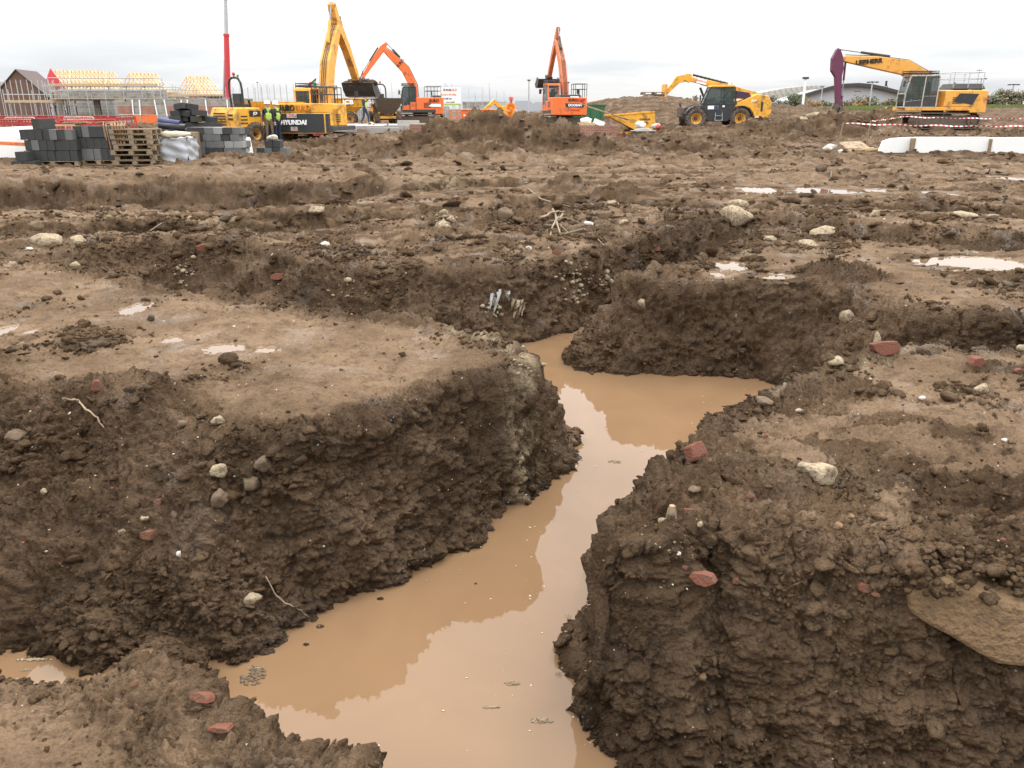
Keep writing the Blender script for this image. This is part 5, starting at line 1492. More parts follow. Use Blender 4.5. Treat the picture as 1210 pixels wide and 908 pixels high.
# brown matting over the second stack
mb = MB(); rr = random.Random(4)
bx, by, bz_ = P2(108, D0), D0 + .3, gz(P2(108, D0), D0) + 1.14
for k in range(46):
    t = rr.random(); x0 = bx - .75 + 1.5 * t + rr.uniform(-.1, .1)
    pts = [(x0 - .25, by + rr.uniform(-.1, .6), bz_ + .03 + rr.uniform(0, .06)), (x0, by - .05 + rr.uniform(-.05, .3), bz_ + .05 + rr.uniform(0, .05))]
    if t > .62: pts += [(x0 + .1, by - .22, bz_ - .02), (x0 + .16, by - .26, bz_ - .35 - rr.uniform(0, .35))]
    mb.tube(pts, .018, 5)
o = mb.build('matting', M['rope']); tag(o, 'brown fibrous matting draped over the dark block stack', 'matting')
mb = MB(); mb.box((0, 0, 0), (.75, .12, .05)); o = mb.build('timber_plank', M['wood'], loc=(P2(62, D0) + .2, D0 + .4, gz(P2(62, D0), D0) + 1.15)); tag(o, 'pale plank end laid on the wide dark block stack', 'timber plank')
# stack of pallets
pp = None
px0, py0 = P2(150, D0), D0 + .45
zz = gz(px0, py0)
for k in range(7):
    if pp is None:
        pp = pallet_obj((px0, py0, zz), R(3), None, 'pallets in the tall stack'); o = pp
    else:
        o = copy_tree(pp)
    o.location = (px0 + [0, .02, -.03, .03, .04, -.02, -.03][k], py0 + rr.uniform(-.05, .05), zz + k * .148)
    o.rotation_euler = (0, 0, R([2, 4, 1, 6, -3, 3, 5][k]))
    o['label'] = ['bottom', 'second from bottom', 'third from bottom', 'middle', 'third from top', 'second from top', 'topmost'][k] + ' weathered wooden pallet of the tall stack between blocks and wrapped pack'
# plastic wrapped pack
mb = MB()
nx_, nz_ = 16, 12
vs, fs = [], []
def side(u0, u1, f):
    n0 = len(mb.v)
    pts = []
    for j in range(nz_ + 1):
        for i in range(nx_ + 1): pts.append(f(i / nx_, j / nz_))
    mb.add(pts, [(j * (nx_ + 1) + i, j * (nx_ + 1) + i + 1, (j + 1) * (nx_ + 1) + i + 1, (j + 1) * (nx_ + 1) + i) for j in range(nz_) for i in range(nx_)], True)
rr = random.Random(9)
def wob(a, b, s): return .03 * math.sin(a * 9 + s + b * 5) + .025 * math.sin(b * 17 + a * 6 + s * 2) + .012 * math.sin(a * 31 + b * 23)
W_, H_, D_ = .95, .74, .85
side(0, 1, lambda a, b: (-W_ / 2 + W_ * a, -D_ / 2 + wob(a, b, 1), H_ * b + (.02 * math.sin(a * 8) if b == 1 else 0)))
side(0, 1, lambda a, b: (W_ / 2 + wob(a, b, 2), -D_ / 2 + D_ * a, H_ * b))
side(0, 1, lambda a, b: (-W_ / 2 + wob(a, b, 3), D_ / 2 - D_ * a, H_ * b))
side(0, 1, lambda a, b: (W_ / 2 - W_ * a, D_ / 2 + wob(a, b, 4), H_ * b))
side(0, 1, lambda a, b: (-W_ / 2 + W_ * a, -D_ / 2 + D_ * b, H_ + .03 * math.sin(a * 7 + b * 9) + .015 * math.sin(a * 19)))
wx, wy = P2(196, 25.4), 25.9
o = mb.build('wrapped_pack', M['wrap'], loc=(wx, wy, gz(wx, wy))); tag(o, 'grey plastic wrapped pack between the pallet stack and grey block stack', 'wrapped pack')
for k, (dx, dy, s, m, lb) in enumerate([(-.25, -.05, (.3, .2, .13), M['sand'], 'sandy coloured sack slumped on the left of the wrapped pack'), (.15, .0, (.33, .24, .12), M['sand'], 'larger sandy sack lying in the middle of the wrapped pack')]):
    mb = MB(); mb.rock((0, 0, 0), s, 30 + k, 3, .3); o = mb.build('sack', m, loc=(wx + dx, wy + dy, gz(wx, wy) + H_ + .11)); tag(o, lb, 'sack')
for k, (dx, dy, dz, L_, a, lb) in enumerate([(-.3, .5, .98, .9, 15, 'lowest black pipe offcut piled behind the pallet stack'), (-.25, .45, 1.12, .8, 5, 'middle black pipe offcut piled behind the pallet stack'), (-.35, .55, 1.24, .7, -10, 'topmost black pipe offcut piled behind the pallet stack')]):
    mb = MB(); mb.lathe([(.075, -L_ / 2), (.09, -L_ / 2), (.09, L_ / 2), (.075, L_ / 2), (.075, -L_ / 2)], 14, 'X'); o = mb.build('pipe_offcut', M['pvc'] if k != 2 else M['navy'], loc=(wx + dx, wy + dy, gz(wx, wy) + dz - .05), rot=(0, R(4 * k), R(a))); tag(o, lb, 'pipe', 'black pipe offcuts')
mb = MB(); mb.box((0, 0, .42), (1.0, .8, .84)); o = mb.build('timber_crate', M['oldwood'], loc=(wx - .3, wy + 1.25, gz(wx, wy + 1)), bevel=.01); tag(o, 'weathered crate behind the pallet stack under the black pipes', 'crate')
# heap of dark blocks behind
rr = random.Random(12)
first = None; hx, hy = P2(209, 33), 34.5
spots = []
for k in range(5):
    for i in range(6 - k): spots.append((-.95 + .42 * i + .15 * k + rr.uniform(-.06, .06), rr.uniform(-.12, .12), k * .24))
for (dx, dy, dz) in spots:
    if first is None:
        mb = MB(); mb.box((0, 0, 0), (.44, .44, .22)); first = mb.build('concrete_block', M['block'], bevel=.006); o = first
    else:
        o = first.copy(); COL.objects.link(o)
    o.location = (hx + dx, hy + dy, gz(hx, hy) + dz + .75 * .15 + .6); o.rotation_euler = (R(rr.uniform(-7, 7)), R(rr.uniform(-9, 9)), R(rr.uniform(-25, 25)))
    tag(o, 'dark concrete block tumbled in the loose heap behind the grey stack', 'concrete block', 'blocks in the loose heap')
mb = MB(); mb.box((-.1, 0, .32), (2.4, 1.0, .64)); o = mb.build('banner_crate', M['offwhite'], loc=(hx, hy, gz(hx, hy)), bevel=.02); tag(o, 'low pale crate with a printed side beneath the loose heap of dark blocks', 'crate')
mb = MB(); mb.box((.5, -.51, .42), (1.1, .02, .2)); s_ = mb.build('printed_band', M['rletter'], o)
mb = MB(); mb.box((.5, -.522, .42), (.9, .01, .09)); mb.build('white_print', M['letter'], s_)
# white bag beyond the grey stack
mb = MB(); mb.box((0, 0, .35), (.62, .6, .7), taper=.82); o = mb.build('bulk_bag', M['white'], loc=(P2(272, 27.5), 28.3, gz(P2(272, 27.5), 28.3)), bevel=.05); tag(o, 'white bulk bag leaning right behind the grey block stack', 'bulk bag')
# mortar tubs
def tub(loc, label, fill, rx=.7, h=.55):
    root = empty('mortar_tub', loc, 0, label, 'mortar tub')
    mb = MB(); mb.lathe([(rx * .82, 0), (rx * .95, h * .9), (rx * 1.03, h * .92), (rx * 1.03, h), (rx * .92, h), (rx * .8, .05), (0, .05)], 24); mb.lathe([(0, 0), (rx * .82, 0)], 24)
    b = mb.build('tub_body', M['concrete'], root)
    mb = MB(); mb.rock((0, 0, h * .95), (rx * .8, rx * .7, .14), 3, 3, .4); mb.build('contents', fill, root)
    return root
tub((P2(261, 32.6), 32.9, gz(P2(261, 32.6), 32.9) + .05), 'round grey mortar tub heaped with pale mix behind the grey block stack', M['sand'], .62, .62)
for o in bpy.data.objects:
    pass
tub((P2(763, 41), 41.5, gz(P2(763, 41), 41.5)), 'round grey mortar tub in front of the yellow tipping skip', M['concrete'], .62, .45)
# bags round the tub
for k, (u, v, D, s, m, lb) in enumerate([(757, 147, 42.3, (.34, .25, .22), M['white'], 'white bag behind the mortar tub by the yellow tipping skip'),
        (774, 149, 42.2, (.36, .25, .2), M['offwhite'], 'dusty white sack right of the mortar tub by the tipping skip'), (778, 150, 41.6, (.2, .2, .17), M['redp'], 'red bag right of the mortar tub'),
        (786, 153, 41.4, (.22, .2, .12), M['sand'], 'small tan sack at the right end of the bags by the tub'),
        (272, 172, 34, (.3, .3, .35), M['sand'], 'sandy sack right of the round tub behind the grey stack'),
        (420, 149, 54.2, (.3, .25, .22), M['white'], 'white bag on the slab left of the walking person'), (441, 151, 54, (.28, .2, .15), M['redp'], 'red bag on the slab right of the walking person'), (438, 147, 56, (.3, .25, .3), M['offwhite'], 'dusty white sack on the slab behind the red bag')]):
    p = atd(u, v, D); z = gz(p.x, D)
    mb = MB(); s = tuple(c * .78 for c in s); mb.rock((0, 0, s[2] * .8), s, 60 + k, 3, .7); o = mb.build('sack', m, loc=(p.x, D, max(z, p.z - s[2] * .9) if k in (0, 1, 2) else z)); tag(o, lb, 'sack')
# white sheets at the left edge
mb = MB()
g = [(-.95, -.4, .62), (.1, -.5, .70), (.95, -.45, .36), (1.0, .4, .42), (.2, .5, .95), (-.95, .5, .9)]
mb.prismz([(a, b) for a, b, c in g], 0, .5, .97)
for i, q in enumerate(g): mb.v[6 + i] = (q[0], q[1], q[2])
o = mb.build('white_sheeting', M['white'], loc=(P2(4, 26), 26.6, gz(P2(4, 26), 26.6) + .15), bevel=.02); tag(o, 'white plastic sheeting heaped at the far left beside the dark blocks', 'sheeting')
mb = MB(); mb.box((0, 0, 0), (1.0, .35, .1)); o = mb.build('orange_plank', M['dorange'], loc=(P2(3, 24.6), 25.1, gz(-14.7, 25) + .62), rot=(0, R(3), 0)); tag(o, 'orange board resting on dark blocks at the left edge', 'board')

# ------------------------------------------------------------------ plastic barriers
def barrier(loc, rz, m, label, group, solid=False, sheet=False):
    root = empty('barrier', loc, rz, label, 'barrier', group)
    mb = MB(); 
    mb.tube([(-.95, 0, .12), (-.95, 0, .93), (-.87, 0, 1.0), (.87, 0, 1.0), (.95, 0, .93), (.95, 0, .12)], .035, 6)
    mb.bar((-.95, 0, .22), (.95, 0, .22), .05)
    fr = mb.build('frame', m, root)
    mb = MB()
    if solid: mb.box((0, 0, .61), (1.84, .03, .74))
    else:
        for k in range(13): mb.box((-.85 + k * .1415, 0, .6), (.04, .02, .76))
        mb.box((0, 0, .84), (1.8, .025, .14))
    mb.build('infill', m, root)
    mb = MB()
    for s in (-.75, .75): mb.box((s, 0, .06), (.1, .55, .1))
    mb.build('foot', M['dark'], root)
    return root
bk = 0
bproto = None
rows = []
for k in range(6): rows.append((P2(-8 + k * 23, 40) , 40.5 + .35 * math.sin(k * 2), R(8 * math.sin(k * 1.7)), -.05))
for k in range(6): rows.append((P2(6 + k * 25, 47), 47.5 + .5 * math.sin(k * 3), R(10 * math.cos(k)), .0))
for i, (x, y, rz, dz) in enumerate(rows):
    if bproto is None: bproto = barrier((x, y, 0), rz, M['redp'], None, 'red plastic barriers on the left'); o = bproto
    else: o = copy_tree(bproto)
    o.location = (x, y, gz(x, y) + dz); o.rotation_euler = (0, R(2 * math.sin(i)), rz)
    o['label'] = ['leftmost', 'second', 'third', 'fourth', 'fifth', 'rightmost'][i % 6] + (' red plastic barrier of the front row behind the dark block stacks' if i < 6 else ' red plastic barrier of the back row beneath the scaffolding')
for (u, m, lb, so) in [(152, M['offwhite'], 'grey white mesh barrier left of the orange barrier', False), (171, M['orange'], 'solid orange barrier behind the pallet stack', True), (184, M['grey'], 'grey mesh barrier right of the orange barrier', False),
                       (224, M['yellow'], 'solid yellow barrier behind the loose heap of blocks', True), (248, M['offwhite'], 'white framed barrier with a printed sheet near the crane', False), (92, M['offwhite'], 'white mesh barrier among the red ones above the green bag', False), (22, M['offwhite'], 'white mesh barrier among the red ones at the far left', False)]:
    x = P2(u, 62 if u > 100 else 46); b = barrier((x, 62 if u > 100 else 46, gz(x, 62) - .2), 0, m, lb, None, so)
    b.scale = (.85, 1, 1.0)
for k, (u, v, D) in enumerate([(60, 152, 46), (104, 155, 44)]):
    p = atd(u, v, D); mb = MB(); mb.rock((0, 0, 0), (.5, .3, .16), 90 + k, 3, .5); o = mb.build('green_bag', M['greenbag'], loc=p); tag(o, ['green plastic bag hung over the red barriers above the wide block stack', 'smaller green bag on the barriers left of the pallets'][k], 'bag')

# ------------------------------------------------------------------ middle ground
def brick_wall(loc, L_, hb, hg, rz, label, m=None, t=.28):
    root = empty('brick_wall', loc, rz, label, 'brick wall')
    mb = MB(); mb.box((0, 0, hg / 2), (L_, t + .1, hg)); mb.build('block_footing', M['concrete'], root)
    mb = MB(); mb.box((0, 0, hg + hb / 2), (L_, t, hb)); b = mb.build('brickwork', m or M['brick'], root)
    return root
x = P2(683, 40.5); w1 = brick_wall((x, 40.5, gz(x, 40.5) - .22), 3.75, .52, .42, R(2), 'low new brick wall on grey blocks in front of the rear facing orange excavator')
x2 = P2(640, 42); brick_wall((P2(728, 42) , 42.3, gz(x, 42) - .22), 1.0, .5, .42, R(88), 'short return of new brickwork at the right end of the low wall')
x = P2(506, 48); brick_wall((x, 47, gz(x, 47) - .1), 1.9, .5, .2, 0, 'short low brick wall left of the big spoil heap')
mb = MB()
for k in range(24): mb.box((-1.8 + k * .157, -.2, .2), (.012, .02, .36))
mb.build('block_joint', M['dark'], w1)
# bags on the wall
p = atd(692, 147, 41.0); mb = MB(); mb.box((0, 0, .06), (.8, .5, .12)); o = mb.build('board_offcut', M['wood'], loc=(p.x, 40.7, gz(p.x, 40.5) + .72)); tag(o, 'pale timber offcut lying on top of the low brick wall', 'timber')
mb = MB(); mb.rock((0, 0, .14), (.30, .24, .18), 71, 3, .5); o = mb.build('sack', M['white'], loc=(p.x + .02, 40.75, gz(p.x, 40.5) + .80)); tag(o, 'plump white sack on the timber offcut atop the low brick wall', 'sack')
mb = MB(); mb.box((0, 0, .12), (.5, .4, .24), Matrix.Rotation(R(20), 3, 'Y')); o = mb.build('white_sheet', M['white'], loc=(p.x + .62, 40.7, gz(p.x, 40.5) + .72)); tag(o, 'folded white sheet on the right part of the low brick wall', 'sheet')
# loose bricks
rr = random.Random(21); first = None
for k in range(16):
    if first is None:
        mb = MB(); mb.box((0, 0, 0), (.215, .1025, .065)); first = mb.build('brick', M['brickred'], bevel=.004); o = first
    else: o = first.copy(); COL.objects.link(o)
    r_ = rr.random(); x = P2(736, 40) + rr.gauss(0, .32); y = 40 + rr.gauss(0, .2); 
    o.location = (x, y, gz(x, y) + .05 + max(0, .34 - abs(x - P2(736, 40)) * .7) * rr.random()); o.rotation_euler = (rr.uniform(0, 3), rr.uniform(0, 3), rr.uniform(0, 3)); o.scale = (1.2, 1.2, 1.2)
    tag(o, 'loose red brick in the small heap at the right end of the low brick wall', 'brick', 'loose red bricks by the wall')
# concrete slab and low kerbs
mb = MB(); mb.box((0, 0, 0), (9.0, 7, .5)); x = P2(447, 51); o = mb.build('concrete_slab', M['slab'], loc=(x, 52.4, gz(x, 50.5) + .12), bevel=.01); tag(o, 'pale concrete house slab beneath the walking person', 'concrete slab')
rr = random.Random(5)
for k, (u, D, L_, h) in enumerate([(470, 48.3, 1.6, .45), (482, 50.5, 1.3, .6), (452, 47.6, 1.8, .35), (500, 49.5, 1.5, .5), (409, 47.4, 1.0, .4)]):
    x = P2(u, D); mb = MB(); mb.box((0, 0, h / 2), (L_, .4, h)); o = mb.build('kerb_beam', M['slab'], loc=(x, D, gz(x, D) + .05), rot=(0, 0, R(rr.uniform(-12, 12))), bevel=.01)
    tag(o, ['pale beam on the slab left of the short brick wall', 'taller pale beam under the tracks of the far orange excavator', 'thin pale beam nearest the viewer by the slab', 'pale beam behind the short brick wall', 'pale beam right of the black counterweight'][k], 'beam')
# green skip, tipping skip, planks
def skip(loc, rz, L_, W_, H_, m, label, slope=.25):
    root = empty('skip', loc, rz, label, 'skip')
    def ring(z, f, q): return [(-L_ / 2 + f, -W_ / 2 + q, z), (L_ / 2 - f, -W_ / 2 + q, z), (L_ / 2 - f, W_ / 2 - q, z), (-L_ / 2 + f, W_ / 2 - q, z)]
    o = ring(0, slope, .06) + ring(H_, 0, 0); i = ring(.06, slope + .05, .1) + ring(H_, .05, .05)
    mb = MB(); mb.add(o + i, [(0, 3, 2, 1), (0, 1, 5, 4), (1, 2, 6, 5), (2, 3, 7, 6), (3, 0, 4, 7), (8, 9, 10, 11), (8, 12, 13, 9), (9, 13, 14, 10), (10, 14, 15, 11), (11, 15, 12, 8), (4, 5, 13, 12), (5, 6, 14, 13), (6, 7, 15, 14), (7, 4, 12, 15)])
    b = mb.build('skip_body', m, root)
    mb = MB()
    r = ring(H_, -.03, -.03)
    for k in range(4): mb.bar(r[k], r[(k + 1) % 4], .08)
    for k in range(5):
        xx = -L_ / 2 + .35 + (L_ - .7) * k / 4
        for s in (-1, 1): mb.bar((xx, s * (W_ / 2 - .04), .1), (xx, s * (W_ / 2 + .03), H_), .07)
    mb.build('rib', m, b)
    return root
x = P2(685, 66); skip((x - .2, 66, gz(x, 66) - .15), R(12), 4.0, 1.9, 1.45, M['green'], 'green skip half hidden behind the rear facing orange excavator')
# yellow tipping hopper
hx, hy = P2(744, 48), 48.0
root = empty('tipping_skip', (hx, hy, gz(hx, hy)), 0, 'yellow forklift tipping skip lying left of the telehandler', 'tipping skip')
mb = MB(); o_ = [(-1.35, 1.02), (1.28, 1.22), (1.38, .28), (.2, .28)]
mb.prism(o_, -.85, -.80); mb.prism(o_, .80, .85); mb.bar((-1.35, -.85, 1.02), (1.28, -.85, 1.22), .07); mb.bar((-1.35, .85, 1.02), (1.28, .85, 1.22), .07)
mb.add([(-1.35, -.8, 1.02), (.2, -.8, .28), (.2, .8, .28), (-1.35, .8, 1.02)], [(0, 1, 2, 3)]); mb.add([(.2, -.8, .28), (1.38, -.8, .28), (1.38, .8, .28), (.2, .8, .28)], [(0, 1, 2, 3)]); mb.add([(1.38, -.8, .28), (1.28, -.8, 1.22), (1.28, .8, 1.22), (1.38, .8, .28)], [(0, 1, 2, 3)])
hb = mb.build('hopper', M['yellow'], root)
mb = MB(); mb.box((.2, -.5, .1), (2.2, .22, .12)); mb.box((.2, .5, .1), (2.2, .22, .12)); mb.box((-.7, 0, .1), (.2, 1.3, .12)); mb.bar((.1, -.7, .1), (.5, -.75, .4), .1); mb.bar((.1, .7, .1), (.5, .75, .4), .1); mb.build('base_frame', M['yellow'], root)
text('lettering', 'CONQUIP', .13, M['bletter'], hb, (.75, -.86, .82), (R(90), 0, 0), 1, .004, .004); text('lettering', 'AUTO', .15, M['bletter'], hb, (.75, -.86, .62), (R(90), 0, 0), 1, .004, .008)
for k, (a, b, lb) in enumerate([((684, 122, 47.2), (742, 142, 46.6), 'upper long scaffold plank leaning on the yellow tipping skip'), ((693, 126, 47.0), (748, 143, 46.4), 'lower long scaffold plank leaning on the yellow tipping skip')]):
    A, B = atd(*a), atd(*b); mb = MB(); mb.bar(A, B, .22, .045); o = mb.build('scaffold_plank', M['tanboard']); tag(o, lb, 'plank', 'planks on the tipping skip')
# orange open container and small yellow plant behind the heap
x = P2(560, 76); root = empty('orange_skip', (x, 76, gz(x, 76) - .15), 0, 'long orange skip with an open slatted end behind the big spoil heap', 'skip')
mb = MB(); mb.box((.45, 0, .65), (3.1, 1.8, 1.1)); mb.box((.45, 0, 1.24), (3.2, 1.9, .1)); b = mb.build('skip_body', M['orange'], root, bevel=.03)
mb = MB()
for k in range(9): mb.box((-.8 + k * .34, -.91, .78), (.16, .03, .14))
mb.build('white_marking', M['letter'], b)
mb = MB()
for k in range(5): mb.box((-1.65, -.85, .2 + k * .26), (1.0, .05, .08))
for s in (-2.1, -1.2): mb.box((s, -.85, .65), (.08, .08, 1.2))
mb.build('slatted_end', M['dorange'], root)
for q in (584,):
    x = P2(q, 78); root = empty('yellow_loader', (x, 78, gz(x, 78)), R(200), 'small yellow loader arm showing beyond the orange skip', 'loader')
    mb = MB(); limb(mb, [(-.8, .9), (0, 1.6), (.9, .9)], [.16, .2, .12], -.15, .15); mb.build('arm', M['yellow'], root); mb = MB(); mb.box((-1.2, 0, .8), (1.2, 1.0, .8)); mb.build('engine_cover', M['yellow'], root, bevel=.05); mb = MB(); mb.box((-1.2, 0, .25), (1.6, 1.3, .5)); mb.build('undercarriage', M['track'], root, bevel=.1)
# far orange excavator arm showing over the bank
x, y = P2(786, 95), 95; root = empty('excavator', (x, y, gz(x, y) - .2), R(180), 'distant small orange excavator arm just showing over the bank left of the telehandler', 'excavator')
mb = MB(); limb(mb, [(-1.0, .3), (-.75, 1.0), (-.3, 1.35), (.3, 1.3), (.6, .6)], [.12, .16, .2, .16, .1], -.2, .2); mb.build('boom', M['orange'], root, bevel=.03); mb = MB(); mb.box((-1.6, 0, .6), (1.2, 1.2, .5)); mb.build('engine_cover', M['orange'], root, bevel=.1)
tracks(root, 1.8, 1.2, .3, .4, 0)
# sign board
x, y = P2(531, 84), 84.0; root = empty('sign_board', (x, y, gz(x, y)), 0, 'large white developer sign with coloured lettering beside the far orange excavator', 'sign board')
mb = MB(); mb.box((0, 0, 2.35), (2.35, .05, 1.65)); pn = mb.build('panel', M['letter'], root)
mb = MB(); mb.box((0, -.03, 1.62), (2.35, .02, .16)); mb.build('yellow_band', M['vest'], pn)
mb = MB(); mb.bar((-1.0, .05, 0), (-1.0, .05, 1.6), .09); mb.bar((1.0, .05, 0), (1.0, .05, 1.6), .09); mb.build('post', M['wood'], root)
for (s, sz, m, xx, zz_) in [('EURO', .3, 'bletter', -.2, 2.93), ('BUILD', .3, 'rletter', .42, 2.93), ('ROADS SEWERS', .24, 'oletter', -.05, 2.5), ('Tel 01709 546', .24, 'bletter', -.3, 2.12), ('www.eurobuild', .16, 'bletter', .1, 1.82)]:
    text('lettering', s, sz, M[m], pn, (xx, -.03, zz_), (R(90), 0, 0), .9, .004, .008)

# ------------------------------------------------------------------ right side: insulation boards, stakes and tape
def zr(x, y): return gz(x, y)
for k, (u0, u1, D, lb) in enumerate([(1048, 1085, 31.6, 'short white board at the left end of the white row on the right'), (1089, 1176, 31.2, 'long white board in the middle of the white row'), (1181, 1275, 31.0, 'long white board running out at the right edge')]):
    x0, x1 = P2(u0, D), P2(u1, D); mb = MB(); h = .56
    if k == 0: mb.prism([(0, 0), (x1 - x0, 0), (x1 - x0, h), (.45, h - .04), (.12, h - .14)], 0, .35)
    else: mb.prism([(0, 0), (x1 - x0, 0), (x1 - x0, h + (.03 if k == 2 else 0)), (0, h)], 0, .35)
    o = mb.build('insulation_board', M['white'], loc=(x0, D, zr((x0 + x1) / 2, D) + .02), bevel=.008); tag(o, lb, 'board', 'white boards on the right')
for k, (u, D) in enumerate([(1087, 31.3), (1178.5, 31.1)]):
    x = P2(u, D); mb = MB(); mb.box((0, 0, .27), (.1, .3, .56)); o = mb.build('timber_stake', M['oldwood'], loc=(x, D + .15, zr(x, D))); tag(o, ['muddy stake between the short and the middle white boards', 'muddy stake between the middle and the right white boards'][k], 'stake', 'stakes between the white boards')
posts = [(993.5, 181, 146, 31.8), (1029, 172, 143.5, 36.5), (1066, 164, 138, 41)]
tops = []
for k, (u, v, vt, D) in enumerate(posts):
    x = P2(u, D); z = zr(x, D); t = atd(u + 3 if k == 0 else u, vt, D); tops.append(t)
    mb = MB(); mb.bar((x, D, z - .1), (t.x, D, t.z + .04), .04); o = mb.build('marker_post', M['oldwood']); tag(o, ['thin timber post nearest the viewer holding the red and white tape', 'middle thin timber post holding the tape', 'farthest thin timber post holding the tape'][k], 'post', 'posts holding the tape')
def tape_mat():
    m = bpy.data.materials.new('barrier_tape'); nt, N, L, b = nodes(m); geo = N.new('ShaderNodeNewGeometry'); s = N.new('ShaderNodeSeparateXYZ'); L.new(geo.outputs['Position'], s.inputs[0])
    a = N.new('ShaderNodeMath'); a.operation = 'MULTIPLY_ADD'; L.new(s.outputs[0], a.inputs[0]); a.inputs[1].default_value = 4.6; L.new(s.outputs[2], a.inputs[2])
    f = N.new('ShaderNodeMath'); f.operation = 'FRACT'; L.new(a.outputs[0], f.inputs[0]); g = N.new('ShaderNodeMath'); g.operation = 'GREATER_THAN'; L.new(f.outputs[0], g.inputs[0]); g.inputs[1].default_value = .5
    mx = N.new('ShaderNodeMix'); mx.data_type = 'RGBA'; mx.inputs[6].default_value = (.75, .73, .72, 1); mx.inputs[7].default_value = (.55, .05, .05, 1); L.new(g.outputs[0], mx.inputs[0]); L.new(mx.outputs[2], b.inputs['Base Color']); b.inputs['Roughness'].default_value = .4
    return m
TM = tape_mat()
def tape(A, B, sag, label):
    mb = MB(); n = 24; pts = []
    for i in range(n + 1):
        t = i / n; p = A.lerp(B, t); p.z -= sag * 4 * t * (1 - t) - .02 * math.sin(t * 40); pts.append(p)
    for i in range(n):
        a, b = pts[i], pts[i + 1]; tw = .02 * math.sin(i * .9)
        up = Vector((0, tw, .021))
        mb.add([a - up, b - up, b + up, a + up, a - up + Vector((0, .004, 0)), b - up + Vector((0, .004, 0)), b + up + Vector((0, .004, 0)), a + up + Vector((0, .004, 0))], [(0, 1, 2, 3), (7, 6, 5, 4), (0, 4, 5, 1), (3, 2, 6, 7)])
    o = mb.build('barrier_tape', TM); tag(o, label, 'barrier tape', 'red and white tapes')
tape(tops[0], Vector((P2(1300, 34), 34, tops[0].z - .12)), .06, 'lower red and white tape running right from the nearest thin post')
tape(tops[1], tops[2], .02, 'short sloping red and white tape between the two farther posts')
tape(tops[2], Vector((P2(1300, 41.5), 41.5, tops[2].z + .02)), .1, 'upper red and white tape running right from the farthest post')
# boards and offcuts near the posts
p = (P2(1014, 33.5), 33.5); mb = MB(); mb.box((0, 0, 0), (.95, .8, .05)); o = mb.build('plywood_sheet', M['tanboard'], loc=(p[0], p[1], zr(*p) + .22), rot=(R(16), R(-2), R(5))); tag(o, 'muddy plywood sheet propped between the first two tape posts', 'plywood')
rr = random.Random(31)
for k in range(6):
    u = 1010 + k * 7; D = 32.3 + rr.uniform(-.2, .3); x = P2(u, D); mb = MB(); mb.bar((-.3, 0, 0), (.3, rr.uniform(-.1, .1), rr.uniform(-.02, .12)), .07, .05); o = mb.build('timber_offcut', M['wood'], loc=(x, D, zr(x, D) + .06 + .05 * (k % 2)), rot=(0, 0, R(rr.uniform(-25, 25))))
    tag(o, ['leftmost', 'second from left', 'third from left', 'third from right', 'second from right', 'rightmost'][k] + ' pale timber offcut in the row below the muddy plywood sheet', 'timber offcut', 'timber offcuts below the plywood')
for k, (u, v, D, s, lb) in enumerate([(982, 170, 34, (.34, .2, .14), 'white topped lump left of the nearest tape post'), (994, 181, 31.2, (.14, .12, .12), 'small white lump at the foot of the nearest tape post'), (962, 146, 44, (.5, .3, .2), 'large grey concrete rubble lump left of the purple stick'), (978, 137, 45.5, (.42, .3, .2), 'rounded grey concrete lump just below the purple stick'), (948, 148, 43.5, (.25, .2, .16), 'small grey rubble lump at the left of the rubble'),
      (895, 153, 46, (.3, .2, .06), 'flat white scrap right of the telehandler'), (905, 153.5, 46, (.28, .2, .05), 'second flat white scrap right of the telehandler')]):
    p = atd(u, v, D); z = gz(p.x, D); mb = MB(); mb.rock((0, 0, 0), s, 200 + k, 3, .7); o = mb.build('rubble_lump' if k in (2, 3, 4) else 'white_scrap', M['stone'] if k in (2, 3, 4) else M['offwhite'], loc=(p.x, D, z + (s[2] * .6 if k not in (2, 3, 4) else max(.2, p.z - z - .05)))); tag(o, lb, 'rubble' if k in (2, 3, 4) else 'scrap')

p = Vector((TX - 3.75, TY + .04, gz(TX, TY) + 1.99)); pallet_obj(p, R(0), 'flat pallet of pale boards carried on the raised forks of the telehandler', None, 1.5, 1.2)
# ------------------------------------------------------------------ houses under construction, scaffolding, crane
def scaffold(loc, rz, L_, W_, lifts, extra, label, seed=0, boards=True, step=2.0, thick=.03, group=None):
    root = empty('scaffolding', loc, rz, label, 'scaffolding', group); rr = random.Random(seed)
    n = max(1, int(L_ / step))
    for i in range(n + 1):
        for y in (-W_ / 2, W_ / 2):
            h = lifts[-1] + rr.uniform(.2, 1) * extra if lifts else extra
            x = -L_ / 2 + L_ * i / n; mb = MB(); mb.cyl((x, y, -.3), (x + rr.uniform(-.06, .06), y, h), thick, n=6); mb.build('upright', M['galv'], root)
    mb = MB()
    for z in lifts:
        for y in (-W_ / 2, W_ / 2):
            for zz_ in (z, z + .9): mb = MB(); mb.cyl((-L_ / 2, y, zz_), (L_ / 2, y, zz_), thick * .9, n=6); mb.build('ledger', M['galv'], root)
        mb = MB()
        for i in range(n + 1): mb.cyl((-L_ / 2 + L_ * i / n, -W_ / 2 - .2, z - .05), (-L_ / 2 + L_ * i / n, W_ / 2 + .2, z - .05), thick * .8, n=6)
        mb.build('transom', M['galv'], root)
    if boards:
        mb = MB()
        for z in lifts:
            for s in range(3): mb.box((0, -W_ / 2 + .15 + s * (W_ - .3) / 2, z + .05), (L_ * .98, (W_ - .3) / 2.3, .05))
        mb.build('scaffold_board', M['wood'], root)
        mb = MB()
        for z in lifts[-1:]: mb.box((0, -W_ / 2 - .03, z + .18), (L_ * .98, .03, .18))
        mb.build('toe_board', M['wood'], root)
    return root
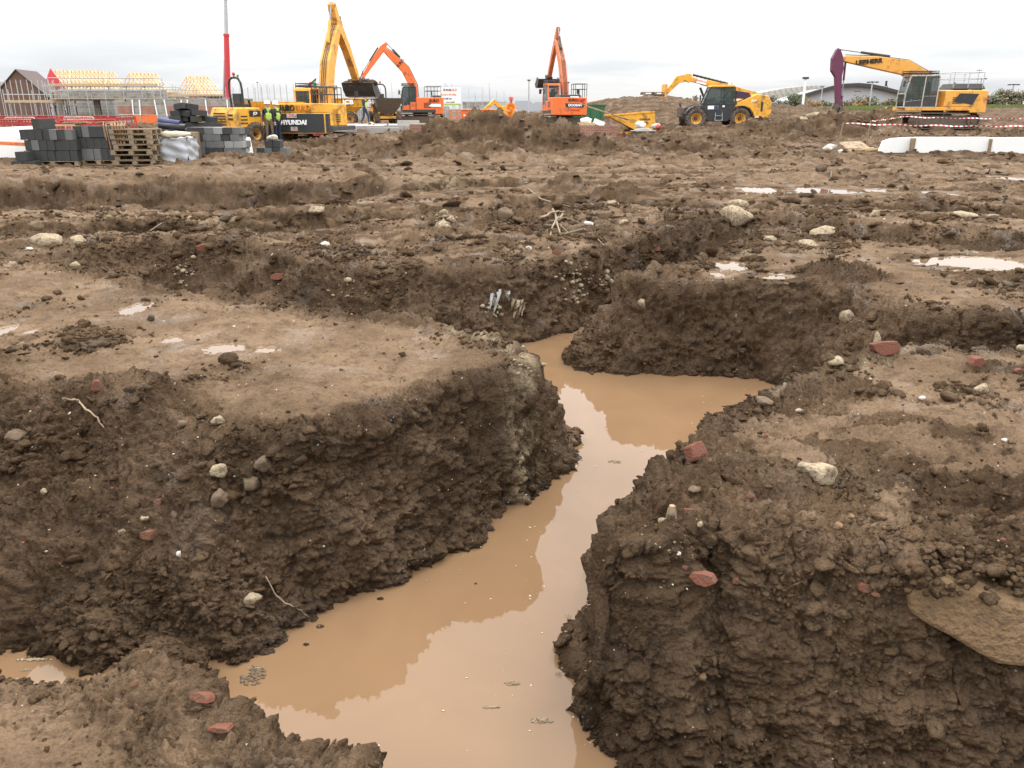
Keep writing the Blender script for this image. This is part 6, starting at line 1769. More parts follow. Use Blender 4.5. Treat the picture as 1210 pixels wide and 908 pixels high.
def truss_house(loc, rz, L_, half, eave, rise, label, gable=None, ntr=12):
    root = empty('house_shell', loc, rz, label, 'house', 'houses under construction')
    mb = MB()
    mb.box((0, -half + .15, eave / 2), (L_, .3, eave)); mb.box((0, half - .15, eave / 2), (L_, .3, eave)); mb.box((-L_ / 2 + .15, 0, eave / 2), (.3, 2 * half - .6, eave)); mb.box((L_ / 2 - .15, 0, eave / 2), (.3, 2 * half - .6, eave))
    w = mb.build('wall', M['block_far'] if gable else M['brick_far2'], root)
    mb = MB()
    for k in range(4):
        mb.box((-L_ / 2 + L_ * (k + .5) / 4, -half - .012, eave * .72), (L_ / 9, .02, eave * .3)); mb.build('opening_shade_panel', M['black'], w); mb = MB(); mb.box((-L_ / 2 + L_ * (k + .5) / 4, -half - .012, eave * .26), (L_ / 9, .02, eave * .36)); mb.build('opening_shade_panel', M['black'], w); mb = MB()  # flat black boxes on a solid wall, painting the shade inside window openings
    for k in range(6): mb = MB(); mb.box((-L_ / 2 + L_ * (k + .5) / 6, -half - .02, eave - .3), (L_ / 9, .04, .5)); mb.build('gap_shade_panel', M['black'], w)  # black boxes below the eave, painted shade for the gaps there
    src = None
    for k in range(ntr):
        if src is None:
            mb = MB(); t = .09
            mb.bar((0, -half - .3, -.15), (0, 0, rise), .05, t * 1.6); mb.bar((0, half + .3, -.15), (0, 0, rise), .05, t * 1.6); mb.bar((0, -half, 0), (0, half, 0), .05, t)
            mb.bar((0, -half * .5, rise * .5), (0, -half * .25, 0), .05, t); mb.bar((0, half * .5, rise * .5), (0, half * .25, 0), .05, t); mb.bar((0, -half * .25, 0), (0, 0, rise), .05, t); mb.bar((0, half * .25, 0), (0, 0, rise), .05, t)
            src = mb.build('roof_truss', M['truss'], root); o = src
        else: o = src.copy(); COL.objects.link(o)
        o.location = (-L_ / 2 + L_ * k / (ntr - 1), 0, eave)
    mb = MB()
    nb = 10 if L_ > 7 else 7
    for k in range(0, nb):
        t = k / (nb - .8)
        for s in (-1, 1): mb.bar((-L_ / 2, s * half * (1 - t), eave + rise * t + .10), (L_ / 2, s * half * (1 - t), eave + rise * t + .10), .05, .05)
    mb.bar((-L_ / 2, -half, eave + .1), (-L_ / 2 + L_ * .3, 0, eave + rise + .0), .06, .12); mb.bar((L_ * .1, -half, eave + .1), (L_ * .38, 0, eave + rise + .0), .06, .12)
    mb.build('roof_batten', M['truss'], root)
    if gable:
        mb = MB(); mb.M = Matrix.Translation((-L_ / 2 - .1, 0, eave)) @ Matrix.Rotation(R(90), 4, 'Z'); mb.prism([(-half - .2, -.1), (half + .2, -.1), (0, rise + .15)], -.05, .05); mb.build('gable_panel', gable, root)
    return root
GH = .35
def HP(u, D): return (P2(u, D), D)
x, y = HP(106, 134); truss_house((x, y, GH), R(54), 9.6, 4.0, 3.7, 3.2, 'house shell with a red gable end and open timber roof, leftmost timber roof', gable=M['redg'], ntr=17)
x, y = HP(175, 140); truss_house((x, y, GH), R(54), 4.6, 3.9, 3.7, 3.1, 'house shell with open timber roof in the middle of the three', ntr=8)
x, y = HP(238, 144); truss_house((x, y, GH), R(54), 3.9, 3.8, 3.5, 2.9, 'house shell with open timber roof nearest the red crane', ntr=7)
# brown finished house
def tiled_house(loc, rz, L_, half, eave, rise, label, wallm, roofm, cat='house', hip=False, windows=True, group=None):
    root = empty('house', loc, rz, label, cat, group)
    mb = MB(); mb.M = Matrix.Rotation(R(90), 4, 'Z')
    if not hip: mb.prism([(-half, 0), (half, 0), (half, eave), (0, eave + rise), (-half, eave)], -L_ / 2, L_ / 2)
    else: mb.M = Matrix(); mb.box((0, 0, eave / 2), (L_, 2 * half, eave))
    w = mb.build('wall', wallm, root)
    mb = MB(); o = .25; t = .14; z0 = eave - rise * o / half
    if not hip:
        for s in (-1, 1):
            vs = [(-L_ / 2 - o, s * (half + o), z0 + .03), (L_ / 2 + o, s * (half + o), z0 + .03), (L_ / 2 + o, 0, eave + rise + .03), (-L_ / 2 - o, 0, eave + rise + .03)]
            vs += [(a, b, c + t) for a, b, c in vs]
            mb.add(vs, [(0, 1, 2, 3), (7, 6, 5, 4), (0, 4, 5, 1), (1, 5, 6, 2), (2, 6, 7, 3), (3, 7, 4, 0)])
    else:
        a, b = L_ / 2 + o, half + o; r = max(.4, L_ / 2 - half * .8)
        mb.add([(-a, -b, eave), (a, -b, eave), (a, b, eave), (-a, b, eave), (-r, 0, eave + rise), (r, 0, eave + rise)], [(0, 1, 5, 4), (1, 2, 5), (2, 3, 4, 5), (3, 0, 4), (3, 2, 1, 0)])
    rf = mb.build('roof', roofm, root)
    if windows:
        for k in range(3):
            for z in (eave * .28, eave * .72):
                mb = MB(); xx = -L_ / 2 + L_ * (k + .5) / 3; mb.box((xx, -half - .02, z), (1.0, .06, 1.1)); wn = mb.build('window', M['letter'], root)
                mb = MB(); mb.box((xx - .23, -half - .06, z), (.38, .02, .9)); mb.box((xx + .23, -half - .06, z), (.38, .02, .9)); mb.build('pane', M['dglass'], wn)
    return root
x, y = HP(26, 121); tiled_house((x, y + 3, .2), R(100), 7.5, 3.4, 3.1, 3.4, 'brown brick gabled house with dark tiled roof at the far left', M['brick_far'], M['tile'])
x, y = HP(-12, 140); tiled_house((x, y, .2), R(100), 8, 4, 3.0, 2.6, 'dark roofed house mostly cut off by the left edge', M['brick_far'], M['tile'])
x, y = HP(8, 165); tiled_house((x, y, .2), R(10), 9, 4, 4.0, 2.2, 'grey roofed house peeping out behind the brown gabled house', M['brick_far'], M['slate'])
# ground floor walls in front: brick panels, block piers, white posts
x, y = HP(212, 98); root = empty('half_built_house', (x, y, .2), R(3), 'long half built ground floor of brick panels and pale blockwork with white posts', 'half built house', 'houses under construction')
mb = MB(); mb.box((0, 0, 1.1), (14.5, .3, 2.2)); mb.box((0, 5, 1.3), (14.5, .3, 2.6)); mb.box((-7.1, 2.5, 1.2), (.3, 4.7, 2.4)); mb.box((7.1, 2.5, 1.2), (.3, 4.7, 2.4)); w = mb.build('wall', M['block_far'], root)
rr = random.Random(2)
for k, (a, b) in enumerate([(-6.8, -5.3), (-4.1, -2.7), (-1.2, .2), (1.3, 5.4), (6.0, 7.2)]):
    mb = MB(); mb.box(((a + b) / 2, -.2, .9), (b - a, .1, 1.7)); mb.build('brick_panel', M['brick_far2'], root)
for xx in (-5.1, -4.3, -2.5, -1.4, .4, 1.1, 5.6, 3.2): mb = MB(); mb.box((xx, -.28, 1.45), (.13, .06, 1.9), Matrix.Rotation(R(rr.uniform(-4, 4)), 3, 'Y')); mb.build('white_post', M['letter'], root)
mb = MB()
for k in range(12): mb.box((-6.5 + k * 1.15, .05, 2.3 + .11 * (k % 3)), (.9, .32, .24))
mb.build('top_course', M['block_far'], root)
x, y = HP(128, 104); root = empty('half_built_house', (x, y, .2), R(2), 'half built house with dark ground floor openings beneath the scaffolding', 'half built house', 'houses under construction')
mb = MB(); mb.box((0, 0, 3.05), (11.5, .35, 1.1)); mb.box((0, 4.5, 1.9), (11.5, .3, 3.6)); mb.box((-5.6, 0, 1.3), (.6, .35, 2.4)); mb.box((5.3, 0, 1.3), (1.0, .35, 2.4)); mb.box((0, 0, .35), (11.5, .34, .7)); mb.box((-1.2, 0, 1.3), (.7, .33, 2.4)); w = mb.build('wall', M['block_far'], root)
mb = MB(); mb.box((0, .4, 2.46), (11.3, 4, .12)); mb.build('floor_slab', M['dark'], root)
mb = MB(); mb.box((5.3, -.22, 1.3), (1.0, .1, 2.3)); mb.box((-3.3, -.22, .4), (4.0, .1, .7)); mb.build('brick_panel', M['brick_far2'], root)
# scaffolds
sc = [(28, 112, 11.0, 1.3, [], 5.0, 4, 'slanting bare scaffold poles in front of the brown gabled house', False, 1.3), (100, 124, 13.5, 1.3, [1.9, 3.6], 1.4, 5, 'scaffolding round the house with the red gable', True, 2.0), (130, 100, 12.5, 1.2, [2.5, 3.9], 1.1, 6, 'scaffolding over the half built house with dark openings', True, 1.9),
      (180, 130, 9, 1.3, [1.9, 3.6], 1.3, 7, 'scaffolding round the middle timber roof', True, 2.0), (240, 134, 10, 1.3, [1.6, 3.3], 1.2, 8, 'scaffolding round the timber roof nearest the crane', True, 2.0), (150, 112, 16, 1.2, [2.9], 1.6, 11, 'long scaffold lift with timber boards across the front of the roof row', True, 1.6), (45, 100, 6.5, 1.2, [2.1], 2.2, 10, 'low scaffold bay left of the half built house', True, 1.5)]
for (u, D, L_, W_, lf, ex, sd, lb, bo, st) in sc:
    x, y = HP(u, D); scaffold((x, y, .2), R(4), L_, W_, lf, ex, lb, sd, bo, st, thick=.045, group='scaffolding by the houses')
# field of tall scaffold poles behind the machines
for k, (u, D, L_, n, ex, lb) in enumerate([(295, 118, 5, 0, 4.2, 'thin scaffold poles seen through the black roll hoop'), (345, 118, 9, 0, 4.6, 'thin scaffold poles left of the nearest yellow excavator cab'), (470, 108, 16, 0, 4.7, 'tall thin scaffold poles behind the far orange excavator'), (562, 112, 7.5, 0, 4.8, 'tall thin scaffold poles right of the sign board')]):
    x, y = HP(u, D); scaffold((x, y, .2), 0, L_, 3.5, [1.4] if k > 1 else [], 3.3 if k > 1 else ex, lb, 20 + k, False, .85, thick=.028, group='bare scaffold poles')
x, y = HP(563, 118); mb = MB(); mb.box((0, 0, 1.15), (3.8, .25, 2.3)); o = mb.build('block_wall', M['block_far'], loc=(x, y, .3)); tag(o, 'grey block wall beneath the poles right of the sign board', 'block wall')
x, y = HP(475, 116); mb = MB(); mb.box((0, 0, .8), (13, .25, 1.6)); o = mb.build('block_wall', M['block_far'], loc=(x, y, .3)); tag(o, 'long low block wall behind the far orange excavator', 'block wall')
x, y = HP(395, 120); mb = MB(); mb.box((0, 0, .8), (13, .25, 1.6)); o = mb.build('block_wall', M['block_far'], loc=(x, y, .3)); tag(o, 'low block wall hidden behind the nearest yellow excavator', 'block wall')
# telescopic crane
cx_, cy_ = HP(269, 120)
root = empty('mobile_crane', (cx_, cy_, .3), R(10), 'red telescopic crane with pale upper boom rising out of the top of the picture', 'crane')
lean = Vector((1.45, 0, 17.5)).normalized()
def bp(t): return Vector((.2, 0, 2.2)) + lean * t
mb = MB(); mb.box((.0, 0, 1.9), (1.5, 1.6, 1.3)); mb.box((-.9, .3, 1.5), (.8, 1.0, 1.1)); mb.build('slewing_cab', M['red'], root, bevel=.08)
mb = MB(); mb.box((0, 0, .8), (7.5, 2.4, .7)); cc = mb.build('carrier', M['red'], root, bevel=.05)
for xx in (-2.6, -1.2, 1.4, 2.8): wheel(cc, (xx, -1.1, .45), .5, .35, M['grey']); wheel(cc, (xx, 1.1, .45), .5, .35, M['grey'])
mb = MB(); mb.cyl(bp(0), bp(8.7), .42, .36, 8); b = mb.build('lower_boom', M['red'], root)
mb = MB(); mb.cyl(bp(8.6), bp(8.9), .42, n=8); mb.build('collar', M['red'], b)
mb = MB(); mb.cyl(bp(8.9), bp(13.3), .27, .25, 8); u1 = mb.build('middle_boom', M['galv'], root)
mb = MB(); mb.cyl(bp(13.3), bp(17.7), .22, .2, 8); mb.build('upper_boom', M['galv'], root)
mb = MB(); mb.cyl(bp(17.7), bp(26), .17, .15, 8); mb.build('top_boom', M['galv'], root)
mb = MB()
for t in (13.3, 17.7): mb.cyl(bp(t - .12), bp(t + .12), .32, n=8)
mb.build('boom_collar', M['dark'], root)
mb = MB(); mb.cyl((-.5, 0, 1.6), bp(5.5) + Vector((-.3, 0, 0)), .13, n=8); mb.build('luffing_ram', M['grey'], root)

# ------------------------------------------------------------------ distant houses, lamp posts, arched hall
for k, (u, D, L_, h, lb, wm) in enumerate([(605, 230, 11, 2.7, 'distant grey hipped roof house left of the orange clad person', 'block_far'), (640, 235, 10, 2.6, 'distant grey roofed house right of the orange clad person', 'block_far'), (573, 225, 7, 2.0, 'low distant dark roofed house right of the sign poles', 'block_far'), (576, 260, 9, 2, 'farther pale house behind the low dark roofed house', 'block_far'), (625, 270, 14, 2.2, 'distant house with a reddish wall between two grey roofs', 'brick_far2')]):
    if k == 0: u = 589
    if k == 3: u = 560
    x, y = HP(u + (0 if k else 0), D); tiled_house((x, y, -.6), R(2), L_, 4, 1.4, h, lb, M[wm], M['slate'], hip=True, windows=False, group='distant houses')
x, y = HP(618, 232); tiled_house((x, y, -.6), R(2), 10, 4, 1.5, 2.8, 'distant grey hipped roof house just left of the thin lamp post', M['block_far'], M['slate'], hip=True, windows=False, group='distant houses')
def lamp(u, vtop, D, label, cross=False, th=.09, m='letter'):
    t = atd(u, vtop, D); root = empty('lamp_post', (t.x, D, -.3), 0, label, 'lamp post', 'lamp posts')
    mb = MB(); mb.cyl((0, 0, 0), (0, 0, t.z + .3), th * 1.3, th, 8); mb.build('post', M[m], root)
    mb = MB()
    if cross:
        for a in range(3): 
            d = Vector((math.cos(a * 2.1), math.sin(a * 2.1), 0)); mb.bar((0, 0, t.z + .25), d * th * 6 + Vector((0, 0, t.z + .3)), th * 1.2); mb.box(d * th * 6.5 + Vector((0, 0, t.z + .25)), (th * 3, th * 3, th * 1.5))
    else: mb.box((0, 0, t.z + .35), (th * 5, th * 3, th * 1.8))
    mb.build('lamp_head', M['dark'], root)
lamp(625, 95.5, 120, 'thin lamp post with small head left of the rear facing orange excavator', m='galv')
lamp(952, 93, 110, 'white lamp post in front of the arched hall', th=.14)
lamp(1031, 97, 150, 'grey lamp post with cross arms over the right half of the arch', True, .13, 'galv')
lamp(1160, 93, 150, 'grey lamp post with cross arms right of the yellow excavator tail', True, .11, 'galv')
lamp(1157.5, 83, 190, 'taller thin lamp post beside the yellow excavator tail', True, .07, 'galv')
lamp(1198, 100, 170, 'rightmost grey lamp post above the bushes', True, .14, 'galv')
lamp(972, 103, 170, 'faint lamp post below the left haunch of the arch', False, .09, 'galv'); lamp(1013, 108, 180, 'short faint lamp post under the crown of the arch', True, .09, 'galv')
x = atd(304, 97, 130); lamp(304, 98, 130, 'thin pole with a small box seen inside the black roll hoop', False, .05, 'galv')
# arched hall
D = 240
root = empty('arched_hall', (P2(1005, D), D, 0), 0, 'long low hall with a dark arched roof edge and pale metal roof', 'hall')
def hp(u, v, dy=0): q = atd(u, v, D); return (q.x - P2(1005, D), dy, q.z)
arc = [(935, 116), (952, 112.5), (970, 107), (985, 103), (1000, 100.5), (1015, 99.8), (1030, 101), (1045, 104), (1062, 108.5), (1080, 114)]
mb = MB(); n = len(arc); A = [hp(u, v - 1.6) for u, v in arc]; B = [hp(u, v + 2.6) for u, v in arc]
for i in range(n - 1):
    a, b, c, d = A[i], A[i + 1], B[i + 1], B[i]
    mb.prism([(a[0], a[2]), (b[0], b[2]), (c[0], c[2]), (d[0], d[2])], 0, 3)
mb.build('arch_beam', M['dark'], root)
mb = MB(); bot = atd(1005, 127, D).z
for i in range(n - 1):
    a, b = B[i], B[i + 1]; mb.prism([(a[0], a[2]), (b[0], b[2]), (b[0], bot - 3), (a[0], bot - 3)], 1.5, 22)
mb.build('end_wall', M['wrap'], root)
mb = MB()
L0 = [hp(870, 122), hp(900, 117.5), hp(930, 108), hp(960, 102), hp(990, 99), hp(1015, 98)]
for i in range(len(L0) - 1):
    a, b = L0[i], L0[i + 1]; mb.prism([(a[0], a[2]), (b[0], b[2]), (b[0], bot), (a[0], bot)], 26, 40)
mb.build('metal_roof', M['offwhite'], root)
mb = MB()
for i in range(22):
    t = i / 21 * (len(L0) - 1.001); k = int(t); f = t - k; x_ = L0[k][0] * (1 - f) + L0[k + 1][0] * f; z_ = L0[k][2] * (1 - f) + L0[k + 1][2] * f
    mb.bar((x_, 25.8, z_ + .1), (x_ + 2.5, 25.8, z_ - 3.2), .12)
mb.build('roof_seam', M['offwhite'], root)

# ------------------------------------------------------------------ bushes and trees
def leaf_mat(name, c1, c2):
    m = bpy.data.materials.new(name); nt, N, L, b = nodes(m)
    geo = N.new('ShaderNodeNewGeometry'); r = N.new('ShaderNodeValToRGB'); r.color_ramp.elements[0].color = c1 + (1,); r.color_ramp.elements[1].color = c2 + (1,)
    L.new(geo.outputs['Random Per Island'], r.inputs[0]); L.new(r.outputs[0], b.inputs['Base Color']); b.inputs['Roughness'].default_value = .75
    return m
LM = [leaf_mat('green_leaves', (.035, .047, .018), (.095, .105, .04)), leaf_mat('olive_leaves', (.06, .058, .025), (.14, .118, .052)), leaf_mat('autumn_leaves', (.16, .09, .025), (.27, .16, .05)), leaf_mat('grey_twigs', (.11, .095, .075), (.20, .17, .14))]
BARK = mat('bark', (.09, .07, .05), .9)
def bush(u, vtop, wpx, D, kind, label, seed):
    rr = random.Random(seed); t = atd(u, vtop, D); w = wpx / 1003 * D * 1.35; zb = gz(t.x, D) if D < 135 else 0.3
    zb = min(zb, t.z - 1.0); h = t.z - zb
    root = empty('tree', (t.x, D, zb), 0, label, 'tree' if h > 3 else 'bush', 'trees and bushes beyond the site')
    mb = MB(); limbs = []
    for k in range(5):
        a = rr.uniform(0, 6.28); e = Vector((math.cos(a) * w * .25 * rr.random(), math.sin(a) * w * .2 * rr.random(), h * rr.uniform(.5, .85))); mb.cyl((rr.uniform(-.1, .1), 0, -.2), e, .10, .02, 6); limbs.append(e)
        for j in range(3):
            q = e * rr.uniform(.5, .9); mb.cyl(q, q + Vector((rr.uniform(-1, 1) * w * .22, rr.uniform(-1, 1) * w * .2, h * rr.uniform(.05, .28))), .04, .01, 5)
    mb.build('trunk', BARK, root)
    mb = MB(); ncl = 18
    cl = [(rr.uniform(-.5, .5) * w * .85, rr.uniform(-.4, .4) * w * .7, h * rr.uniform(.15, .88)) for _ in range(ncl)]
    ls = max(.09, D / 1003 * 1.5) * (.55 if kind == 3 else 1.0)
    for (x, y, z) in cl:
        # crown narrower towards the top
        f = 1 - .55 * max(0, z / h - .45); x *= f; y *= f
        cr = h * rr.uniform(.10, .20)
        for _ in range(40 if kind != 3 else 22):
            d = Vector((rr.gauss(0, 1), rr.gauss(0, 1), rr.gauss(0, .85))) * cr * .62; c = Vector((x, y, z)) + d
            if c.z < .05 or c.z > h: continue
            a = Vector((rr.gauss(0, 1), rr.gauss(0, 1), rr.gauss(0, 1))).normalized(); b = a.orthogonal().normalized(); s = ls * rr.uniform(.5, 1.2)
            if kind == 3: mb.add([c, c + Vector((a.x * .3, a.y * .3, abs(a.z) + .5)) * s * 3.0, c + b * s * .3], [(0, 1, 2)])
            else: mb.add([c - a * s, c + b * s * .7, c + a * s, c - b * s * .7], [(0, 1, 2, 3)])
    mb.build('crown', LM[kind], root)
B_ = [(752, 121, 22, 120, 3, 'thin bare bush left of the telehandler fork on the skyline'), (812, 113, 26, 110, 1, 'olive bush behind the telehandler cab on its left'), (832, 117, 24, 108, 1, 'lower olive bush right behind the telehandler front wheel'), (800, 119, 18, 112, 3, 'small bare bush at the left of the telehandler'),
      (893, 108, 34, 150, 3, 'large bare grey tree just right of the telehandler'), (910, 110, 26, 155, 3, 'second bare grey tree right of the telehandler'), (925, 113, 30, 150, 0, 'green bush beneath the pale hall roof'), (942, 110, 22, 148, 0, 'round green tree left of the white lamp post'),
      (962, 115, 20, 150, 2, 'orange leaved bush right of the white lamp post'), (975, 119, 16, 150, 0, 'low green bush left of the purple stick'), (1000, 115, 20, 150, 1, 'olive bush right of the purple stick'), (1016, 116, 16, 150, 2, 'orange brown bush under the crown of the arch'), (1026, 112, 22, 152, 0, 'green bush under the right part of the arch'), (1043, 117, 24, 150, 1, 'low olive bush left of the yellow cab'), (1058, 116, 20, 148, 1, 'olive bush partly hidden by the yellow cab'),
      (1167, 110, 20, 105, 3, 'bare bush right of the yellow excavator tail'), (1184, 104, 20, 105, 1, 'tallest olive bush right of the yellow excavator'), (1176, 112, 24, 103, 0, 'low green bush before the tallest olive bush'), (1197, 109, 18, 104, 1, 'olive bush second from the right edge'), (1210, 106, 24, 104, 1, 'olive bush at the right edge'), (1232, 108, 24, 104, 0, 'green bush beyond the right edge'), (876, 114, 22, 150, 3, 'low bare bush directly behind the telehandler tail'), (1192, 116, 40, 98, 1, 'wide low olive bush nearest at the right')]
for k, (u, v, w, D, kd, lb) in enumerate(B_): bush(u, v, w, D, kd, lb, 300 + k)
# grass verge beyond the bank
grassm = mat('verge_grass', (.13, .16, .045), .9, scale=.8, var=.3)
NG = 26000
gD = rng.uniform(88, 140, NG); gu = rng.uniform(905, 1290, NG); gX = (gu - 605) / 1003 * gD; gZ = base_height(gX.astype(np.float32), gD.astype(np.float32))[0]
gh = rng.uniform(.12, .42, NG); ga = rng.uniform(0, 6.28, NG); gw = .13
V = np.stack([np.stack([gX - gw * np.cos(ga), gD - gw * np.sin(ga), gZ], 1), np.stack([gX + gw * np.cos(ga), gD + gw * np.sin(ga), gZ], 1), np.stack([gX + rng.uniform(-.1, .1, NG), gD, gZ + gh], 1)], 1).reshape(-1, 3)
tag(arrays_mesh('grass', V, np.arange(NG * 3).reshape(-1, 3), grassm, False), 'strip of green grass along the top of the far bank', 'grass', kind='stuff')
# ------------------------------------------------------------------ stones, bricks and scraps one can point to
from mathutils.bvhtree import BVHTree
_dx = None
def surf(u, v):
    """where the sight line through a photo pixel meets the ground mesh"""
    global _dx
    if _dx is None:
        me = ground.data; a = np.zeros(len(me.vertices) * 3, np.float32); me.vertices.foreach_get('co', a)
        _dx = a.reshape(NR, NC, 3)
    d = atd(u, v, 1.0) - Vector((0, 0, EYE)); dx_, dz_ = d.x / d.y, d.z / d.y
    # march in plan over the vertex grid
    best = None
    rows = slice(7, NR - 1)
    X_, Y_, Z_ = _dx[rows, :, 0], _dx[rows, :, 1], _dx[rows, :, 2]
    sx = X_ / Y_; sz = (Z_ - EYE) / Y_
    err = (sx - dx_) ** 2 + (sz - dz_) ** 2
    m = err < (.0035) ** 2
    if not m.any(): m = err <= err.min() * 1.01
    ii = np.nonzero(m); k = np.argmin(Y_[ii]); r, c = ii[0][k], ii[1][k]
    return Vector((float(X_[r, c]), float(Y_[r, c]), float(Z_[r, c])))
def stone(u, v, w, h, m, label, cat='stone', name='stone', seed=0, sink=.25, depth=.8, rough=.6, rot=0.0, group=None, n=3):
    p = surf(u, v); px = p.y / 1003
    sx, sz = w / 2 * px * 1.06, h / 2 * px * 1.06
    mb = MB(); mb.rock((0, 0, 0), (sx, sx * depth, max(sz, sx * .35)), seed, n, rough)
    o = mb.build(name, M[m] if isinstance(m, str) else m, loc=p + Vector((0, -sx * depth * (.6 - sink), sz * (.25 - sink * .3))), rot=(R(rot), R((seed * 37) % 21 - 10), R((seed * 53) % 90 - 45) if w < 60 else 0))
    return tag(o, label, cat, group)
S = [(262, 558, 22, 20, 'stone2', 'rounded cream stone high in the left bank face'), (256, 500, 18, 14, 'stone2', 'pale stone at the lip of the left bank, above the cream stone'), (297, 570, 26, 22, 'cobble', 'brown grey stone right of the rounded cream stone'), (313, 548, 26, 28, 'cobble', 'upright brown stone near the top of the left bank'),
     (258, 590, 28, 28, 'cobble', 'large muddy stone in the middle of the left bank face'), (174, 614, 11, 10, 'stone', 'small grey stone just above the orange brick chip'), (144, 626, 11, 10, 'stone', 'small greenish grey stone left of the orange brick chip'),
     (212, 653, 8, 10, 'offwhite', 'tiny white stone right of the orange brick chip'), (80, 475, 5, 5, 'stone2', 'tiny pale stone left of the pale root on the left mound'), (206, 607, 12, 12, 'cobble', 'small round brown stone in the left bank'), (20, 512, 34, 16, 'cobble', 'broad muddy cobble at the left edge of the left bank'),
     (50, 580, 10, 10, 'stone', 'dull grey pebble at the far left of the bank'), (299, 707, 26, 18, 'stone', 'pale cobble low in the left bank near the thin root'), (215, 500, 16, 10, 'cobble', 'dark cobble at the crack in the left bank'), (680, 522, 12, 9, 'cobble', 'dark wet stone at the water corner of the left bank'),
     (965, 560, 52, 34, 'stone2', 'large cream stone set on top of the right bank'), (1001, 373, 18, 18, 'stone2', 'pale angular stone in the far trench wall'), (990, 428, 26, 14, 'stone2', 'pale flat stone at the back edge of the right bank'), (1157, 459, 18, 18, 'stone2', 'round cream stone on the right bank beyond the bricks'),
     (1087, 470, 11, 7, 'offwhite', 'small white stone left of the round cream stone'), (1185, 520, 8, 6, 'offwhite', 'tiny white stone near the right edge of the right bank'), (1037, 405, 10, 26, 'stone', 'thin upright pale stone beside the long red brick'), (802, 655, 6, 7, 'offwhite', 'small white stone low on the left of the right bank'),
     (780, 614, 10, 12, 'stone', 'grey white stone left of the pale root stump'), (825, 620, 10, 9, 'stone', 'small round pinkish stone right of the pale root stump'), (992, 620, 14, 12, 'stone_brown', 'yellow brown stone beneath the large cream stone'), (1004, 610, 9, 8, 'stone_brown', 'small tan stone above the yellow brown stone'),
     (944, 484, 12, 7, 'stone', 'small pale stone at the back lip above the brick'), (57, 283, 40, 20, 'stone', 'large tan rock on the left of the pair in the mid left'), (92, 284, 26, 16, 'stone', 'smaller tan rock on the right of the pair in the mid left'), (18, 314, 12, 10, 'stone2', 'small cream rock at the mid left edge'), (88, 312, 14, 10, 'stone', 'small tan rock below the pair of rocks'),
     (870, 258, 44, 28, 'stone2', 'large jagged cream rock at the head of the right trench'), (870, 240, 26, 12, 'stone', 'dull pale rock above the large jagged cream rock'), (974, 274, 36, 18, 'stone2', 'white jagged rock in the trench behind the right block'), (956, 286, 24, 8, 'stone2', 'flat white slab in front of the white jagged rock'), (908, 281, 20, 6, 'stone', 'flat tan slab between the two jagged rocks'),
     (1138, 252, 32, 9, 'stone2', 'long low pale slab on the far right flat'), (1172, 254, 16, 6, 'stone2', 'short pale slab right of the long low slab'), (1034, 252, 14, 13, 'stone', 'leaning tan stone left of the long low slab'), (597, 252, 22, 17, 'cobble', 'rounded brown boulder in the middle distance'),
     (372, 246, 22, 10, 'stone2', 'cream lump in the far left cut'), (383, 287, 12, 8, 'offwhite', 'small white lump beyond the orange shard'), (36, 292, 10, 5, 'offwhite', 'tiny white lump near the tan rocks'), (693, 263, 14, 5, 'offwhite', 'white flake left of the root tangle'),
     (626, 291, 8, 6, 'offwhite', 'tiny white flake in the centre distance'), (758, 358, 11, 13, 'stone', 'small pale stone in the dark right block face'),
     (735, 262, 12, 8, 'stone2', 'small cream stone on the skyline ridge in the centre'), (723, 238, 16, 8, 'stone', 'tan stone on the ridge right of the root tangle'), (1205, 412, 14, 9, 'stone', 'pale stone at the right edge below the dark wall'),
     (390, 855, 44, 30, 'cobble', 'reddish brown muddy rock sitting in the water edge at the lower left'), (617, 878, 20, 8, 'stone', 'flat pale grey flake in the bottom of the flooded trench'), (900, 473, 26, 12, 'cobble', 'flat dark stone at the water edge of the right bank'), (820, 575, 20, 10, 'cobble', 'brown stone just below the red brick'),
     (830, 800, 16, 12, 'stone_brown', 'brown nodule in the right bank face low down'), (1190, 765, 0, 0, '', '')]
for k, q in enumerate(S):
    if not q[5]: continue
    stone(q[0], q[1], q[2], q[3], q[4], q[5], seed=k + 3, group=None, sink=.42, rough=.5)
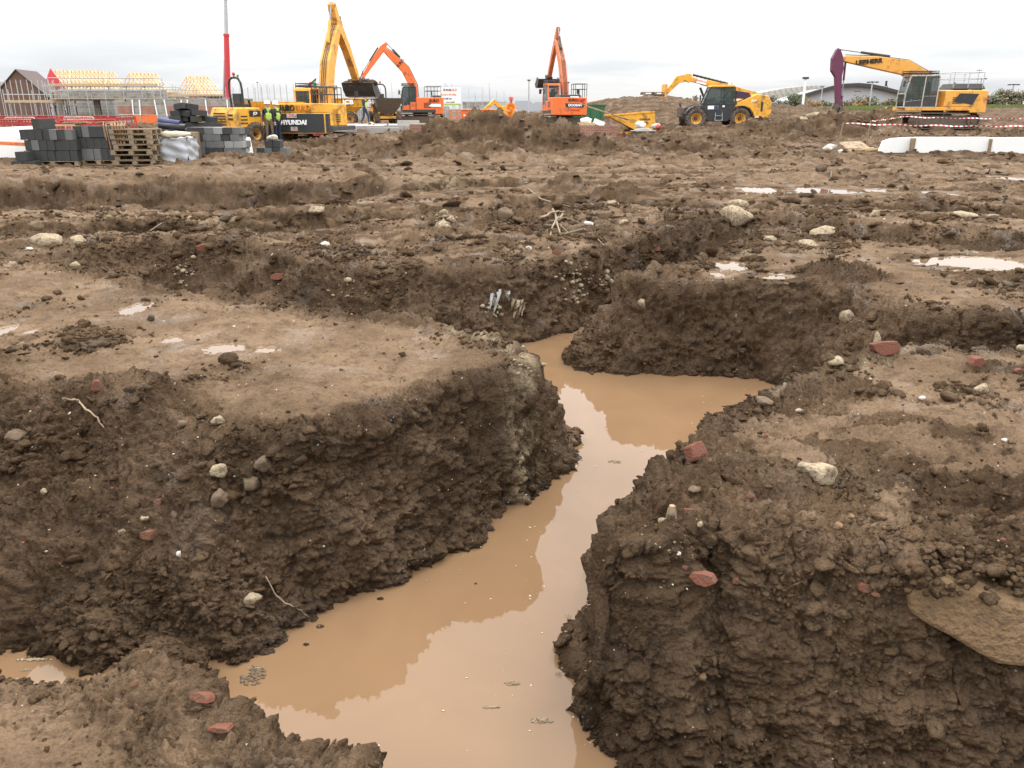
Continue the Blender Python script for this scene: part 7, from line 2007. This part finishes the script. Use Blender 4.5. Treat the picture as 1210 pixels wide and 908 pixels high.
Bk = [(822, 533, 30, 34, 'weathered red brick standing at the water edge of the right bank'), (1046, 408, 40, 20, 'long pinkish red brick lying on the back edge of the right bank'), (1152, 426, 20, 15, 'squat red brick half buried near the right edge'), (1200, 437, 10, 6, 'small orange brick bit at the right edge'),
      (173, 629, 18, 13, 'orange brick chip in the middle of the left bank face'), (186, 593, 13, 7, 'dull pink brick chip above the orange chip'), (831, 682, 36, 20, 'flat dark red brick half buried in the right bank face'), (1018, 695, 20, 14, 'bright red tile shard under the lip of the right bank'), (1034, 700, 12, 6, 'small bright red shard right of the red tile shard'),
      (868, 684, 11, 9, 'small orange brick lump right of the flat dark red brick'), (810, 668, 8, 7, 'tiny orange brick chip above the flat dark red brick'), (905, 514, 7, 6, 'tiny red brick chip on top of the right bank'), (887, 585, 14, 6, 'thin orange shard on the right bank slope'), (712, 698, 10, 6, 'red chip at the left tip of the right bank'), (814, 601, 12, 5, 'thin orange chip by the pale root stump'),
      (326, 326, 18, 10, 'bright orange shard in the mid left trench'), (116, 455, 12, 16, 'round reddish stone on top of the left mound'), (242, 291, 16, 9, 'dull red brick bit in the mid left distance'), (776, 294, 10, 6, 'red brick bit beneath the root tangle'), (262, 856, 34, 9, 'smeared red brick streak in the lower left bank'), (240, 822, 34, 16, 'rusty red root clump at the edge of the lower left bank'), (160, 806, 12, 8, 'pink brick bit on the lower left bank'),
      (1183, 640, 7, 6, 'tiny brick chip near the right edge of the right bank'), (793, 573, 6, 5, 'tiny red speck of brick left of the brown stone'), (657, 296, 12, 7, 'muddy pink brick bit below the root tangle')]
for k, q in enumerate(Bk):
    p = surf(q[0], q[1]); px = p.y / 1003 * 1.06; rr = random.Random(700 + k)
    w, h = q[2] * px, q[3] * px
    mb = MB(); poly = []
    for t in range(7):
        a = 2 * math.pi * (t + rr.uniform(-.25, .25)) / 7; r = 1 / max(abs(math.cos(a)), abs(math.sin(a))) ** .75
        poly.append((math.cos(a) * w / 2 * r * rr.uniform(.78, 1.05), math.sin(a) * h / 2 * r * rr.uniform(.75, 1.05)))
    dp = max(.012, min(.07, w * .6)); mb.prism(poly, -dp / 2, dp / 2)
    o = mb.build('brick_fragment', M['brickred'], loc=p + Vector((0, -dp * .15, 0)), rot=(R(rr.uniform(-35, 5)), R(rr.uniform(-12, 12)), R(rr.uniform(-35, 35))), bevel=min(w, h) * .07)
    tag(o, q[4], 'brick')
# the big squared stone under the lip at the right
p = surf(1133, 724)
mb = MB(); mb.prism([(-.27, .075), (-.235, .125), (-.14, .15), (-.02, .135), (.10, .105), (.22, .10), (.33, .085), (.345, -.11), (.27, -.155), (.13, -.165), (.04, -.13), (-.06, -.085), (-.17, -.045), (-.245, -.01)], -.05, .32)
o = mb.build('sandstone_block', M['stone_brown'], loc=(p.x - .03, p.y - .10, p.z + .05), rot=(R(-6), R(3), R(-12)), bevel=.022)
o.scale = (.88, .9, .95)
_bp = o.location.copy()
tag(o, 'big yellow brown sandstone block jutting from the right bank')
o['category'] = 'stone block'
rr = random.Random(88); mb = MB()
for k in range(420):
    x = rr.uniform(-.3, .42); s_ = rr.lognormvariate(-4.25, .42); t = (x + .3) / .7
    mb.rock((_bp.x + x, _bp.y - .06 + rr.uniform(.0, .25), _bp.z + .15 - .05 * t + rr.uniform(-.03, .09)), (s_, s_ * rr.uniform(.7, 1.1), s_ * .8), 900 + k, 2, 1)
tag(mb.build('soil_clods', clodm), 'crumbly soil clods lying on top of the sandstone block', 'soil clods', kind='stuff')

# roots, wires, sticks
def root_(pts, r, m, label, name='root', cat='root', wob=.0):
    P = [surf(u, v) + Vector((0, -.03, .02)) for u, v in pts]
    cur = []
    for i in range(len(P) - 1):
        for k in range(4): cur.append(P[i].lerp(P[i + 1], k / 4) + Vector((math.sin(i * 3 + k) * wob, 0, math.cos(i * 2 + k * 2) * wob)))
    cur.append(P[-1]); mb = MB()
    for i in range(len(cur) - 1): mb.cyl(cur[i], cur[i + 1], r * (1 - .5 * i / len(cur)), r * (1 - .5 * (i + 1) / len(cur)), 6)
    o = mb.build(name, M[m]); return tag(o, label, cat)
root_([(80, 472), (98, 474), (106, 484), (116, 496), (126, 505)], .008, 'tanboard', 'pale forked root sticking out of the left mound', wob=.004)
root_([(319, 682), (326, 700), (340, 712), (358, 720), (368, 728)], .0035, 'tanboard', 'thin pale root trailing down the left bank to the water', wob=.003)
root_([(163, 272), (170, 250), (188, 248), (192, 262), (180, 273)], .014, 'tan', 'looped pale wire on the far left flat', 'wire_loop', 'wire')
root_([(666, 275), (690, 270), (705, 280), (712, 291)], .016, 'tan', 'long pale root running right from the tangle in the centre')
root_([(625, 222), (638, 234), (655, 240), (672, 243)], .016, 'oldwood', 'thin stick leaning over the dark lump in the centre distance', 'stick', 'stick')
root_([(976, 215), (981, 208), (985, 202)], .02, 'dark', 'thin dark stick standing on the far right flat', 'stick', 'stick')
for k, (a, b) in enumerate([((640, 258), (668, 250)), ((645, 266), (672, 274)), ((655, 248), (662, 276)), ((650, 262), (684, 262)), ((664, 252), (652, 278))]):
    root_([a, ((a[0] + b[0]) / 2, (a[1] + b[1]) / 2 - 5), b], .02, 'tan' if k % 2 else 'oldwood', ['uppermost', 'lowest', 'steepest', 'level middle', 'leftward leaning'][k] + ' root in the tangle in the centre distance', wob=.01)
# pale root stump on the right bank
p = surf(792, 607); mb = MB(); rr = random.Random(3)
for k in range(9):
    x = -.022 + .0055 * k; mb.cyl((x, rr.uniform(-.006, .006), -.03 + .01 * rr.random()), (x * .6, 0, .032 + rr.uniform(-.008, .008)), .004, .003, 6)
mb.cyl((0, 0, .0), (0, 0, .04), .016, .012, 8)
o = mb.build('root_stump', M['tanboard'], loc=p + Vector((0, -.03, .02))); tag(o, 'pale splintered root stump standing on the left of the right bank', 'root stump')
# shreds of plastic in the centre wall
for k, (u, v, w, h, lb) in enumerate([(592, 352, 20, 34, 'grey shredded plastic hanging in the centre trench wall'), (617, 362, 14, 30, 'pale shredded plastic hanging right of the grey shreds')]):
    p = surf(u, v); q = p.y / 1003; mb = MB(); rr = random.Random(40 + k)
    for j in range(7):
        x = rr.uniform(-.5, .5) * w * q; L_ = h * q * rr.uniform(.35, .95); dx = rr.uniform(-.35, .35); wd = w * q * rr.uniform(.08, .2); z0 = h * q * rr.uniform(.1, .5)
        prev = None
        for t in range(5):
            f = t / 4; c = Vector((x + dx * L_ * f + rr.uniform(-.01, .01), -.10 - .05 * math.sin(f * 3 + j) , z0 - L_ * f)); ww = wd * (1 - .6 * f) * rr.uniform(.7, 1.2)
            tw = rr.uniform(-.8, .8); a = c + Vector((math.cos(tw), math.sin(tw), 0)) * ww; b = c - Vector((math.cos(tw), math.sin(tw), 0)) * ww
            if prev: 
                o_ = Vector((0, .006, 0)); mb.add([prev[0], prev[1], b, a, prev[0] + o_, prev[1] + o_, b + o_, a + o_], [(0, 1, 2, 3), (7, 6, 5, 4), (0, 3, 7, 4), (1, 5, 6, 2)])
            prev = (a, b)
    o = mb.build('plastic_shred', M['stone'] if k else M['concrete'], loc=p); tag(o, lb, 'plastic shred')
# foam and scum rafts on the water
def raft(u, v, w, h, label, seed, m='stone2', name='foam_raft', cat='foam', thick=.012):
    x, y = at(u, v, WATER_Z); rr = random.Random(seed); mb = MB(); px = y / 950
    rx = w / 2 * px; ry = h / 2 * px * (y / 2.45)
    for k in range(90):
        a = rr.uniform(0, 6.28); q = rr.random() ** .6; s = min(rr.uniform(.03, .12) * rx, .014) * (1 if m == 'stone2' else 1.8)
        mb.rock((math.cos(a) * q * rx, math.sin(a) * q * ry, .0), (s * 1.2, s, min(thick, s * .35)), seed * 40 + k, 1, .8)
    o = mb.build(name, M[m], loc=(x, y, WATER_Z + .002)); return tag(o, label, cat)
raft(300, 800, 34, 30, 'dark mud raft with pale specks floating by the left bank foot', 1, 'cobble', 'mud_raft', 'mud raft', .03)
raft(303, 790, 22, 10, 'pale foam specks on top of the floating mud raft', 2)
raft(640, 852, 34, 10, 'pale foam patch floating near the foot of the right bank', 3)
raft(753, 882, 44, 18, 'large foam patch against the foot of the right bank', 4)
raft(605, 808, 22, 8, 'small slanting foam patch left of the right bank', 5)
raft(580, 836, 26, 4, 'faint foam streak on the water near the bottom', 6)
raft(672, 735, 14, 30, 'foam clinging along the left foot of the right bank', 7)
raft(660, 797, 10, 12, 'little foam patch at the lower left foot of the right bank', 8)
raft(110, 776, 60, 4, 'broken foam line along the far left water strip', 9)
raft(40, 780, 50, 3, 'foam crumbs at the far left end of the water strip', 10)
raft(30, 792, 16, 5, 'cream foam lump by the lower left bank', 11)
raft(645, 573, 10, 4, 'small pale scrap floating at the left bank foot', 12)
raft(727, 546, 18, 5, 'foam fleck where the two arms of water meet', 13)
raft(440, 697, 12, 5, 'pale speck of foam at the foot of the left bank', 14)
raft(238, 781, 10, 6, 'white speck on the silt between the left waters', 15, 'offwhite')
for k, (u, v, w) in enumerate([(378, 741, 12), (362, 762, 10), (552, 648, 7), (578, 611, 10), (562, 690, 5), (450, 708, 10), (522, 655, 10), (500, 663, 12)]):
    x, y = at(u, v, WATER_Z); px = y / 950; mb = MB(); mb.rock((0, 0, 0), (w / 2 * px, w / 3 * px, w / 5 * px), 500 + k, 2, .7)
    o = mb.build('floating_clod', clodm, loc=(x, y, WATER_Z + .002)); tag(o, ['dark clod poking from the water right of the thin root', 'second dark clod below the thin root', 'tiny dark clod in open water along the left bank', 'dark clod near the upper foot of the left bank', 'lone tiny clod in the middle of the water', 'clod by the pale speck at the bank foot', 'clod halfway up the waterline of the left bank', 'clod beside the one halfway up the waterline'][k], 'clod')

def crumbs(u, v, w, h, n, label, seed, m='stone2', big=1.0):
    rr = random.Random(seed); mb = MB(); o0 = surf(u, v)
    for k in range(n):
        a = rr.uniform(0, 6.28); q = rr.random() ** .7
        p = surf(u + math.cos(a) * q * w / 2, v + math.sin(a) * q * h / 2)
        if abs(p.y - o0.y) > 1.0: continue
        s = p.y / 1003 * rr.lognormvariate(0, .6) * 1.6 * big
        mb.rock(p - o0, (s, s * .8, s * .7), seed * 50 + k, 1, 1)
    o = mb.build('crumbled_lime', M[m], loc=o0); return tag(o, label, 'lime crumbs', kind='stuff')
crumbs(679, 330, 44, 52, 60, 'whitish patch of crumbled lime in the centre trench wall', 1, big=1.3)
crumbs(720, 330, 38, 22, 34, 'pale crumbled lime on the ledge right of the whitish patch', 2, 'stone')
crumbs(218, 322, 26, 50, 34, 'pale streak of crumbled rubble in the mid left trench wall', 3, 'stone')
crumbs(526, 258, 34, 16, 36, 'crumbling white heap in the middle left distance', 4, big=1.3)
crumbs(630, 425, 70, 46, 70, 'pale lime crust along the back right lip of the left block', 5, 'stone', .8)
crumbs(410, 340, 60, 26, 26, 'small pale crumbs along the far edge of the left trench', 6, 'stone', .8)
crumbs(800, 640, 110, 60, 60, 'mixed pale chips on the left shoulder of the right bank', 7, 'stone', .6)
crumbs(1080, 470, 150, 60, 40, 'sprinkled pale chips on the flat of the right bank', 8, 'stone', .6)
crumbs(585, 364, 26, 20, 22, 'white crumbs low in the centre trench wall', 9, big=1.6)

wv = np.nonzero((GZ < -.90) & vis & (GY < 9) & (GX > -2.2))[0]; wa = np.cumsum(area_w[wv] / (GY[wv] + .5)); rr = random.Random(5); mb = MB()
cl_ = fbm(GX[wv], GY[wv], GX[wv] * 0, 1.6, 3, 501)
for k in range(700):
    i = int(np.searchsorted(wa, rr.random() * wa[-1])); i = min(i, len(wv) - 1)
    if cl_[i] < rr.uniform(-.1, .35): continue
    s_ = rr.lognormvariate(-6.0, .45) * (.7 + .12 * GY[wv[i]]); mb.rock((float(GX[wv[i]]), float(GY[wv[i]]), WATER_Z + .001), (s_ * 1.4, s_, s_ * .4), 3000 + k, 1, .8)
tag(mb.build('floating_specks', M['sand']), 'tiny pale specks drifting on the muddy trench water', 'floating specks', kind='stuff')
